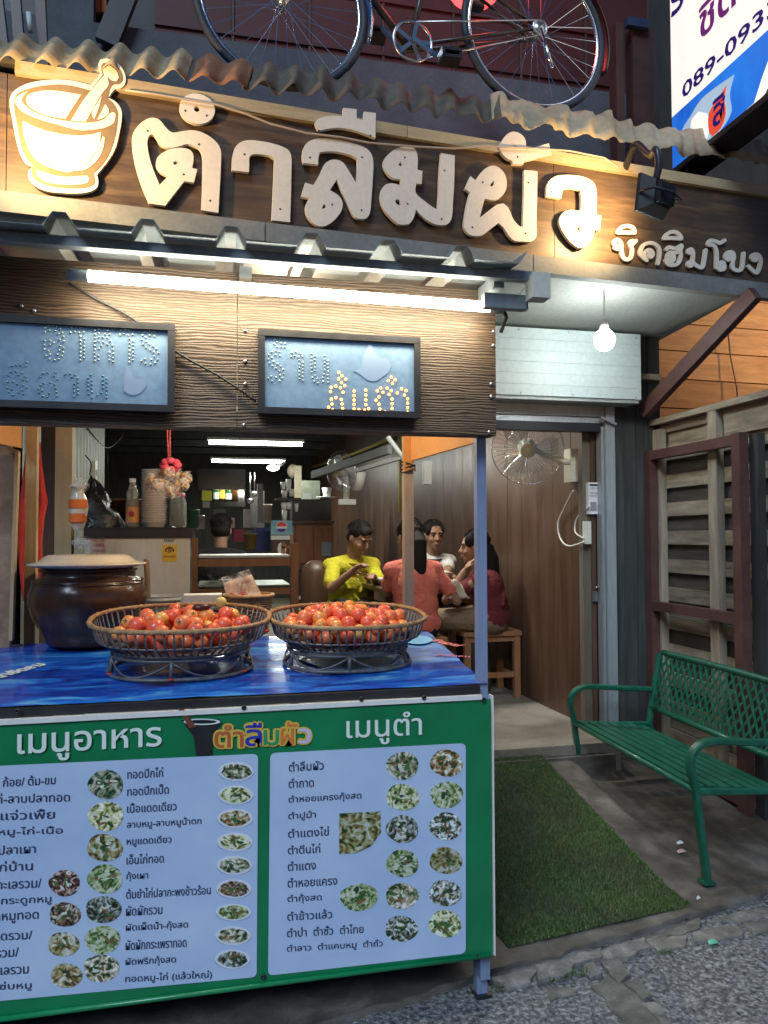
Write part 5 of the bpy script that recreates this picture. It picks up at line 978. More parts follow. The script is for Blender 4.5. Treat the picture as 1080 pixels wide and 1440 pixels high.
for mm in tom_m:
    b = B(); b.ball((0,0,0), (1,1,.93), nu=18, nv=12); 
    for i, v_ in enumerate(b.v):
        r_ = math.hypot(v_.x, v_.y); k_ = math.exp(-(r_/.22)**2); v_.z -= .09*k_*(1 if v_.z > 0 else -.5)
    b.m = 1; b.smooth = False
    for k_ in range(5):
        a = k_*1.257; d1 = V(math.cos(a), math.sin(a), 0); d2 = V(-d1.y, d1.x, 0); b.add([d2*.07+V(0,0,.85), d1*.22+V(0,0,.93)+d2*.06, d1*.42+V(0,0,.96), d1*.22+V(0,0,.93)-d2*.06, d2*-.07+V(0,0,.85)], [(0,4,3,1),(1,3,2)])
    b.tube([(0,0,.84),(.03,.0,1.02),(.06,.02,1.1)], .035, 5)
    me = b.mesh('tomato', [mm, calyx]); tms.append(me)
def basket(px, py, hw, lab, seed, cen_dz=0, squ=2.4, ntom=46, glabel=''):
    """px,py = middle of the rim ellipse, hw = half width in pixels"""
    R0 = random.Random(seed); yc = 2.55
    c = PY(px, py, yc); rx = hw/FPX*yc*1.0; ry = rx*.86; zr = c.z; t0 = TY+.02
    base = V(c.x, c.y, cz(c.y)+.006); t = thing('rattan_basket', lab, 'basket', base, 'oval rattan baskets of tomatoes'); H_ = zr-base.z; dep = .088; bz_ = zr-dep
    # rim: two twisted strands on a core
    rim = ell(c, rx, ry, 72, t0, squ); b = B(); b.tube(rim, .0075, 8, closed=True)
    for ph in (0, math.pi): b.tube([p_ + V(0,0,.0065*math.sin(k*1.9+ph)) + (p_-c).normalized()*.0065*math.cos(k*1.9+ph) for k, p_ in enumerate(rim)], .0034, 5, closed=True)
    b.build('rim', rattan, t)
    b = B()
    N = 62; top = ell(c, rx*.975, ry*.975, N, t0, squ, -.005); bot = ell(V(c.x,c.y,bz_), rx*.72, ry*.72, N, t0, squ)
    midd = ell(V(c.x,c.y,zr-.05), rx*.93, ry*.93, N, t0, squ)
    for k in range(N): b.tube([top[k], midd[k], bot[k]], .0034, 5)
    b.build('ribs', rattan_grey, t, kind='stuff')
    b = B(); b.tube(ell(V(c.x,c.y,bz_), rx*.74, ry*.74, 60, t0, squ), .0058, 7, closed=True); b.build('lower_ring', rattan_grey, t)
    b = B(); b.tube(ell(V(c.x,c.y,zr-.055), rx*.915, ry*.915, 60, t0, squ), .0028, 6, closed=True); b.build('weave_ring', rattan_grey, t)
    b = B(); rows = [ell(V(c.x,c.y,bz_+.002), rx*.71*f_, ry*.71*f_, 40, t0, squ) for f_ in (1,.6,.2,.01)]; b.sheet([r_+[r_[0]] for r_ in rows]); b.build('woven_bottom', rattan_grey, t)
    # stand
    b = B(); zb2 = base.z+.006; b.tube(ell(V(c.x,c.y,zb2), rx*.80, ry*.78, 60, TY, squ), .0062, 7, closed=True); b.build('base_ring', rattan_grey, t)
    b = B(); b.tube(ell(V(c.x,c.y,bz_-.012), rx*.76, ry*.74, 60, t0, squ), .0055, 7, closed=True); b.build('upper_ring', rattan_grey, t)
    tp = ell(V(c.x,c.y,bz_-.008), rx*.77, ry*.75, 60, t0, squ); bt_ = ell(V(c.x,c.y,zb2), rx*.80, ry*.78, 60, TY, squ)
    for k in range(4, 60, 10): B().tube([bt_[k], bt_[k].lerp(tp[k],.5), tp[k]], .0062, 7).build('strut', rattan_grey, t)
    for k in range(4, 60, 10):   # bent loops between struts
        b = B(); 
        P_ = [tp[k].lerp(bt_[k],.12)]
        for i in range(1, 10):
            f_ = i/10; kk_ = (k+ f_*10) % 60; i0 = int(kk_) % 60; i1 = (i0+1) % 60; fr_ = kk_-int(kk_); a_ = tp[i0].lerp(tp[i1], fr_); d_2 = bt_[i0].lerp(bt_[i1], fr_); P_.append(a_.lerp(d_2, .12+.78*math.sin(math.pi*f_)))
        P_.append(tp[(k+10) % 60].lerp(bt_[(k+10) % 60], .12)); b.tube(P_, .0034, 5); b.build('bent_loop', rattan_grey, t)
        if seed % 2: b = B(); b.tube(ell(bt_[k].lerp(tp[k],.05), .008, .008, 8), .003, 5, closed=True); b.build('red_tie', redp, t)
    # tomatoes: settle in layers
    placed = []; tries = 0; ci = 0
    while len(placed) < ntom and tries < 9000:
        tries += 1; r_ = R0.uniform(.0215,.0285); a = R0.uniform(0, 6.283); q_ = math.sqrt(R0.random()); x, y = rx*.74*q_*math.cos(a), ry*.74*q_*math.sin(a)
        z = bz_+.004+r_+max(0, (q_-.72))*.10; ok = False
        for it in range(60):
            hit = [p_ for p_ in placed if (x-p_[0])**2+(y-p_[1])**2+(z-p_[2])**2 < ((r_+p_[3])*.93)**2]
            if not hit: ok = True; break
            z += .004
        zmax = zr-(.018 if seed % 2 else .011)+ .034*(1-q_**2) 
        if ok and z < zmax: placed.append((x, y, z, r_))
    for x, y, z, r_ in placed:
        w_ = R0.random(); me = tms[0 if w_ < .38 else 2 if w_ < .8 else 1 if w_ < .96 else 3]
        o = inst(me, 'tomato', None, (c.x+x, c.y+y, z+y*t0), (R0.uniform(-1.5,1.5), R0.uniform(-1.5,1.5), R0.uniform(0,6)), (r_, r_, r_*R0.uniform(.95,1.12)))
        o['group'] = 'tomatoes heaped in '+glabel; o['category'] = 'tomato'; o['label'] = '%s tomato, %s %s of the heap in %s' % ({0:'red',1:'orange',2:'orange red',3:'yellow orange'}[tms.index(me)], 'upper' if z > zr-.012 else 'lower', ('far left','left','middle','right','far right')[max(0, min(4, int((x/rx+.8)/1.6*5)))]+(' front' if y < -.3*ry else ' back' if y > .3*ry else ''), glabel)
    return c, rx, ry
c1, rx1, ry1 = basket(256,868,117,'left oval rattan basket of tomatoes on a bent cane stand, in front of the jar',11,glabel='the left rattan basket', ntom=66)
c2, rx2, ry2 = basket(488,865,110,'right oval rattan basket of tomatoes on a bent cane stand, near the steel post',12,glabel='the right rattan basket', ntom=92)
# dark shallot and lime on the tomatoes
q = c1+V(.06,-.0,.03); tag(B().ball(q, (.03,.014,.012)).build('dried_chilli', M('dark_purple_skin', (.07,.015,.015), rough=.3)), 'dark purple pod lying on the tomatoes in the left basket', 'vegetable')
q = PY(311,847,2.72); b = B(); b.ball(q, (.019,.012,.019), nu=16, nv=10); tag(b.build('lime_half', M('lime_flesh', (.7,.6,.1), (.8,.72,.3), rough=.3)), 'cut yellow lime half standing at the rear rim of the left basket', 'lime')
# woven round basket with a plastic bag
wc = on(352,905)+V(0,.18,0); wc.z = cz(wc.y)+.004; rw = .098
wbk = thing('woven_basket', 'tall round brown wicker basket behind the tomato baskets', 'basket', wc); ht = PD(352,838,(wc-CAM).dot(FW)).z-wc.z; print('wicker', wc, ht)
b = B(); b.lathe([(.002,.004),(rw*.72,.004),(rw*.98,ht),(rw*.93,ht),(rw*.7,.01)], wc, 40, cap=False); b.build('lining', rattan, wbk); b = B()
n = int(ht/.0085)
for i in range(n):
    z = .006+i*.0085; r_ = rw*(.745+.26*z/ht); b.tube([wc+V((r_+.0022*math.cos(k*math.pi/2*1.0+(i % 2)*math.pi))*math.cos(2*math.pi*k/40), (r_+.0022*math.cos(k*math.pi/2+(i % 2)*math.pi))*math.sin(2*math.pi*k/40), z) for k in range(40)], .0042, 5, closed=True)
b.build('weave', rattan, wbk, kind='stuff'); B().tube(ell(wc, rw*1.02, rw*1.02, 40, 0, 2, ht+.002), .008, 7, closed=True).build('rim', rattan, wbk)
b = B(); b.tube(ell(wc, rw*.78, rw*.78, 30, 0, 2, .012), .009, 6, closed=True); b.build('red_base_band', redp, wbk)
film = mist('clear_plastic_film', (.85,.85,.88))
def bag(nm, c, sz, mat_, lab, cat, seed=0, parent=None, tie=True, n=18, hang=False):
    b = B(); b.smooth = True; rows = []
    for j in range(13):
        v = j/12; w = math.sin(math.pi*min(1, v*.86+.1))**.7 if v < .85 else .25+.6*(v-.85)/.15; rows.append([])
        for i in range(n+1):
            a = 2*math.pi*(i % n)/n; k_ = 1+.22*mn.noise((math.cos(a)*1.5+seed, math.sin(a)*1.5, v*3)); rows[-1].append(Vector(c)+V(sz[0]*w*math.cos(a)*k_, sz[1]*w*math.sin(a)*k_, sz[2]*(v)))
    b.sheet(rows); o = b.build(nm, mat_, parent)
    if lab: tag(o, lab, cat)
    return o
pb = thing('plastic_bag', 'clear plastic packet with red chilli pieces standing in the wicker basket', 'bag', wc+V(0,0,ht))
b = B(); b.smooth = True; rows = []
cs_ = [PY(311,812,wc.y), PY(350,800,wc.y), PY(368,836,wc.y), PY(322,848,wc.y)]
for j in range(10):
    rows.append([cs_[0].lerp(cs_[1], i/9).lerp(cs_[3].lerp(cs_[2], i/9), j/9)+V(0,.012*mn.noise((i*.5,j*.5,2))-.012,0) for i in range(10)])
b.sheet(rows); b.build('film', film, pb); b = B(); b.smooth = True; rows = [[p_+V(0,.018+.01*mn.noise((p_.x*30,p_.z*30,1)),0) for p_ in r_] for r_ in rows]; b.sheet(rows[2:]); b.build('back_film', M('pinkish_powder', (.6,.4,.33), (.75,.6,.52), rough=.6, scale=20), pb)
b = B(); 
for k in range(9): q = PY(330+random.uniform(-8,14), 836+random.uniform(-4,6), wc.y-.006); b.ball(q, (.008,.004,.003), nu=6, nv=4)
b.build('chilli_pieces', redp, pb); B().bar(PY(346,828,wc.y-.02), PY(354,844,wc.y-.02), .008, .002).build('white_label', white_paint, pb)
# clear tub with wooden pestle handle
tc_ = on(222,880)+V(0,.24,0); tc_.z = cz(tc_.y)+.004; dd = (tc_-CAM).dot(FW); rt_ = 27/FPX*dd; th_ = PD(222,838,dd).z-tc_.z; print('tub', rt_, th_)
tub = thing('plastic_tub', 'translucent round plastic tub with double rim behind the left basket', 'tub', tc_)
tubm = M('translucent_plastic', (.7,.72,.72), (.76,.78,.78), rough=.25, trans=.35, bump=.01); B().lathe([(rt_*.82,0),(rt_*.95,th_-.02),(rt_*1.04,th_-.018),(rt_*1.04,th_-.012),(rt_*.98,th_-.01),(rt_*.99,th_),(rt_*1.03,th_+.001),(rt_*.93,th_+.001),(rt_*.78,.006),(.002,.006)], tc_, 32, cap=False).build('body', tubm, tub)
B().lathe([(rt_*.8,.0),(rt_*.86,th_*.5),(.002,th_*.5)], tc_+V(0,0,.008), 24, cap=False).build('contents', M('palm_sugar', (.4,.3,.18), (.55,.45,.3), rough=.6), tub)
a_ = PD(206,786,dd); c_ = PD(209,838,dd)-V(0,0,.05); tag(B().tube([a_, a_.lerp(c_,.03), c_], [.0115,.0135,.011], 12).build('wooden_pestle', M('pestle_wood', (.26,.15,.08), (.4,.26,.15), rough=.5, st=(8,8,1))), 'wooden pestle handle standing in the plastic tub', 'pestle')
# white polystyrene box lid behind
a_ = PY(258,853,2.95); c_ = PY(312,836,2.95); tag(B().span((a_.x,2.94,a_.z-.06),(c_.x,3.04,c_.z)).build('foam_box', white_paint), 'white foam box behind the left tomato basket', 'box')
a_ = PY(300,860,2.9); tag(B().lathe([(.0,0),(.05,.0),(.075,.012),(.07,.015),(0.0,.006)], a_, 20, cap=False).build('dark_dish', black), 'small dark dish behind the lime half', 'dish')
# fridge
YFR = 3.95
fx0, fx1 = PY(120,800,YFR).x, PY(267,800,YFR).x; fz1 = PY(200,745,YFR).z; fr_ = thing('fridge', 'small silver grey fridge behind the stall counter', 'fridge', ((fx0+fx1)/2,YFR,ZI)); print('fridge', fx0, fx1, fz1)
fm = M('silver_fridge', (.6,.57,.51), (.66,.63,.57), rough=.35, metal=.1, scale=3, bump=.02, st=(1,1,.2)); dz = PY(200,757,YFR).z
B().span((fx0,YFR,ZI+.05),(fx1,YFR+.035,dz)).build('door', fm, fr_); B().span((fx0+.004,YFR+.038,ZI+.02),(fx1-.004,YFR+.5,dz)).build('cabinet', dark_plastic, fr_)
B().span((fx0-.008,YFR-.01,dz+.002),(fx1+.012,YFR+.52,fz1)).build('top', dark_plastic, fr_); B().span((fx0-.03,YFR+.1,fz1+.001),(fx1+.03,YFR+.5,fz1+.012)).build('glass_shelf', black, fr_)
def fsticker(nm, px0, py0, px1, py1, mat_, lift=.002): a, c = PY(px0, py1, YFR-.001), PY(px1, py0, YFR-.001); return B().span((a.x,YFR-lift,a.z),(c.x,YFR-lift+.0015,c.z)).build(nm, mat_, fr_)
def ftext(body, px0, py0, px1, py1, mat_, lift=.006, bold=.01):
    a, c = PY(px0, py1, YFR-lift), PY(px1, py0, YFR-lift); b = B(); put_text(b, body, a, V(1,0,0), V(0,0,1), width=c.x-a.x, height=c.z-a.z, bold=bold); b.build('lettering', mat_, fr_)
pinkp = M('pink_label_paper', (.6,.4,.32), rough=.6); brn = M('brown_print', (.3,.07,.05), rough=.6)
fsticker('paper_label', 127,752,149,779, pinkp); ftext('ร้าน • ตำ', 131,757,146,762, brn); ftext('• อาหาร', 131,764,146,769, brn); ftext('ราคา 30', 131,772,147,776, brn)
ftext('Haier', 231,757,246,762, M('grey_print', (.12,.12,.12)))
fsticker('energy_label', 228,766,249,790, M('yellow_label', (.75,.48,.05), rough=.5)); ftext('5', 236,770,242,777, brn, .006, .03); ftext('ประหยัดไฟ', 230,780,247,784, brn)
b = B(); cc = PY(238.5,775,YFR-.004); b.tube([cc+V(.019*math.cos(a),0,.019*math.sin(a)) for a in [math.pi*(1.05-1.1*i/10) for i in range(11)]], .003, 5); b.build('label_dial', black, fr_)
# on the fridge: bottle, bowls, jar, plant pot, black bag
YT = YFR+.16; zt_f = fz1+.013
def fx(px): return PY(px, 740, YT).x
bo = V(fx(186),YT,zt_f); bot = thing('sauce_bottle', 'clear bottle with white cap and red yellow label on the fridge', 'bottle', bo); hB = PY(186,673,YT).z-zt_f; rB = .033
B().lathe([(.0,0),(rB*.95,.0),(rB,.01),(rB,hB*.5),(rB*.8,hB*.62),(rB*.95,hB*.68),(rB*.6,hB*.8),(rB*.42,hB*.88),(rB*.42,hB*.94)], bo, 24, cap=False).build('glass', M('clear_bottle', (.8,.8,.75), rough=.08, trans=.75, ior=1.3, bump=0), bot)
B().lathe([(rB*.5,hB*.92),(rB*.5,hB),(0.001,hB)], bo, 16, cap=False).build('cap', white_paint, bot); B().lathe([(rB*1.015,hB*.1),(rB*1.015,hB*.42)], bo, 24, cap=False).build('label', M('yellow_red_label', (.7,.5,.12), (.6,.08,.08), rough=.5, scale=22), bot)
B().lathe([(rB*.96,.004),(rB*.97,hB*.08)], bo, 24, cap=False).build('sauce', brn, bot)
b = B(); q = bo+V(0,-rB*1.03,hB*.27); b.ball(q, (.014,.002,.016)); b.build('label_picture', M('label_dark_red', (.35,.02,.06)), bot)
foam = M('grey_white_foam', (.7,.64,.6), (.76,.7,.66), rough=.6, bump=.02); bl_me = B().lathe([(.045,0),(.052,.004),(.078,.034),(.08,.038),(.076,.038),(.05,.006),(.002,.004)], (0,0,0), 28, cap=False)
rb_ = (fx(235)-fx(198))/2; bme = B().lathe([(rb_*.72,0),(rb_*.8,.003),(rb_*.9,.024),(rb_,.026),(rb_,.0285),(rb_*.88,.0285),(rb_*.75,.005),(.002,.004)], (0,0,0), 28, cap=False).mesh('foam_bowl', foam)
zs = zt_f+.001; k = 0; ztop_b = PY(217,662,YT).z; step = .0128
while zs < ztop_b-.02: 
    o = inst(bme, 'foam_bowl', None, ((fx(198)+fx(235))/2+random.uniform(-.0012,.0012), YT, zs)); o['group'] = 'bowls stacked on the fridge'; o['category'] = 'bowl'
    bowls_ = globals().setdefault('bowls_', []); bowls_.append(o); zs += step; k += 1
ordw = 'topmost second third fourth fifth sixth seventh eighth ninth tenth eleventh twelfth thirteenth fourteenth'.split()
for i_, o in enumerate(bowls_):
    n_ = len(bowls_); top_i = n_-1-i_
    o['label'] = 'pale grey foam bowl, '+(('topmost' if top_i == 0 else ordw[top_i]+' from the top') if top_i < n_/2 else ('lowest' if i_ == 0 else ordw[i_]+' from the bottom'))+' of the tall stack on the fridge'
jo = V(fx(250),YT+.03,zt_f); jr2 = (fx(262)-fx(238))/2; jh2 = PY(250,693,YT).z-zt_f; gj = thing('lidded_jar', 'square clear jar with pink lid beside the bowl stack', 'jar', jo)
B().lathe([(.0,0),(jr2*.95,0),(jr2,.008),(jr2,jh2*.72),(jr2*.8,jh2*.86),(jr2*.75,jh2*.9)], jo, 24, cap=False).build('glass', M('jar_plastic', (.6,.68,.66), rough=.12, trans=.7, ior=1.2, bump=0), gj); B().lathe([(jr2*.82,jh2*.89),(jr2*.82,jh2),(.001,jh2)], jo, 20, cap=False).build('lid', M('pink_lid', (.5,.07,.12), rough=.4), gj)
b = B()
for i in range(30): b.ball(jo+V(random.uniform(-.6,.6)*jr2, random.uniform(-.6,.6)*jr2, .012+random.uniform(0,.05)), .009, nu=6, nv=4)
b.build('contents', M('brown_nuts', (.3,.2,.1), rough=.7), gj, kind='stuff')
po = V(fx(172),YT+.16,zt_f); pm = M('brown_pot', (.12,.05,.025), (.17,.075,.04), rough=.6); b = B(); hP = PY(172,700,YT).z-zt_f; b.lathe([(.0,0),(.052,0),(.088,hP-.012),(.096,hP-.012),(.096,hP),(.086,hP),(.05,.01)], po, 28, cap=False); tag(b.build('plant_pot', pm), 'empty brown plastic pot on the fridge behind the bottle', 'pot')
g = B(); g.smooth = True; rows = []
for j_ in range(12):
    v = j_/11; rows.append([])
    for i in range(23):
        a = 2*math.pi*(i % 22)/22; k_ = 1+.35*mn.noise((math.cos(a)*1.9+3, math.sin(a)*1.9, v*3.5)); w_ = (1-v)**.75; rows[-1].append(V(fx(132)+.02+.05*(1-v)*0-.045*v+.14*w_*math.cos(a)*k_, YT+.05+.1*w_*math.sin(a)*k_, zt_f+.26*v*(1+.2*mn.noise((a,v*3,1))) ))
g.sheet(rows); tag(g.build('bin_bag', M('black_bag_plastic', (.012,.012,.014), rough=.25, bump=.6, bdist=.015, scale=14)), 'shiny black plastic bag slumped on the fridge', 'bag')
# things on the tin wall
def wl(px, py, off=.02): return PX(px, py, -.965+off)
for (a0_, a1_, lab, mt_, wd_) in [((130,648),(130,694),'cream power strip fixed upright on the tin wall', cream_plastic, .05)]:
    p0, p1 = wl(*a0_), wl(*a1_); b = B(); b.span((p0.x-.005,p0.y-wd_,p1.z),(p0.x+.03,p0.y+wd_,p0.z)); o = thing('power_strip', lab, 'power strip', p1); b.build('case', mt_, o)
    for k in range(2): B().span((p0.x+.031,p0.y-.025,p1.z+.05+k*.09),(p0.x+.034,p0.y+.025,p1.z+.1+k*.09)).build('socket', M('socket_beige', (.4,.35,.3)), o)
tag(B().tube(lerp_pts([PX(122,600,-.93),PX(136,618,-.93),PX(152,630,-.93),PX(168,618,-.93),PX(178,600,-.93)]), .006, 6).build('drooping_cable', black), 'black cable drooping across the tin wall', 'cable')
tag(B().tube([PX(152,600,-.94),PX(151,650,-.94),PX(152,700,-.94),PX(166,724,-.94)], .005, 6).build('wall_cable', black), 'thin black cable running down the tin wall', 'cable')
# plastic sugar bag hanging on the timber post
sbp = PY(112,748,3.75); sgb = thing('sugar_bag', 'white and orange plastic bag hanging beside the timber post', 'bag', sbp); bag('bag_body', PY(110,745,3.75), (.043,.035,.2), M('white_bag_print', (.7,.66,.6), (.78,.75,.7), rough=.3, coat=.4), None, None, 5, sgb)
for z_, w_ in ((.035,.033),(.1,.036)):
    b = B(); b.smooth = True; q = PY(110,745,3.75); rows = [[q+V((w_+.009)*math.cos(a), (w_+.004)*math.sin(a), z_+dz_) for a in [math.pi*(1.1+.8*i/10) for i in range(11)]] for dz_ in (0,.02,.04)]; b.sheet(rows); b.build('orange_print', M('orange_print', (.8,.18,.03)), sgb)
bag('gathered_top', PY(112,693,3.75), (.04,.03,.07), film, None, None, 9, sgb)
bag('clear_bag', PY(113,772,3.78), (.04,.03,.06), film, 'small crumpled clear bag below the sugar bag', 'bag', 12)
# hanging snacks
hc = PY(238,672,3.3); hs = thing('snack_bunch', 'bunch of clear bags of fried snacks with pink bow hanging on a pink string', 'snacks', PY(237,600,3.3))
for dx in (-.006,.006): B().tube([PY(237,598,3.3)+V(dx,0,0), PY(238,650,3.3)+V(dx*.5,0,0)], .003, 6).build('pink_string', M('pink_string', (.7,.12,.16)), hs) if dx < 0 else B().tube([PY(237,598,3.3)+V(dx,0,0), PY(238,650,3.3)+V(dx*.5,0,0)], .003, 6).build('pink_string', bpy.data.materials['pink_string'], hs)
bow = M('pink_bow', (.75,.08,.16), (.85,.14,.24), rough=.6, scale=15); b = B()
for k in range(8): a = k*.785; b.ball(PY(240,654,3.29)+V(.028*math.cos(a),-.006+.01*math.sin(k*2),.018*math.sin(a)), (.019,.008,.014), nu=8, nv=6)
b.build('bow', bow, hs); snack = M('fried_snack', (.5,.25,.08), (.75,.48,.2), rough=.55, scale=40, bump=.5)
Rn = random.Random(4)
for k, (px, py) in enumerate([(214,674),(226,668),(238,666),(250,668),(262,672),(222,682),(234,684),(246,684),(258,680),(212,684),(240,692),(248,690)]):
    q = PY(px, py, 3.3+.04*math.sin(k*2.3)); s2 = B()
    for i in range(4):
        o_ = q+V(Rn.uniform(-.013,.013), Rn.uniform(-.01,.01), Rn.uniform(-.012,.012)); ax = V(Rn.uniform(-1,1),Rn.uniform(-1,1),Rn.uniform(-1,1)).normalized(); u_ = ax.orthogonal().normalized(); w2 = ax.cross(u_)
        s2.tube([o_+u_*.0105*math.cos(a)+w2*.0105*math.sin(a) for a in [j_*math.pi/4 for j_ in range(8)]], .0045, 5, closed=True)
    s2.build('fried_rings', snack, hs); bag('clear_bag', q-V(0,0,.03), (.026,.022,.058), film, None, None, k*1.7, hs, n=10)
# ================================================================== green bench
bo_ = V(1.856,2.68,.0); bx2 = V(1.895,3.79,0); ex = (bx2-bo_); BL = ex.length; ex.normalize(); ey = V(ex.y,-ex.x,0)
zg = gz(1.95,2.7)+.012; bench = thing('park_bench', 'green painted metal bench with lattice back along the plank fence', 'bench', bo_)
def bq(u, w, z): p_ = bo_+ex*u+ey*w; return V(p_.x, p_.y, zg+z*.89)
def flatbar(pts, w, t_, nm, up=None, mat_=green_paint):
    pts = [Vector(p) for p in pts]; b = B(); b.smooth = False; vs = []
    for i, p in enumerate(pts):
        a = pts[max(i-1,0)]; c = pts[min(i+1,len(pts)-1)]; tg_ = (c-a).normalized(); n_ = tg_.cross(ex).normalized()
        for sx_, sy_ in ((-1,-.6),(-.7,-1),(.7,-1),(1,-.6),(1,.6),(.7,1),(-.7,1),(-1,.6)): vs.append(p+ex*(sx_*w/2)+n_*(sy_*t_/2))
    N = len(pts); fs = [(i*8+k, i*8+(k+1) % 8, (i+1)*8+(k+1) % 8, (i+1)*8+k) for i in range(N-1) for k in range(8)]+[tuple(range(7,-1,-1)), tuple((N-1)*8+k for k in range(8))]
    b.add(vs, fs); return b.build(nm, mat_, bench, fix=True)
for u in (0, BL):
    flatbar(lerp_pts([bq(u,.035,0), bq(u,.02,.15), bq(u,.0,.33), bq(u,-.012,.43), bq(u,-.028,.5), bq(u,-.02,.565), bq(u,.02,.605), bq(u,.09,.615), bq(u,.25,.6), bq(u,.44,.585)], 5), .042, .024, 'arm_and_front_leg')
    flatbar([bq(u,.52,0), bq(u,.47,.2), bq(u,.43,.38), bq(u,.455,.55), bq(u,.50,.80)], .04, .024, 'rear_leg')
    flatbar([bq(u,.0,.40), bq(u,.2,.385), bq(u,.43,.375)], .035, .022, 'seat_bearer')
    B().box(bq(u,.035,.004), (.05,.05,.008)).build('foot', green_paint, bench)
wsl = [.02,.078,.136,.194,.252,.310,.368]
for k, w in enumerate(wsl):
    z = .414-.0*k-.00035*(k*k)*2; b = B(); b.bar(bq(-.0+.015,w,z-.02*math.sin(w*4)), bq(BL-.015,w,z-.02*math.sin(w*4)), .035, .012); b.build('seat_slat', green_paint, bench)
B().tube([bq(0,-.012,.405), bq(BL,-.012,.405)], .012, 8).build('front_tube', green_paint, bench)
def bk(u, v): return bq(u, .445+.075*v, .475+.33*v)      # back surface, v 0..1
top_ = [bk(BL*k/16, 1+.02*math.sin(math.pi*k/16)) for k in range(17)]
B().tube(top_, .016, 8).build('back_top_rail', green_paint, bench); B().tube([bk(0,0), bk(BL,0)], .015, 8).build('back_lower_rail', green_paint, bench)
b = B(); du = .052; nU = int(BL/du); hh_ = 1.0
for s_ in (-1, 1):
    for k in range(-8, nU+9):
        # strips crossing the back diagonally
        L_ = .33*.62
        u0, u1 = k*du, k*du+s_*L_
        v0, v1 = 0.0, 1.0
        def clip(u0, v0, u1, v1):
            t0, t1 = 0, 1
            for a, bb2 in ((u0-.01, u1-u0),):
                if bb2 > 0: t0 = max(t0, -a/bb2); t1 = min(t1, (BL-.02-a)/bb2)
                else: t0 = max(t0, (BL-.02-a)/bb2); t1 = min(t1, -a/bb2)
            return t0, t1
        t0_, t1_ = clip(u0, v0, u1, v1)
        if t1_-t0_ > .08: b.bar(bk(u0+(u1-u0)*t0_, t0_)+ey*(-.002*s_), bk(u0+(u1-u0)*t1_, t1_)+ey*(-.002*s_), .0045, .013, up=ex)
b.build('lattice', green_paint, bench, kind='stuff')
q = bq(0,.0,.414)+V(-.018,-.01,0); B().ball(q, .005).build('screw', chrome, bench)
# ================================================================== fans
def fan(c, ax, R_f, lab, motor_to, col=cream_plastic, blades=3):
    ax = Vector(ax).normalized(); M_ = ax.to_track_quat('Z','Y').to_matrix(); t = thing('wall_fan', lab, 'fan', c); X_ = lambda x, y, z: c+M_@V(x, y, z)
    b = B()
    for k in range(44):
        a = 2*math.pi*k/44; b.tube([X_(R_f*.2*math.cos(a),R_f*.2*math.sin(a),.07), X_(R_f*.65*math.cos(a+.12),R_f*.65*math.sin(a+.12),.06), X_(R_f*math.cos(a+.2),R_f*math.sin(a+.2),.0), X_(R_f*.65*math.cos(a+.2),R_f*.65*math.sin(a+.2),-.055), X_(R_f*.25*math.cos(a+.2),R_f*.25*math.sin(a+.2),-.07)], .0011, 4, caps=False)
    for r_, z in ((1,0),(.65,.06),(.65,-.055)): b.tube([X_(R_f*r_*math.cos(2*math.pi*i/40),R_f*r_*math.sin(2*math.pi*i/40),z) for i in range(40)], .003 if r_ == 1 else .0015, 5, closed=True)
    b.build('guard', chrome, t)
    B().lathe([(.002,.076),(R_f*.2,.074),(R_f*.21,.068),(R_f*.2,.06)], c, 20, rot=M_, cap=False).build('badge', M('cream_fan_badge', (.66,.6,.42), rough=.4), t)
    bm_ = M('clear_fan_blade', (.5,.55,.55), rough=.15, alpha=.5, bump=0)
    for k in range(blades):
        a0 = 2*math.pi*k/blades; rows = []
        for i in range(8):
            r_ = R_f*(.15+.72*i/7); w_ = .25+.35*math.sin(math.pi*(i+1)/9); rows.append([X_(r_*math.cos(a0+w_*(j_-2)/2), r_*math.sin(a0+w_*(j_-2)/2), .012*(j_-2)) for j_ in range(5)])
        b = B(); b.smooth = True; b.sheet(rows); b.build('blade', bm_, t)
    B().lathe([(.001,.03),(.03,.03),(.04,-.02),(.055,-.06),(.06,-.10),(.05,-.16),(.02,-.18),(.001,-.18)], c, 18, rot=M_, cap=False).build('motor_housing', col, t)
    B().tube([X_(0,0,-.13), Vector(motor_to)+V(-.05,0,.0), motor_to], .018, 8).build('arm', col, t); return t
def wallp(px, py, off=0):
    n = V(1,.04,0).normalized(); return PP(px, py, V(2.15-off,4,1), n)
wq = wallp(800,655,.02)
f1 = fan(PD(742,632,4.62), (-.35,-.9,-.22), .215, 'cream and chrome wall fan hanging inside the doorway', wallp(806,650,.03))
B().box(wallp(803,655,.03), (.05,.09,.2)).build('wall_bracket', cream_plastic, f1)
f2 = fan(PD(480,664,7.2), (-.8,-.55,-.1), .2, 'distant white wall fan above the man in the yellow shirt', PD(505,660,7.3), white_paint)
B().tube([PD(488,655,7.25), PD(487,702,7.25)], .03, 8).build('column', white_paint, f2); B().box(PD(488,706,7.25), (.16,.08,.05)).build('base', white_paint, f2)
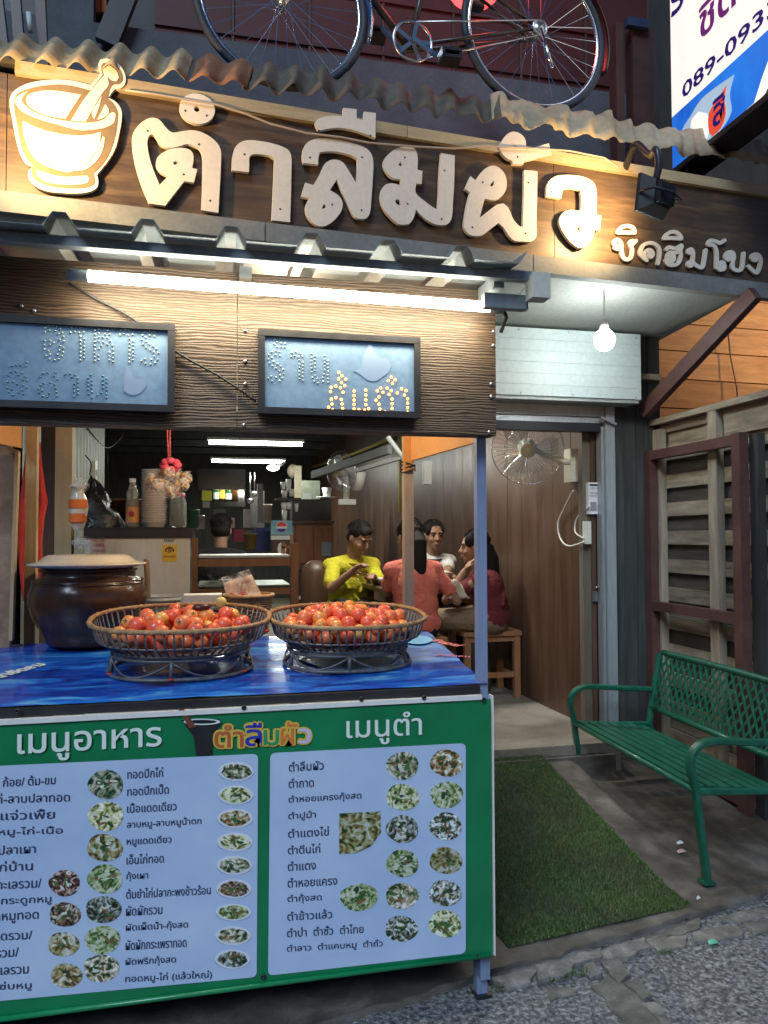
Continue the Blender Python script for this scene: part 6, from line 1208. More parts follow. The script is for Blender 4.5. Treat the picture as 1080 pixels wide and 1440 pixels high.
# breaker box, switch, cord, latch
def wbox(nm, px0, py0, px1, py1, mat_, dp, par=None, off=0):
    a, c = wallp(px0, py1, off), wallp(px1, py0, off); b = B(); ym = max(a.y, c.y); yn = min(a.y, c.y); x = max(a.x, c.x); b.span((x-dp-off,yn,a.z),(x-.0-off*0,ym,c.z)); return b.build(nm, mat_, par), (x, yn, ym, a.z, c.z)
jx = 2.09
def jp(px, py): return PY(px, py, 4.075)
sw = thing('breaker_box', 'white breaker box with printed label beside the door jamb', 'switch box', jp(834,702)); a, c = jp(825,723), jp(842,679); B().span((a.x,4.05,a.z),(c.x,4.08,c.z)).build('case', white_paint, sw)
B().span((a.x+.008,4.048,c.z-.02),(c.x-.012,4.05,c.z-.01)).build('slot', black, sw); B().span((a.x+.01,4.048,a.z+.02),(c.x-.03,4.0498,a.z+.07)).build('label', M('grey_label', (.3,.28,.32)), sw); B().span((c.x-.025,4.044,a.z+.02),(c.x-.01,4.049,a.z+.05)).build('lever', M('grey_lever', (.35,.3,.3)), sw)
b = B(); put_text(b, 'SAFE-T-CUT', V(a.x+.01,4.0475,c.z-.04), V(1,0,0), V(0,0,1), width=c.x-a.x-.02, height=.012); b.build('lettering', ink2, sw)
b = B(); put_text(b, '30A 240V\nON OFF', V(a.x+.01,4.0475,c.z-.085), V(1,0,0), V(0,0,1), width=c.x-a.x-.03, height=.03); b.build('lettering', ink2, sw)
so_ = thing('wall_socket', 'small cream socket and switch below the breaker box', 'socket', jp(824,750)); a, c = jp(820,765), jp(829,733); B().span((a.x,4.055,a.z),(c.x,4.08,c.z)).build('plate', cream_plastic, so_); B().span((a.x-.012,4.03,a.z+.0),(a.x+.01,4.054,a.z+.03)).build('plug', cream_plastic, so_)
cdm = M('white_cord', (.6,.58,.52), rough=.5)
tag(B().tube(lerp_pts([wallp(806,690,.05), wallp(795,712,.03), wallp(785,735,.02), wallp(788,757,.03), wallp(800,768,.06), PY(822,762,4.03)]), .006, 6).build('fan_cord', cdm), 'white cord looping from the wall fan to the socket', 'cord')
tag(B().tube(lerp_pts([wallp(830,712,.03), wallp(812,728,.02), wallp(809,748,.03), PY(821,757,4.03)]), .005, 6).build('fan_cord', cdm), 'shorter white cord arching beside the socket', 'cord')
la = thing('door_latch', 'dark metal latch on the inner door post', 'latch', jp(834,835)); b = B(); b.box(jp(834,838)+V(0,-.02,0), (.03,.012,.06)); b.tube([jp(832,826)+V(0,-.03,0), jp(838,824)+V(0,-.04,0), jp(838,830)+V(0,-.03,0)], .004, 6); b.build('hasp', steel, la)
# pipe and bracket along the wall
yp = M('yellow_conduit', (.45,.38,.1), (.55,.47,.16), rough=.5)
tag(B().tube([wallp(548,617,.05), wallp(500,637,.05), wallp(427,661,.05)], .022, 8).build('yellow_pipe', yp), 'yellow pipe running along the top of the brown wall', 'pipe')
tag(B().tube([wallp(563,612,.04), wallp(562,720,.04)], .018, 8).build('yellow_downpipe', yp), 'thin yellow pipe running down the brown wall behind the post', 'pipe')
tag(B().tube([PD(545,614,6.0), PD(570,648,6.0), PD(576,668,6.0)], .02, 8).bar(PD(500,662,6.3), PD(566,643,6.0), .03, .03).build('metal_bracket', M('dull_bracket', (.14,.15,.15), (.22,.23,.22), rough=.6)), 'grey angled metal bracket hanging under the ceiling near the post', 'bracket')
tag(B().bar(PD(440,668,7.6), PD(548,632,6.2), .04, .07).build('grey_duct', M('dim_grey_metal', (.07,.075,.075), (.13,.13,.13), rough=.6)), 'grey duct slanting under the yellow pipe', 'duct')
tag(B().box(PD(600,665,5.9), (.05,.09,.18)).build('speaker_box', M('speaker_grey', (.25,.25,.24), rough=.5)), 'grey box fixed high on the brown wall behind the post', 'speaker')
tag(B().lathe([(.001,0),(.05,.0),(.085,.17),(.08,.17),(.045,.01)], PD(503,690,7.2), 16, cap=False).build('wall_bin', white_paint), 'pale tapered holder on the wall right of the distant fan', 'holder')
# ================================================================== back of the shop
def pbox(nm, px0, py0, px1, py1, d, dp, mat_, lab=None, cat=None, parent=None):
    a, c = PY(px0, py1, d), PY(px1, py0, d); o = B().span((a.x,d,a.z),(c.x,d+dp,c.z)).build(nm, mat_, parent)
    if lab: tag(o, lab, cat)
    return o
cab = thing('wooden_cabinet', 'brown wooden cabinet standing left behind the man in yellow', 'cabinet', PY(440,800,8.3)); pbox('carcass', 413,736,468,800, 8.32,.5, M('cabinet_wood', (.13,.06,.025), (.2,.1,.045), rough=.4, st=(6,6,1)), parent=cab); pbox('door', 416,739,440,792, 8.3,.018, red_wood, parent=cab); pbox('door', 441.5,739,466,792, 8.3,.018, red_wood, parent=cab); pbox('top', 411,732,470,736, 8.28,.54, brown_wood, parent=cab)
pbox('poster', 452,762,466,782, 8.28,.01, M('blue_grey_poster', (.12,.15,.22), (.3,.34,.4), scale=12), 'small blue grey poster on the brown cabinet', 'poster')
pbox('television', 411,704,466,731, 8.4,.3, black, 'wide black box on top of the brown cabinet', 'box')
cu = thing('white_cup', 'white cup on a saucer above the black box', 'cup', PY(460,702,8.5)); q = PY(460,701,8.5); B().lathe([(.0,0),(.07,0),(.12,.01),(.12,.018),(.0,.012)], q, 16, cap=False).build('saucer', white_paint, cu); B().lathe([(.04,.018),(.06,.12),(.055,.12),(.03,.02)], q, 16, cap=False).build('cup_body', white_paint, cu)
pbox('framed_picture', 424,676,450,702, 8.9,.03, M('green_grey_picture', (.07,.09,.06), (.2,.22,.17), scale=9), 'pale green grey picture on the rear wall above the cabinet', 'picture')
pbox('notice_paper', 426,694,438,702, 8.85,.01, M('grey_paper', (.2,.2,.19)), 'grey notice under the pale green picture', 'notice'); pbox('calendar', 414,655,424,700, 9.2,.02, M('beige_calendar', (.2,.17,.11), (.28,.25,.18), scale=9), 'narrow beige calendar hanging left of the picture', 'calendar')
q = PY(412,663,9.3); tag(B().ball(q, (.07,.07,.09)).build('wall_horn', M('beige_box', (.2,.17,.12))), 'beige rounded object hung beside the end of the yellow pipe', 'box')
for k, (x, y0, y1, w_) in enumerate([(398,678,688,3.5),(406,674,690,4),(400,690,700,4.5),(410,688,698,4),(399,706,720,4),(406,706,716,4.5),(400,718,734,4),(417,708,720,3)]):
    a, c = PY(x-w_, y1, 7.9), PY(x+w_, y0, 7.9); tag(B().lathe([(.0,0),((c.x-a.x)*.38,0),((c.x-a.x)*.5,c.z-a.z),((c.x-a.x)*.42,c.z-a.z),((c.x-a.x)*.3,.01)], V((a.x+c.x)/2,7.9,a.z), 14, cap=False).build('cup_stack', white_paint), ['leftmost short white cup stack on the top shelf row','tallest white cup stack on the top shelf row','lower left white cup stack of the top shelf row','lower right white cup stack of the top shelf row','left white cup of the second row over the poster','middle white cup of the second row over the poster','white cup just above the blue poster','small white cup at the right of the second row'][k], 'cups', 'white cups above the blue poster')
for y in (701, 735): pbox('shelf_board', 388,y,422,y+1.6, 7.8,.25, black, 'dark shelf under the %s white cups' % ('upper' if y == 701 else 'lower'), 'shelf')
po_ = thing('drink_poster', 'blue soft drink poster with round red white and blue logo', 'poster', PY(396,745,7.75)); pbox('sheet', 381,732,411,752, 7.76,.01, M('sky_print', (.05,.25,.4), (.35,.6,.68), rough=.4, scale=7), parent=po_); pbox('caption_strip', 381,753,408,759, 7.76,.01, white_paint, parent=po_)
q = PY(396,741,7.752)
for a0_, a1_, mt_ in ((.1,math.pi-.1,redp),(math.pi+.35,2*math.pi-.35,ink)): 
    pts = [(.052*math.cos(a0_+(a1_-a0_)*k/10), .052*math.sin(a0_+(a1_-a0_)*k/10)) for k in range(11)]; b = B(); b.prism(pts, lambda x, y, t: q+V(x,-t,y), .001, .003); b.build('logo', mt_, po_, fix=True)
b = B(); b.prism([(.056*math.cos(k*.4), .056*math.sin(k*.4)) for k in range(16)], lambda x, y, t: q+V(x,-t,y), 0, .001); b.build('logo_disc', white_paint, po_, fix=True)
po2 = thing('number_poster', 'dark poster with a white rounded numeral below the drink poster', 'poster', PY(396,772,7.7)); pbox('sheet', 384,760,406,786, 7.72,.01, M('brown_poster', (.1,.04,.03)), parent=po2); b = B(); put_text(b, '0', PY(390,783,7.715), V(1,0,0), V(0,0,1), width=.09, height=.15, bold=.06); b.build('lettering', white_paint, po2)
pbox('yellow_note', 284,690,298,704, 8.6,.01, M('yellow_note', (.6,.6,.04), rough=.6), 'small yellow note pinned in the dark at the back', 'note'); pbox('grey_note', 285,705,295,714, 8.6,.01, M('grey_note', (.3,.29,.28)), 'small grey note just below the yellow note', 'note')
pbox('crimson_bin', 329,744,344,762, 8.2,.3, M('crimson_plastic', (.25,.02,.05)), 'crimson box beside the person in black', 'box'); pbox('blue_bin', 360,742,380,775, 8.0,.4, M('dark_blue_plastic', (.01,.02,.12)), 'dark blue bin behind the wooden rack', 'bin')
for k, (x0, y0, x1, y1, mt_, lab) in enumerate([(352,690,372,742,dark_wall,'tall dark grey shelf post mid back'),(300,706,345,712,dark_wall,'dark shelf edge left of the cups'),(278,660,345,688,M('dark_tv', (.01,.012,.014), rough=.2),'large black screen on the rear wall under the tube lights'),(343,716,352,742,M('pale_sack', (.4,.4,.38), (.2,.2,.2)),'pale sack hanging beside the dark shelf post'),(362,680,370,735,M('mid_grey_item', (.22,.2,.18), (.1,.1,.1)),'grey hanging item right of the shelf post')]):
    pbox(['shelf_post','shelf_edge','wall_screen','hanging_sack','hanging_item'][k], x0, y0, x1, y1, 9.0-.2*k, .1, mt_, lab, 'fitting')
pbox('steel_tray', 238,744,262,747, 6.5,.3, white_paint, 'thin pale tray right of the fridge top', 'tray')
q = PY(384,658,10); b_ = thing('spot_bulb', 'small lit bulb at the back below the ceiling tubes', 'lamp', q); B().ball(q, (.08,.04,.04)).build('glass', emit('small_bulb', (1,1,.95), 10), b_); B().tube([q+V(.06,0,.02), q+V(.16,0,.08)], .02, 6).build('neck', white_paint, b_)
# wooden rack / high counter in front of the person in black
YR = 5.0
rk = thing('wooden_rack', 'reddish wooden rack with pale top behind the tomato baskets', 'rack', PY(340,800,YR)); rx0, rx1 = PY(268,800,YR).x, PY(419,800,YR).x; zr1 = PY(340,782,YR).z
for px0, px1, yt in ((268,278,756),(409,420,764)): pbox('post', px0,yt,px1,1010, YR,.06, red_wood, parent=rk)
pbox('post', 396,762,401,782, YR+.3,.04, red_wood, parent=rk); pbox('rear_rail', 396,768,409,771, YR+.3,.03, red_wood, parent=rk)
pbox('front_rail', 278.3,785,408.7,797, YR+.01,.04, red_wood, parent=rk); a, c = PY(279,785,YR), PY(408,781,YR); B().span((a.x,YR-.0,a.z+.001),(c.x,YR+.5,a.z+.016)).build('top_board', M('pale_laminate', (.5,.5,.47), rough=.35), rk)
a, c = PY(278.5,826,YR+.02), PY(408.5,822,YR+.02); B().span((a.x,YR+.02,a.z),(c.x,YR+.6,c.z)).build('lower_shelf', M('sage_laminate', (.2,.26,.19), rough=.4), rk); pbox('lower_rail', 278.5,826.5,408.5,838, YR+.01,.03, red_wood, parent=rk)
q = PY(322,824,YR+.2); tag(B().lathe([(0,0),(.04,0),(.075,.02),(.07,.022),(0,.008)], V(q.x,YR+.2,PY(322,822,YR+.02).z+.002), 18, cap=False).build('saucer', white_paint), 'white saucer on the lower shelf of the reddish rack', 'saucer')
# distant brown chairs at left of the man
ch = thing('dark_chair', 'dark wooden chair with rounded back left of the man in yellow', 'chair', PD(447,850,6.4)); b = B(); b.smooth = True; c0_ = PD(446,800,6.4)
b.prism(smooth_poly([(424,860),(424,805),(432,792),(446,788),(460,794),(466,808),(466,860)]), lambda x, y, t: PY(x, y, 6.2)+V(0,t,0), 0, .04); b.build('backrest', brown_wood, ch, fix=True); pbox('seat', 420,842,474,850, 6.24,.4, brown_wood, parent=ch)
# ================================================================== people at the table
skin = M('skin', (.30,.165,.105), (.36,.2,.13), rough=.55, scale=14, bump=.05, sss=.1); hairm = M('black_hair', (.008,.007,.007), (.02,.017,.016), rough=.75, scale=30, st=(6,6,1), bump=.6, spec=.25)
def remesh(mb, nm, mat_, parent, vox=.007, it=4, off=None):
    me = mb.mesh(nm, mat_, Vector(parent.location)); o = bpy.data.objects.new(nm, me); COL.objects.link(o)
    r_ = o.modifiers.new('r','REMESH'); r_.mode = 'VOXEL'; r_.voxel_size = vox; r_.use_smooth_shade = True; s_ = o.modifiers.new('s','SMOOTH'); s_.factor = .5; s_.iterations = it
    dg = bpy.context.evaluated_depsgraph_get(); m2 = bpy.data.meshes.new_from_object(o.evaluated_get(dg)); o.modifiers.clear(); o.data = m2; m2.name = nm
    if not m2.materials: m2.materials.append(mat_)
    o.parent = parent; return o
def ik(a, t, l1, l2, pole):
    d = t-a; D = min(d.length, (l1+l2)*.995); t = a+d.normalized()*D; x = (l1*l1-l2*l2+D*D)/(2*D); h = math.sqrt(max(0, l1*l1-x*x)); u = d.normalized(); p = (Vector(pole)-u*Vector(pole).dot(u)).normalized(); return a+u*x+p*h, t
def person(lab, hp, d, head_deg, shirt, pants, pitch=0, yaw=0, lean=.12, k=1.0, hair='short', hands=(None, None), pole=None, neckline=None, seat=.46, shw=.165, sleeve=.16, roll=0):
    H = PD(hp[0], hp[1], d); a = math.radians(head_deg); f = V(math.sin(a), math.cos(a), 0); r = V(math.cos(a), -math.sin(a), 0); up = V(0,0,1)
    t = thing('person', lab, 'person', V(H.x-f.x*lean, H.y-f.y*lean, ZI)); ya_ = math.radians(yaw); fh = (f*math.cos(ya_)+r*math.sin(ya_)); pi_ = math.radians(pitch); rh = fh.cross(up).normalized(); fh2 = fh*math.cos(pi_)-up*math.sin(pi_); uh = rh.cross(fh2)
    if roll: q_ = math.radians(roll); rh, uh = rh*math.cos(q_)+uh*math.sin(q_), uh*math.cos(q_)-rh*math.sin(q_)
    RH = Matrix((rh, fh2, uh)).transposed(); h_ = lambda x, y, z: H+RH@(V(x, y, z)*k)
    N_ = H - uh*.10*k - up*.05*k - f*.035; Sh = V(N_.x, N_.y, N_.z-.055*k)-f*.015; P_ = V(Sh.x-f.x*lean*.8, Sh.y-f.y*lean*.8, ZI+seat+.08)
    sp = lambda t_: Sh.lerp(P_, t_)-f*.02*math.sin(t_*3.1); Rb = Matrix((r, f, up)).transposed()
    S_ = [Sh+r*(s_*shw*k)-up*.015 for s_ in (-1,1)]; kn = [P_+f*.40+r*(s_*.12)+up*.0 for s_ in (-1,1)]; ft_ = [V(q.x+f.x*.02, q.y+f.y*.02, ZI+.05) for q in kn]
    hd = []; 
    for i in range(2):
        tg_ = hands[i] if hands[i] is not None else kn[i]-f*.12+up*.09
        el_, w_ = ik(S_[i], Vector(tg_), .27*k, .235*k, pole[i] if pole else (-up*.8+r*((-1,1)[i])*.5-f*.2)); hd.append((el_, w_))
    b = B()   # body: one skin surface
    b.ball(h_(0,-.008,.03), V(.074,.093,.088)*k, RH, 20, 14); b.ball(h_(0,.02,-.02), V(.066,.072,.078)*k, RH, 20, 14); b.ball(h_(0,.038,-.072), V(.046,.046,.042)*k, RH, 14, 10); b.ball(h_(0,.064,-.095), V(.02,.018,.018)*k, RH)
    b.cone(h_(0,.086,.012), .008*k, h_(0,.104,-.026), .0125*k, 10); b.ball(h_(-.013,.094,-.03), .0085*k, RH); b.ball(h_(.013,.094,-.03), .0085*k, RH)
    b.cone(h_(-.045,.078,.03), .011*k, h_(.045,.078,.03), .011*k, 8)
    for s_ in (-1,1): b.ball(h_(s_*.074,-.01,-.008), V(.011,.022,.032)*k, RH); b.ball(h_(s_*.042,.062,-.03), V(.02,.018,.018)*k, RH)
    b.ball(h_(0,.092,-.056), V(.021,.009,.006)*k, RH); b.ball(h_(0,.09,-.066), V(.018,.009,.007)*k, RH)
    b.cone(h_(0,-.02,-.06), .052*k, N_-up*.05, .055*k, 14)
    b.ball(sp(.1), (V(.16,.1,.09))*k, Rb); b.ball(sp(.35), V(.15,.105,.16)*k, Rb); b.ball(sp(.7), V(.135,.1,.15)*k, Rb); b.ball(P_, V(.165,.125,.11)*k, Rb)
    for i in range(2):
        e_, w_ = hd[i]; b.cone(S_[i], .046*k, e_, .036*k); b.cone(e_, .036*k, w_, .025*k)
        fd = (w_-e_).normalized(); sd_ = fd.cross(up).normalized(); pn = sd_.cross(fd); curl = -pn
        pc = w_+fd*.045*k; b.ball(pc, V(.036,.048,.018)*k, Matrix((sd_, fd, pn)).transposed())
        for j_, (o_, l_) in enumerate(((-.026,.060),(-.009,.068),(.009,.064),(.025,.05))):
            p0 = w_+fd*.078*k+sd_*o_*k; p1 = p0+fd*l_*.5*k+curl*.012; p2 = p1+fd*l_*.22*k+curl*l_*.5*k; b.cone(p0-fd*.015, .0088*k, p1, .0082*k, 8); b.cone(p1, .0082*k, p2, .0072*k, 8)
        sg_ = 1 if i == 0 else -1; q0 = w_+fd*.03*k+sd_*.028*sg_; q1 = q0+fd*.03*k+sd_*.02*sg_+curl*.012; b.cone(q0, .0105*k, q1, .009*k, 8); b.cone(q1, .009*k, q1+fd*.024*k+curl*.012, .0078*k, 8)
        b.cone(P_+r*((-1,1)[i]*.08), .085*k, kn[i], .062*k); b.cone(kn[i], .06*k, ft_[i]+up*.04, .04*k); b.cone(ft_[i]-f*.05, .035*k, ft_[i]+f*.11-up*.015, .028*k)
    remesh(b, 'body', skin, t, .0072, 3)
    b = B()   # shirt
    b.ball(sp(.06), V(.165,.112,.085)*k, Rb); b.ball(sp(.33), V(.172,.125,.17)*k, Rb, 20, 14); b.ball(sp(.66), V(.158,.125,.16)*k, Rb, 20, 14); b.ball(sp(.95)-up*.01, V(.178,.14,.12)*k, Rb, 20, 14)
    for i in range(2):
        e_, w_ = hd[i]; dr = (e_-S_[i]).normalized(); b.cone(S_[i]-r*((-1,1)[i]*.03), .062*k, S_[i]+dr*sleeve*k, .056*k); b.cone(Sh+up*.01, .07*k, S_[i], .06*k)
    rr3 = random.Random(int(hp[0])); 
    for q_ in range(7): p_ = sp(rr3.uniform(.3,.95)) + (r*rr3.uniform(-.12,.12)+f*rr3.choice((-.118,.118)))*k; b.cone(p_, .016, p_+r*rr3.uniform(-.08,.08)-up*rr3.uniform(.02,.08), .012, 6)
    sh_ = remesh(b, 'shirt', shirt, t, .0075, 5)
    b = B(); b.cone(N_-up*.028+f*.006, .066*k, N_-up*.04+f*.01, .068*k); 
    if neckline: B().tube([N_-up*.042+f*(.012+.078*math.cos(a_)*k)+r*(.08*math.sin(a_)*k)-up*(.012*math.cos(a_)) for a_ in [i*math.pi/12 for i in range(24)]], .0085, 6, closed=True).build('collar', neckline, t)
    b = B(); b.ball(P_-up*.02, V(.175,.138,.10)*k, Rb)
    for i in range(2): b.cone(P_+r*((-1,1)[i]*.08), .098*k, kn[i], .076*k); b.cone(kn[i], .074*k, ft_[i]+up*.06, .055*k)
    remesh(b, 'trousers', pants, t, .009, 3)
    for i in range(2): b = B(); b.cone(ft_[i]-f*.06, .041, ft_[i]+f*.12-up*.012, .034); b.build('shoe', dark_plastic, t)
    b = B()   # hair
    if hair == 'cap': pass
    b.ball(h_(0,-.02,.045), V(.083,.094,.088)*k, RH, 20, 14)
    if hair == 'short':
        b.ball(h_(0,-.035,.0), V(.078,.075,.07)*k, RH, 16, 12); b.ball(h_(0,.035,.085), V(.062,.05,.035)*k, RH, 14, 10); b.ball(h_(.03,.055,.075), V(.03,.03,.022)*k, RH)
    else:
        b.ball(h_(0,-.045,-.0), V(.08,.075,.085)*k, RH, 18, 12)
        for s_ in (-1,1): b.ball(h_(s_*.058,.02,.05), V(.026,.05,.05)*k, RH)
    if hair == 'pony':
        pr_ = [h_(0,-.11,.02), h_(0,-.15,-.04), h_(0,-.155,-.14)-f*0, h_(0,-.15,-.26)]; pr_ = [pr_[0], pr_[1], V(pr_[1].x, pr_[1].y, pr_[1].z-.12)-f*.0, V(pr_[1].x, pr_[1].y, pr_[1].z-.26), V(pr_[1].x, pr_[1].y, pr_[1].z-.36)+r*.015]
        b.tube(pr_, [.03,.05,.052,.042,.008], 12); b.ball(h_(0,-.09,.04), .045*k, RH); b.tube([h_(-.06,-.06,.0), pr_[1]], [.03,.035], 8); b.tube([h_(.06,-.06,.0), pr_[1]], [.03,.035], 8)
    if hair == 'bun': b.ball(h_(0,-.11,-.01), V(.045,.035,.045)*k, RH)
    if hair == 'long': b.tube([h_(.0,-.07,0), h_(0,-.10,-.09), h_(0,-.11,-.22), h_(0,-.10,-.36)], [.065,.07,.065,.02], 12); b.tube([h_(-.05,-.03,.0), h_(-.06,-.06,-.12), h_(-.05,-.08,-.25)], [.035,.04,.02], 8); b.tube([h_(.05,-.03,.0), h_(.06,-.06,-.12), h_(.05,-.08,-.25)], [.035,.04,.02], 8)
    remesh(b, 'hair', hairm, t, .007, 1)
    b = B(); rh_ = random.Random(int(hp[1]))
    for q_ in range(150):
        a_ = rh_.uniform(0, 6.283); e_ = rh_.uniform(.05, 1.25); n_ = V(math.sin(e_)*math.cos(a_), math.sin(e_)*math.sin(a_), math.cos(e_)); p0 = V(n_.x*.083, -.02+n_.y*.094, .045+n_.z*.088); tn_ = V(n_.x, n_.y, 0)*.6-V(0,0,1)
        tn_ = (tn_-n_*tn_.dot(n_)).normalized()
        if p0.y+tn_.y*.04 > .055 and p0.z < .1: continue
        ln_ = rh_.uniform(.03,.055); b.tube([h_(*(p0+n_*.001)), h_(*(p0+tn_*ln_*.6+n_*.004)), h_(*(p0+tn_*ln_-n_*.006))], [.0035,.003,.0008], 4, caps=False)
    b.build('hair_strands', hairm, t, kind='stuff')
    for s_ in (-1,1):
        B().ball(h_(s_*.031,.0845,.006), V(.0145,.006,.0055 if pitch < 15 else .003)*k, RH, 10, 6).build('eye', black, t); B().cone(h_(s_*.016,.0905,.029), .0042*k, h_(s_*.048,.079,.031), .0035*k, 6).build('eyebrow', hairm, t)
    B().ball(h_(0,.099,-.0605), V(.02,.005,.0055)*k, RH, 10, 6).build('lips', M('lips', (.28,.09,.07), rough=.5) if 'lips' not in bpy.data.materials else bpy.data.materials['lips'], t)
    return t, H, f, r, hd, Sh, h_
fab = lambda n, c, c2: M(n, c, c2, rough=.88, scale=11, bump=.9, bdist=.022, fine=40)
yel_s = fab('yellow_cotton', (.52,.47,.02), (.66,.6,.035)); pink_s = fab('coral_cotton', (.7,.17,.12), (.8,.22,.16)); white_s = fab('white_cotton', (.6,.6,.57), (.7,.7,.67)); mar_s = fab('maroon_cotton', (.11,.012,.016), (.16,.02,.024)); blk_s = fab('black_cotton', (.008,.008,.01), (.016,.016,.02)); kha = fab('khaki_cotton', (.2,.14,.09), (.27,.19,.12)); nav = fab('dark_denim', (.01,.012,.025), (.02,.022,.04))
TC = PD(598,812,5.75); TZ = ZI+.75; TC.z = TZ; print('table', TC)
pm_, Hm, fm_, rm_, hm_, Sm, hh_m = person('man in a yellow polo shirt looking down at his food, seated left of the table', (505,757), 5.95, 165, yel_s, nav, pitch=28, yaw=-22, lean=.14, k=1.03, hair='short', hands=(PD(525,812,5.65), PD(496,803,5.6)), shw=.185, sleeve=.2, neckline=yel_s)
pbadge = B(); q = Sm+fm_*.12-V(0,0,.11)-rm_*.075; pbadge.ball(q, (.022,.014,.018)); pbadge.build('shirt_crest', redp, pm_)
for k_ in range(3): B().ball(Sm+fm_*.128-V(0,0,.05+.035*k_)+rm_*.01, .006).build('button', white_paint, pm_)
person('woman in a coral T-shirt with a long black ponytail, seen from behind', (576,756), 5.1, -10, pink_s, nav, pitch=5, lean=.05, k=.97, hair='pony', hands=(PD(555,822,5.4), PD(640,832,5.35)), shw=.165, sleeve=.17)
pw_, Hw, fw_, rw_, hw_, Sw, _x = person('woman in a white T-shirt with black collar facing the street across the table', (610,753), 6.15, 178, white_s, nav, pitch=4, yaw=0, lean=.06, k=.96, hair='bun', hands=(PD(622,812,5.75), PD(598,815,5.85)), neckline=black)
b = B(); put_text(b, 'SO', Sw+fw_*.142-V(0,0,.2)-rw_*-.06, V(1,0,0), V(0,0,1), width=.1, height=.055, bold=.05); b.build('shirt_print', ink2, pw_)
person('woman in a maroon top and khaki trousers in profile beside the blue post', (667,770), 5.35, -62, mar_s, kha, pitch=2, yaw=-8, lean=.07, k=.98, hair='long', hands=(PD(653,804,5.22), PD(645,822,5.45)), pole=[V(0,-.2,-1), V(.5,0,-1)])
person('person in a black T-shirt with dark hair seen from behind beyond the rack', (311,746), 6.2, 8, blk_s, blk_s, pitch=8, lean=.08, k=1.02, hair='short')
# table, dishes, stools, napkin
tbm = M('dark_table_wood', (.06,.035,.02), (.12,.07,.04), rough=.35, st=(1,6,1)); tb_ = thing('dining_table', 'dark wooden dining table covered with dishes among the diners', 'table', (TC.x,TC.y,ZI))
B().span((TC.x-.42,TC.y-.38,TZ-.03),(TC.x+.45,TC.y+.38,TZ)).build('tabletop', tbm, tb_)
for sx_ in (-1,1):
    for sy_ in (-1,1): B().box((TC.x+sx_*.36,TC.y+sy_*.32,ZI+.36), (.05,.05,.716)).build('leg', tbm, tb_)
def plate(x, y, r_, lab, fill=None, h=.02, nm='plate'):
    q = V(TC.x+x, TC.y+y, TZ+.001); t = thing(nm, lab, nm, q); B().lathe([(0,0),(r_*.6,0),(r_,h),(r_*.97,h+.003),(r_*.6,.005),(0,.004)], q, 22, cap=False).build('dish', white_paint, t)
    if fill: b = B(); [b.ball(q+V(random.uniform(-.5,.5)*r_, random.uniform(-.5,.5)*r_, h*.8), (.018,.014,.01), nu=6, nv=4) for _ in range(14)]; b.build('food', fill, t)
plate(-.28,.05,.1,'white bowl of food in front of the man in yellow',food[0],.05,'bowl'); plate(.12,-.12,.11,'white plate of salad at the near side of the table',food[3]); plate(.25,.12,.09,'small white plate of food by the maroon woman',food[2]); plate(.0,.22,.1,'white plate before the woman in white',food[1])
q = V(TC.x+.16,TC.y+.05,TZ+.001); cu2 = thing('paper_cup', 'white cup with dark print on the table by the maroon woman', 'cup', q); B().lathe([(0,0),(.03,0),(.04,.1),(.036,.1),(.027,.004)], q, 18, cap=False).build('cup_body', white_paint, cu2); B().lathe([(.0345,.04),(.0385,.07)], q, 18, cap=False).build('print_band', ink2, cu2)
for k, x in enumerate((-.1,-.04,-.15)): q = V(TC.x+x-.1,TC.y+.1+.05*k,TZ+.001); tag(B().lathe([(0,0),(.024,0),(.026,.08),(.012,.11),(.012,.13),(0,.13)], q, 14, cap=False).build('condiment_bottle', M('condiment', (.15,.1,.06), rough=.2)), ['dark sauce bottle in the middle of the table','dark sauce bottle nearest the coral shirt','dark sauce bottle nearest the man in yellow'][k], 'bottle')
tag(B().tube([hm_[1][1]+V(0,-.04,0), hm_[1][1]+V(.16,-.02,-.03)], .003, 6).build('spoon', chrome), 'metal spoon in the hand of the man in yellow', 'spoon')
stl = M('stool_wood', (.28,.13,.06), (.4,.2,.1), rough=.5, st=(5,5,1))
def stool(c, lab, h=.45, w=.36):
    t = thing('wooden_stool', lab, 'stool', (c.x,c.y,ZI), 'wooden stools around the dining table'); z = ZI+h; B().box((c.x,c.y,z-.015), (w,w*.9,.03)).build('seat', stl, t)
    for sx_ in (-1,1):
        B().box((c.x+sx_*(w/2-.03),c.y-.0,ZI+.14), (.03,w*.7,.035)).build('stretcher', stl, t)
        for sy_ in (-1,1): B().box((c.x+sx_*(w/2-.03),c.y+sy_*(w*.45-.03),ZI+h/2-.016), (.042,.042,h-.034)).build('leg', stl, t)
    B().box((c.x,c.y-w*.45+.03,z-.05), (w-.1,.02,.04)).build('apron', stl, t); B().box((c.x,c.y-w*.45+.03,ZI+.16), (w-.1,.025,.035)).build('stretcher', stl, t)
pa = PD(680,870,5.4); stool(pa, 'wooden stool under the woman in maroon', .46, .42); pa = PD(583,880,5.05); stool(pa, 'wooden stool under the woman in coral', .46); pa = PD(500,870,6.1); stool(pa, 'wooden stool under the man in yellow', .46); pa = PD(608,850,6.25); stool(pa, 'wooden stool under the woman in white', .46)
nk = B(); nk.smooth = True; rows = []
for j in range(8):
    v = j/7; rows.append([PD(632+6*v+(i-5)*(2.2+.7*v)+v*8*(i > 5), 815+v*26+1.5*math.sin(i*2.1+j), 5.1)+V(0,.014*math.sin(i*1.7+j*.8),0) for i in range(11)])
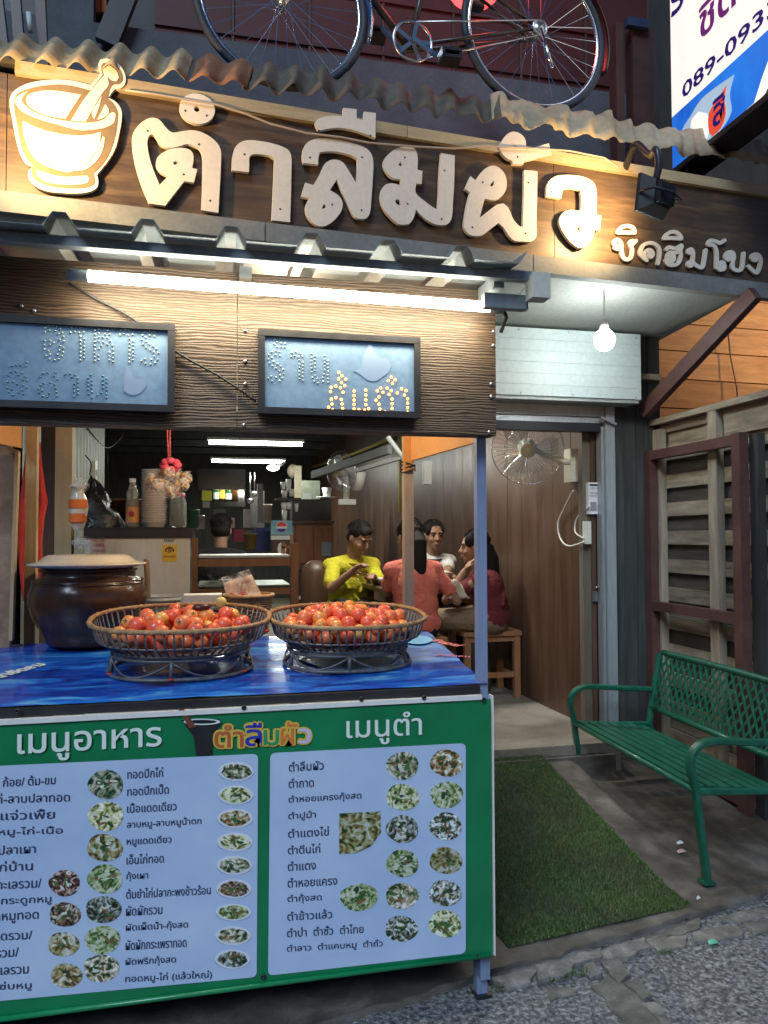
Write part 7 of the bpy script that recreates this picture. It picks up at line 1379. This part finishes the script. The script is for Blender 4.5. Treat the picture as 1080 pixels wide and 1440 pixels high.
nk.sheet(rows); o = nk.build('cream_cloth', M('cream_cloth', (.6,.52,.4), (.7,.62,.5), rough=.8, bump=.3)); tag(o, 'crumpled cream cloth hanging at the lap of the maroon woman', 'cloth'); s_ = o.modifiers.new('g','SOLIDIFY'); s_.thickness = .004

# ------------------------------------------------------------------ kitchen clutter at the back of the shop
def bottle(x, y, d, h, r, mt_, lab, capm=None, lm_=None):
    q = PY(x, y, d); t = thing('bottle', lab, 'bottle', q); B().lathe([(0,0),(r,0),(r,h*.6),(r*.4,h*.78),(r*.36,h*.95),(0,h*.95)], q, 14, cap=False).build('glass', mt_, t); B().lathe([(r*.45,h*.94),(r*.45,h),(0,h)], q, 12, cap=False).build('cap', capm or redp, t)
    if lm_: B().lathe([(r*1.02,h*.15),(r*1.02,h*.5)], q, 14, cap=False).build('label', lm_, t)
gg = M('green_glass', (.01,.06,.02), rough=.15); ag = M('amber_glass', (.12,.04,.01), rough=.15); wl_ = M('white_label', (.5,.5,.45)); yl_ = M('yellow_bottle_label', (.6,.45,.05))
for a_ in [(304,706,8.9,.22,.035,gg,'dark green bottle at the left end of the back shelf',yl_,wl_),(312,706,8.9,.26,.035,ag,'amber bottle second on the back shelf',redp,yl_),(321,706,8.9,.2,.04,gg,'squat green bottle in the middle of the back shelf',redp,wl_),(330,706,8.9,.27,.034,ag,'tall amber bottle right of the middle of the back shelf',yl_,None),(339,706,8.9,.2,.04,white_paint,'white bottle at the right end of the back shelf',redp,None)]: bottle(*a_)
shelf_items = [(272,744,8.0,.12,.16,.2,M('tin_green', (.03,.12,.07)),'small dark green tin beside the fridge on the back table'),(281,744,8.0,.1,.1,.14,M('foil_grey', (.35,.35,.35), metal=.7, rough=.3),'small foil coloured packet on the back table'),(352,772,7.9,.13,.2,.16,M('mustard_tub', (.2,.14,.04)),'mustard yellow tub behind the wooden rack'),(372,735,8.4,.16,.2,.2,M('cream_tub', (.5,.45,.35)),'cream tub above the dark blue bin')]
for x, y, d, w, dp, h, mt_, lab in shelf_items:
    q = PY(x, y, d); b = B(); b.lathe([(0,0),(w*.45,0),(w*.5,h*.9),(w*.53,h*.9),(w*.53,h),(0,h)], q, 14, cap=False); tag(b.build('tub', mt_), lab, 'tub')
for k, (x, y, L_, lab) in enumerate([(286,664,.25,'ladle hanging at the left of the rear screen'),(352,664,.3,'long spoon hanging right of the rear screen'),(358,664,.22,'short strainer hanging beside the long spoon')]):
    q = PY(x, y, 8.8); b = B(); b.tube([q, q-V(0,0,L_)], .007, 5); b.ball(q-V(0,0,L_+.03), (.04,.02,.035), nu=8, nv=5); tag(b.build('ladle', steel), lab, 'utensil')
for k, (x0, y0, x1, y1, c, lab) in enumerate([(300,716,318,730,(.08,.1,.09),'dark green crate under the back shelf'),(322,728,330,742,(.3,.28,.24),'pale box left of the crimson box'),(346,746,358,772,(.1,.12,.14),'slate blue box between the crimson box and the blue bin'),(430,800,460,830,(.1,.06,.03),'brown low box in front of the cabinet')]):
    pbox('storage_box', x0, y0, x1, y1, 8.5-.1*k, .25, M('storage_box_%d' % k, c, tuple(q*1.5 for q in c), scale=9), lab, 'box')
# stacked dishes and a hanging cloth near the tin wall
tag(B().tube(lerp_pts([PY(120,640,4.6), PY(128,652,4.6), PY(126,668,4.6)]), .004, 5).build('hook_wire', black), 'small black wire hook on the tin wall', 'hook')
